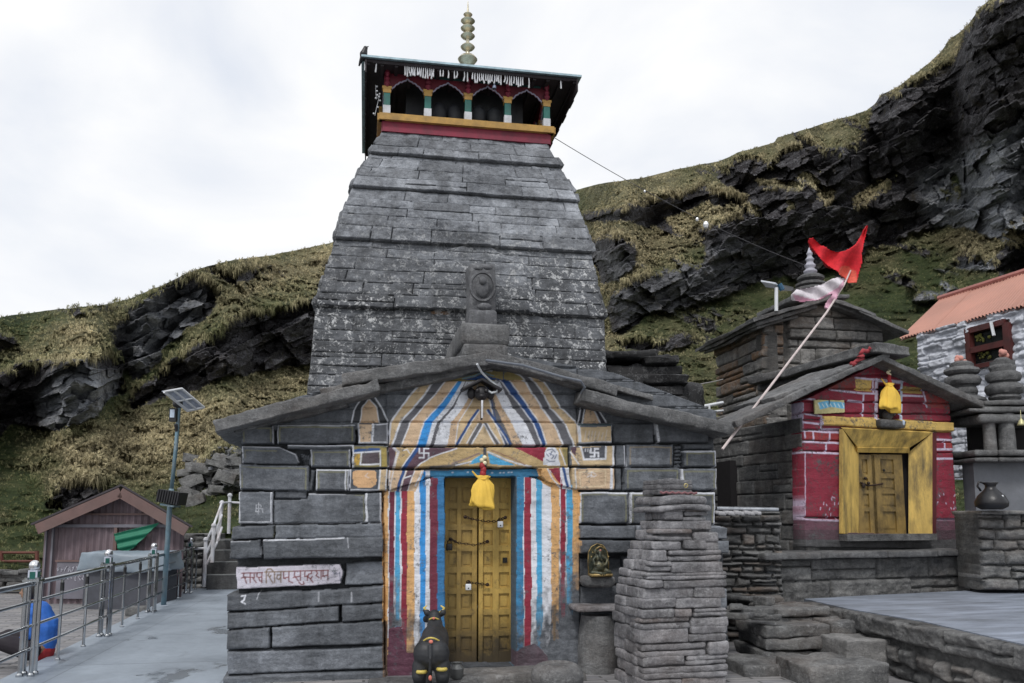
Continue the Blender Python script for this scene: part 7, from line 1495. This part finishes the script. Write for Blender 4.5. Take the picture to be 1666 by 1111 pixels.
def corr(m, P0, U, W_, w_, h_, amp, pitch, nrm, top=None):
    n = int(w_/pitch*6)+1; V = []
    for i in range(n):
        u = w_*i/(n-1); o = amp*math.sin(2*math.pi*u/pitch); t_ = h_ if top is None else top(u); V += [P0+U*u+nrm*o, P0+U*u+W_*t_+nrm*o]
    m.add(V, [(2*i, 2*i+2, 2*i+3, 2*i+1) for i in range(n-1)])
xm = np.dot(psd(197, 900)-OS, US)
topf = lambda u: (zE-zb_)+(zA-zE)*(1-abs(u-xm)/(xm if u < xm else wS-xm))
m = MB(); corr(m, OS, US, ZZ, wS, 0, 0.018, 0.13, -HF, topf); m.build('front_wall', M_tin, shed)
m = MB(); corr(m, OS, HS, ZZ, 1.7, zE-zb_, 0.018, 0.13, -US); corr(m, OS+US*wS, HS, ZZ, 1.7, zE-zb_, 0.018, 0.13, US); m.build('side_wall', M_tin, shed)
def shx(x0, y0, x1, y1, off, th): A = psd(x0, y1, off); B = psd(x1, y0, off); c = (A+B)/2; return c, (abs(np.dot(B-A, RT)), th, abs(B[2]-A[2])), RT, HF
m = MB(); m.box(*shx(68, 858, 78, 978, 0.05, 0.05)); m.box(*shx(78, 856, 89, 976, 0.07, 0.05)); m.box(*shx(70, 853, 290, 858, 0.06, 0.04)); m.build('corner_board', M_tin2, shed)
m = MB(); m.box(*shx(90, 913, 175, 974, 0.05, 0.03)); m.build('lower_panel', M_tin2, shed)
m = MB(); m.box(*shx(185, 852, 187, 975, 0.05, 0.05)); m.box(*shx(90, 911, 187, 914, 0.07, 0.03)); m.box(*shx(135, 835, 250, 838, 0.05, 0.04)); m.build('batten', M_rust, shed)
m = MB(); rr = random.Random(12)
for r_, (x0, x1, y) in enumerate(((94, 128, 926), (98, 155, 940))):
    x = x0
    while x < x1:
        P = [psd(x+rr.uniform(-1, 4), y+rr.uniform(-5, 5), 0.075) for _ in range(4)]; m.tube(P, 0.008, 4); x += 6
m.build('chalk_scrawl', plain('chalk', PC(180, 180, 190), 0.9), shed)
sd1 = psd(197, 789, 0.35); eL = psd(50, 853, 0.35); eR = psd(313, 857, 0.35)
for (P, nm) in ((eL, 'l'), (eR, 'r')):
    m = MB(); U = sd1-P; Ln = np.linalg.norm(U); U /= Ln; Nn_ = np.cross(U, HF); Nn_ = Nn_ if Nn_[2] > 0 else -Nn_
    m.box((P+sd1)/2+HS*1.05, (Ln, 2.1, 0.035), U, HS, Nn_); ro_ = m.build('roof', plain('dark_tin_roof', (0.05, 0.042, 0.05), 0.6), shed)
    m = MB(); m.box((P+sd1)/2-Nn_*0.13-HF*0.0+HF*0.02, (Ln*0.93, 0.03, 0.20), U, HF, Nn_); m.build('barge_board', M_rust, ro_)
gs = thing('green_sheet', 'bright green corrugated sheet hung across the front of the tin shed', 'tin sheet', psd(220, 880, 0.2)); m = MB(); cg = [psd(184, 868, 0.16), psd(263, 848, 0.2), psd(250, 858, 0.2), psd(232, 876, 0.18), psd(212, 896, 0.16), psd(193, 898, 0.14)]
S = Sheet(psd(220, 875, 0.15), RT, ZZ, -HF, -0.8, 0.8, -0.6, 0.6, 0.012, base=0, wob=0.002, seed=91); S.keep([(184, 868), (262, 849), (250, 860), (232, 878), (220, 890), (208, 897), (193, 898)]); S.H = 0.02*np.sin((S.VV-0.22*S.UU)*38); S.build('sheet', plain('green_tin', PC(8, 112, 84, 1.2), 0.45, var=0.12), gs, rough=0.002, strat=0, thick=0.006)
tp = thing('tarpaulin', 'pale blue-grey tarpaulin draped over a stack in front of the tin shed', 'tarpaulin', atD(215, 960, 15.6)*[1, 1, 0]); m = MB(); A = atD(142, 914, 15.7); B = atD(288, 910, 15.7); m.rock((A+B)/2-ZZ*0.02, (np.linalg.norm(B-A), 0.7, 0.34), RT, HF, seg=0.07, r=0.04, amp=0.06, big=0.08, sd=4, freq=3); o = m.build('tarp', plain('tarp_grey', PC(120, 134, 146), 0.5, dirt=(0.3, 0.33, 0.36), scale=2.5, bump=0.3, bscale=8), tp, smooth=True)
m = MB(); m.box((A+B)/2-ZZ*0.55, (np.linalg.norm(B-A)*0.9, 0.5, 0.75), RT, HF); m.build('stack', plain('grey_crates', PC(70, 72, 80), 0.8), tp)
gsm = thing('green_mat', 'small bright green plastic sheet lying on the court by the shed', 'plastic sheet', G(138, 972, -0.12)); m = MB(); m.rock(G(138, 972, -0.11), (0.62, 0.35, 0.03), seg=0.05, r=0.012, amp=0.012, sd=2); m.build('mat', plain('green_plastic', PC(10, 140, 90), 0.4), gsm, smooth=True)
# court blocks, seat
gb_ = thing('stone_block', 'small dark grey stone block on the walkway edge behind the railing', 'block', G(222, 992, -0.1)); m = MB(); m.col = (.5, .2, 0, 1); m.rock(G(224, 994, -0.02), (0.34, 0.24, 0.16), seg=0.05, r=0.03, amp=0.015, sd=8); smooth_by_angle(m.build('block', M_rub, gb_), 50)
# =================================================================== SOLAR LAMP POST
DL_ = 14.6
def sl_(x, y, o=0): return atD(x, y, DL_-o)
lamp = thing('solar_street_lamp', 'solar street lamp on a steel pole with black battery box, beside the shed', 'street lamp', sl_(266, 984)*[1, 1, 0]); M_pole = plain('blue_grey_pole', PC(108, 138, 152), 0.4, metal=0.3, dirt=(0.3, 0.3, 0.3))
m = MB(); m.tube([sl_(266, 984), sl_(276, 826), sl_(279, 795)], 0.045, 12); m.tube([sl_(279, 797), sl_(286, 730), sl_(291, 664), sl_(292, 655)], 0.035, 12); m.tube([sl_(284.5, 722), sl_(286, 722)], 0.043, 10); m.build('pole', M_pole, lamp, smooth=True)
m = MB(); P = [sl_(266, 637, 0.45), sl_(294, 632, 0.15), sl_(333, 665, -0.4), sl_(304, 668, -0.1)]
nn_ = np.cross(P[1]-P[0], P[3]-P[0]); nn_ /= np.linalg.norm(nn_); nn_ = nn_ if nn_[2] > 0 else -nn_
P[2] = P[1]+(P[3]-P[0]); m.prism(P, 0.05, nn_); so_ = m.build('solar_panel', plain('panel_underside', PC(168, 176, 192), 0.45), lamp)
m = MB(); 
for i in range(4): a, b = P[i], P[(i+1) % 4]; m.tube([a-nn_*0.02, b-nn_*0.02], 0.025, 6)
m.tube([(P[0]+P[3])/2-nn_*0.03, (P[1]+P[2])/2-nn_*0.03], 0.02, 6); m.tube([(P[0]+P[1])/2-nn_*0.03, (P[2]+P[3])/2-nn_*0.03], 0.02, 6); m.build('panel_frame', M_brt, so_)
m = MB(); m.ball(sl_(289, 656, 0.05), 0.09, 10); m.tube([sl_(286, 690, 0.05), sl_(288, 704), sl_(287, 716)], 0.03, 8); m.build('bracket', plain('dark_iron_bracket', (0.04, 0.04, 0.045), 0.5), lamp)
m = MB(); c = sl_(282, 675, 0.12); m.box(c, (11*DL_/FPX, 0.08, 22*DL_/FPX), RT, HF); ll = m.build('lamp_head', plain('black_housing', (0.02, 0.02, 0.022), 0.5), lamp); m = MB(); m.box(c-HF*0.045-ZZ*0+ZZ*0.02, (7*DL_/FPX, 0.02, 13*DL_/FPX), RT, HF); m.build('lamp_glass', plain('frosted_glass', PC(170, 184, 200), 0.3), ll)
m = MB(); cb_ = sl_(280, 809, 0.2); tU = np.array([math.cos(R(-9)), 0, math.sin(R(-9))]); tU = RT*math.cos(R(9))-ZZ*math.sin(R(9)); tZ = ZZ*math.cos(R(9))+RT*math.sin(R(9)); m.box(cb_, (36*DL_/FPX, 0.35, 20*DL_/FPX), tU, HF, tZ)
for i in range(9): m.box(cb_+tU*((i-4)*4*DL_/FPX)-HF*0.18, (2*DL_/FPX, 0.04, 20*DL_/FPX), tU, HF, tZ)
m.build('battery_box', plain('black_box', (0.018, 0.018, 0.022), 0.5), lamp); m = MB(); m.box(cb_-tZ*(13*DL_/FPX), (22*DL_/FPX, 0.3, 3*DL_/FPX), tU, HF, tZ); m.build('box_bracket', M_pole, lamp)
# =================================================================== FAR LEFT: red fence, low wall
rf = thing('red_fence', 'low rusty red rail fence on the grass at the far left edge', 'fence', atD(20, 925, 21)*[1, 1, 0]); M_rf = plain('red_fence_paint', PC(110, 62, 52), 0.7, dirt=(0.08, 0.05, 0.04))
for y0, y1 in ((899, 899), (913, 913)): m = MB(); m.tube([atD(-120, y0, 21), atD(62, y1, 21)], 0.035, 6); m.build('rail', M_rf, rf)
for x in (-60, 2, 60): m = MB(); m.tube([atD(x, 896, 21), atD(x, 930, 21)], 0.05, 6); m.build('post', M_rf, rf)
lw2 = thing('low_stone_wall', 'low dark dry stone wall with flat coping under the red fence', 'wall', atD(0, 950, 18.5)*[1, 1, 0]); m = MB(); m.col = (.45, .5, 0, 1); rr = random.Random(2)
for i in range(9): 
    A = atD(-150+i*25, 930+rr.uniform(-2, 2), 18.6); m.rock(A, (0.36, 0.4, 0.09), RT, HF, seg=0.09, r=0.03, amp=0.02, sd=i)
    for j in range(4): m.col = (rr.uniform(.35, .5), .4, 0, 1); m.rock(atD(-150+i*25+rr.uniform(-6, 6), 935+j*7, 18.7), (rr.uniform(.25, .4), 0.4, 0.10), RT, HF, seg=0.1, r=0.03, amp=0.03, sd=i*4+j)
smooth_by_angle(m.build('wall_stones', M_rub, lw2), 50)
# =================================================================== SEATED PERSON
pc0 = RA+rd*0.42+rn_*0.22; per = thing('person', 'person in blue jacket and red shirt sitting on the ground behind the railing', 'person', pc0*[1, 1, 0]-ZZ*0.12)
LFT = rn_ if np.dot(rn_, RT) < 0 else -rn_
hp = G(54, 1074, -0.02); hp = hp+ZZ*0.06
def Q3(l, f, z): return hp+LFT*l+HF*f+ZZ*z       # l: to the left (facing direction), f: away from the camera
hips = Q3(0.0, 0.16, 0.06); chest = Q3(0.03, 0.16, 0.36); neck = Q3(0.10, 0.16, 0.52); head = Q3(0.16, 0.16, 0.66)
M_skin = plain('skin', (0.30, 0.17, 0.11), 0.55, var=0.08, bump=0.02)
bp = [('t', [hips, chest, neck, head], [0.13, 0.12, 0.055, 0.06]), ('b', head, 0.095, (1, 0.85, 1.2))]
for f_ in (0.02, 0.30):
    sh = Q3(0.07, f_, 0.46); el = Q3(0.05, f_+(0.03 if f_ > .1 else -.03), 0.22); wr3 = Q3(0.17, f_+(0.0 if f_ > .1 else 0.03), 0.14); bp.append(('t', [chest, sh, el, wr3], [0.07, 0.06, 0.045, 0.03])); hd_ = wr3+LFT*0.07-ZZ*0.01
    bp.append(('b', hd_, 0.04, (1.1, 0.9, 0.5)))
    for q_ in range(4): b_ = hd_+HF*(q_-1.5)*0.019+LFT*0.03; bp.append(('t', [b_, b_+LFT*(0.03+0.005*(q_ in (1, 2)))-ZZ*0.012, b_+LFT*(0.05+0.007*(q_ in (1, 2)))-ZZ*0.032], [0.010, 0.009, 0.008]))
    bp.append(('t', [hd_-HF*0.03, hd_-HF*0.052+LFT*0.025-ZZ*0.01, hd_-HF*0.055+LFT*0.05-ZZ*0.025], [0.012, 0.010, 0.009]))
    kn = Q3(0.44, f_+0.03, 0.16); an = Q3(0.84, f_+0.02, 0.03); bp.append(('t', [hips+HF*(f_-0.16)*0.5, kn, an, an+LFT*0.1+ZZ*0.05], [0.095, 0.06, 0.042, 0.04]))
bp.append(('b', head+LFT*0.095-ZZ*0.005, 0.018)); blobs(bp, 'body', M_skin, per, 0.008, 2)
jk = [('t', [Q3(-0.01, 0.16, 0.10), Q3(-0.02, 0.16, 0.28), Q3(0.05, 0.16, 0.45), Q3(0.10, 0.16, 0.53)], [0.14, 0.15, 0.12, 0.07])]
for f_ in (0.02, 0.30): jk.append(('t', [Q3(0.05, 0.16, 0.42), Q3(0.07, f_, 0.44), Q3(0.05, f_+(0.03 if f_ > .1 else -.03), 0.22), Q3(0.16, f_+(0.0 if f_ > .1 else 0.03), 0.145)], [0.10, 0.082, 0.062, 0.046]))
jo = blobs(jk, 'jacket', plain('blue_jacket', PC(24, 92, 178, 1.3), 0.55, var=0.3, scale=9, bump=0.6, bscale=16), per, 0.012, 2)
blobs([('t', [Q3(0.02, 0.16, 0.08), Q3(0.0, 0.16, 0.02)], [0.135, 0.14])], 'shirt_hem', plain('red_shirt', PC(150, 26, 32), 0.7), per, 0.012)
tr_ = [('b', Q3(0.05, 0.16, 0.04), 0.15, (1, 1, 0.7))]
for f_ in (0.02, 0.30): tr_.append(('t', [Q3(0.05, f_, 0.05), Q3(0.44, f_+0.03, 0.16), Q3(0.82, f_+0.02, 0.035)], [0.12, 0.085, 0.062]))
blobs(tr_, 'trousers', plain('dark_trousers', (0.016, 0.012, 0.018), 0.8), per, 0.012)
blobs([('b', head-LFT*0.02+ZZ*0.025, 0.108, (0.95, 0.95, 1.12))], 'hair', plain('dark_hair', (0.012, 0.009, 0.008), 0.6), per, 0.01)
m = MB()
for f_ in (0.02, 0.30): m.rock(Q3(0.92, f_+0.02, 0.05), (0.11, 0.27, 0.10), HF, LFT, seg=0.03, r=0.04, amp=0)
m.build('shoe', plain('dark_shoe', (0.03, 0.028, 0.03), 0.6), per, smooth=True)
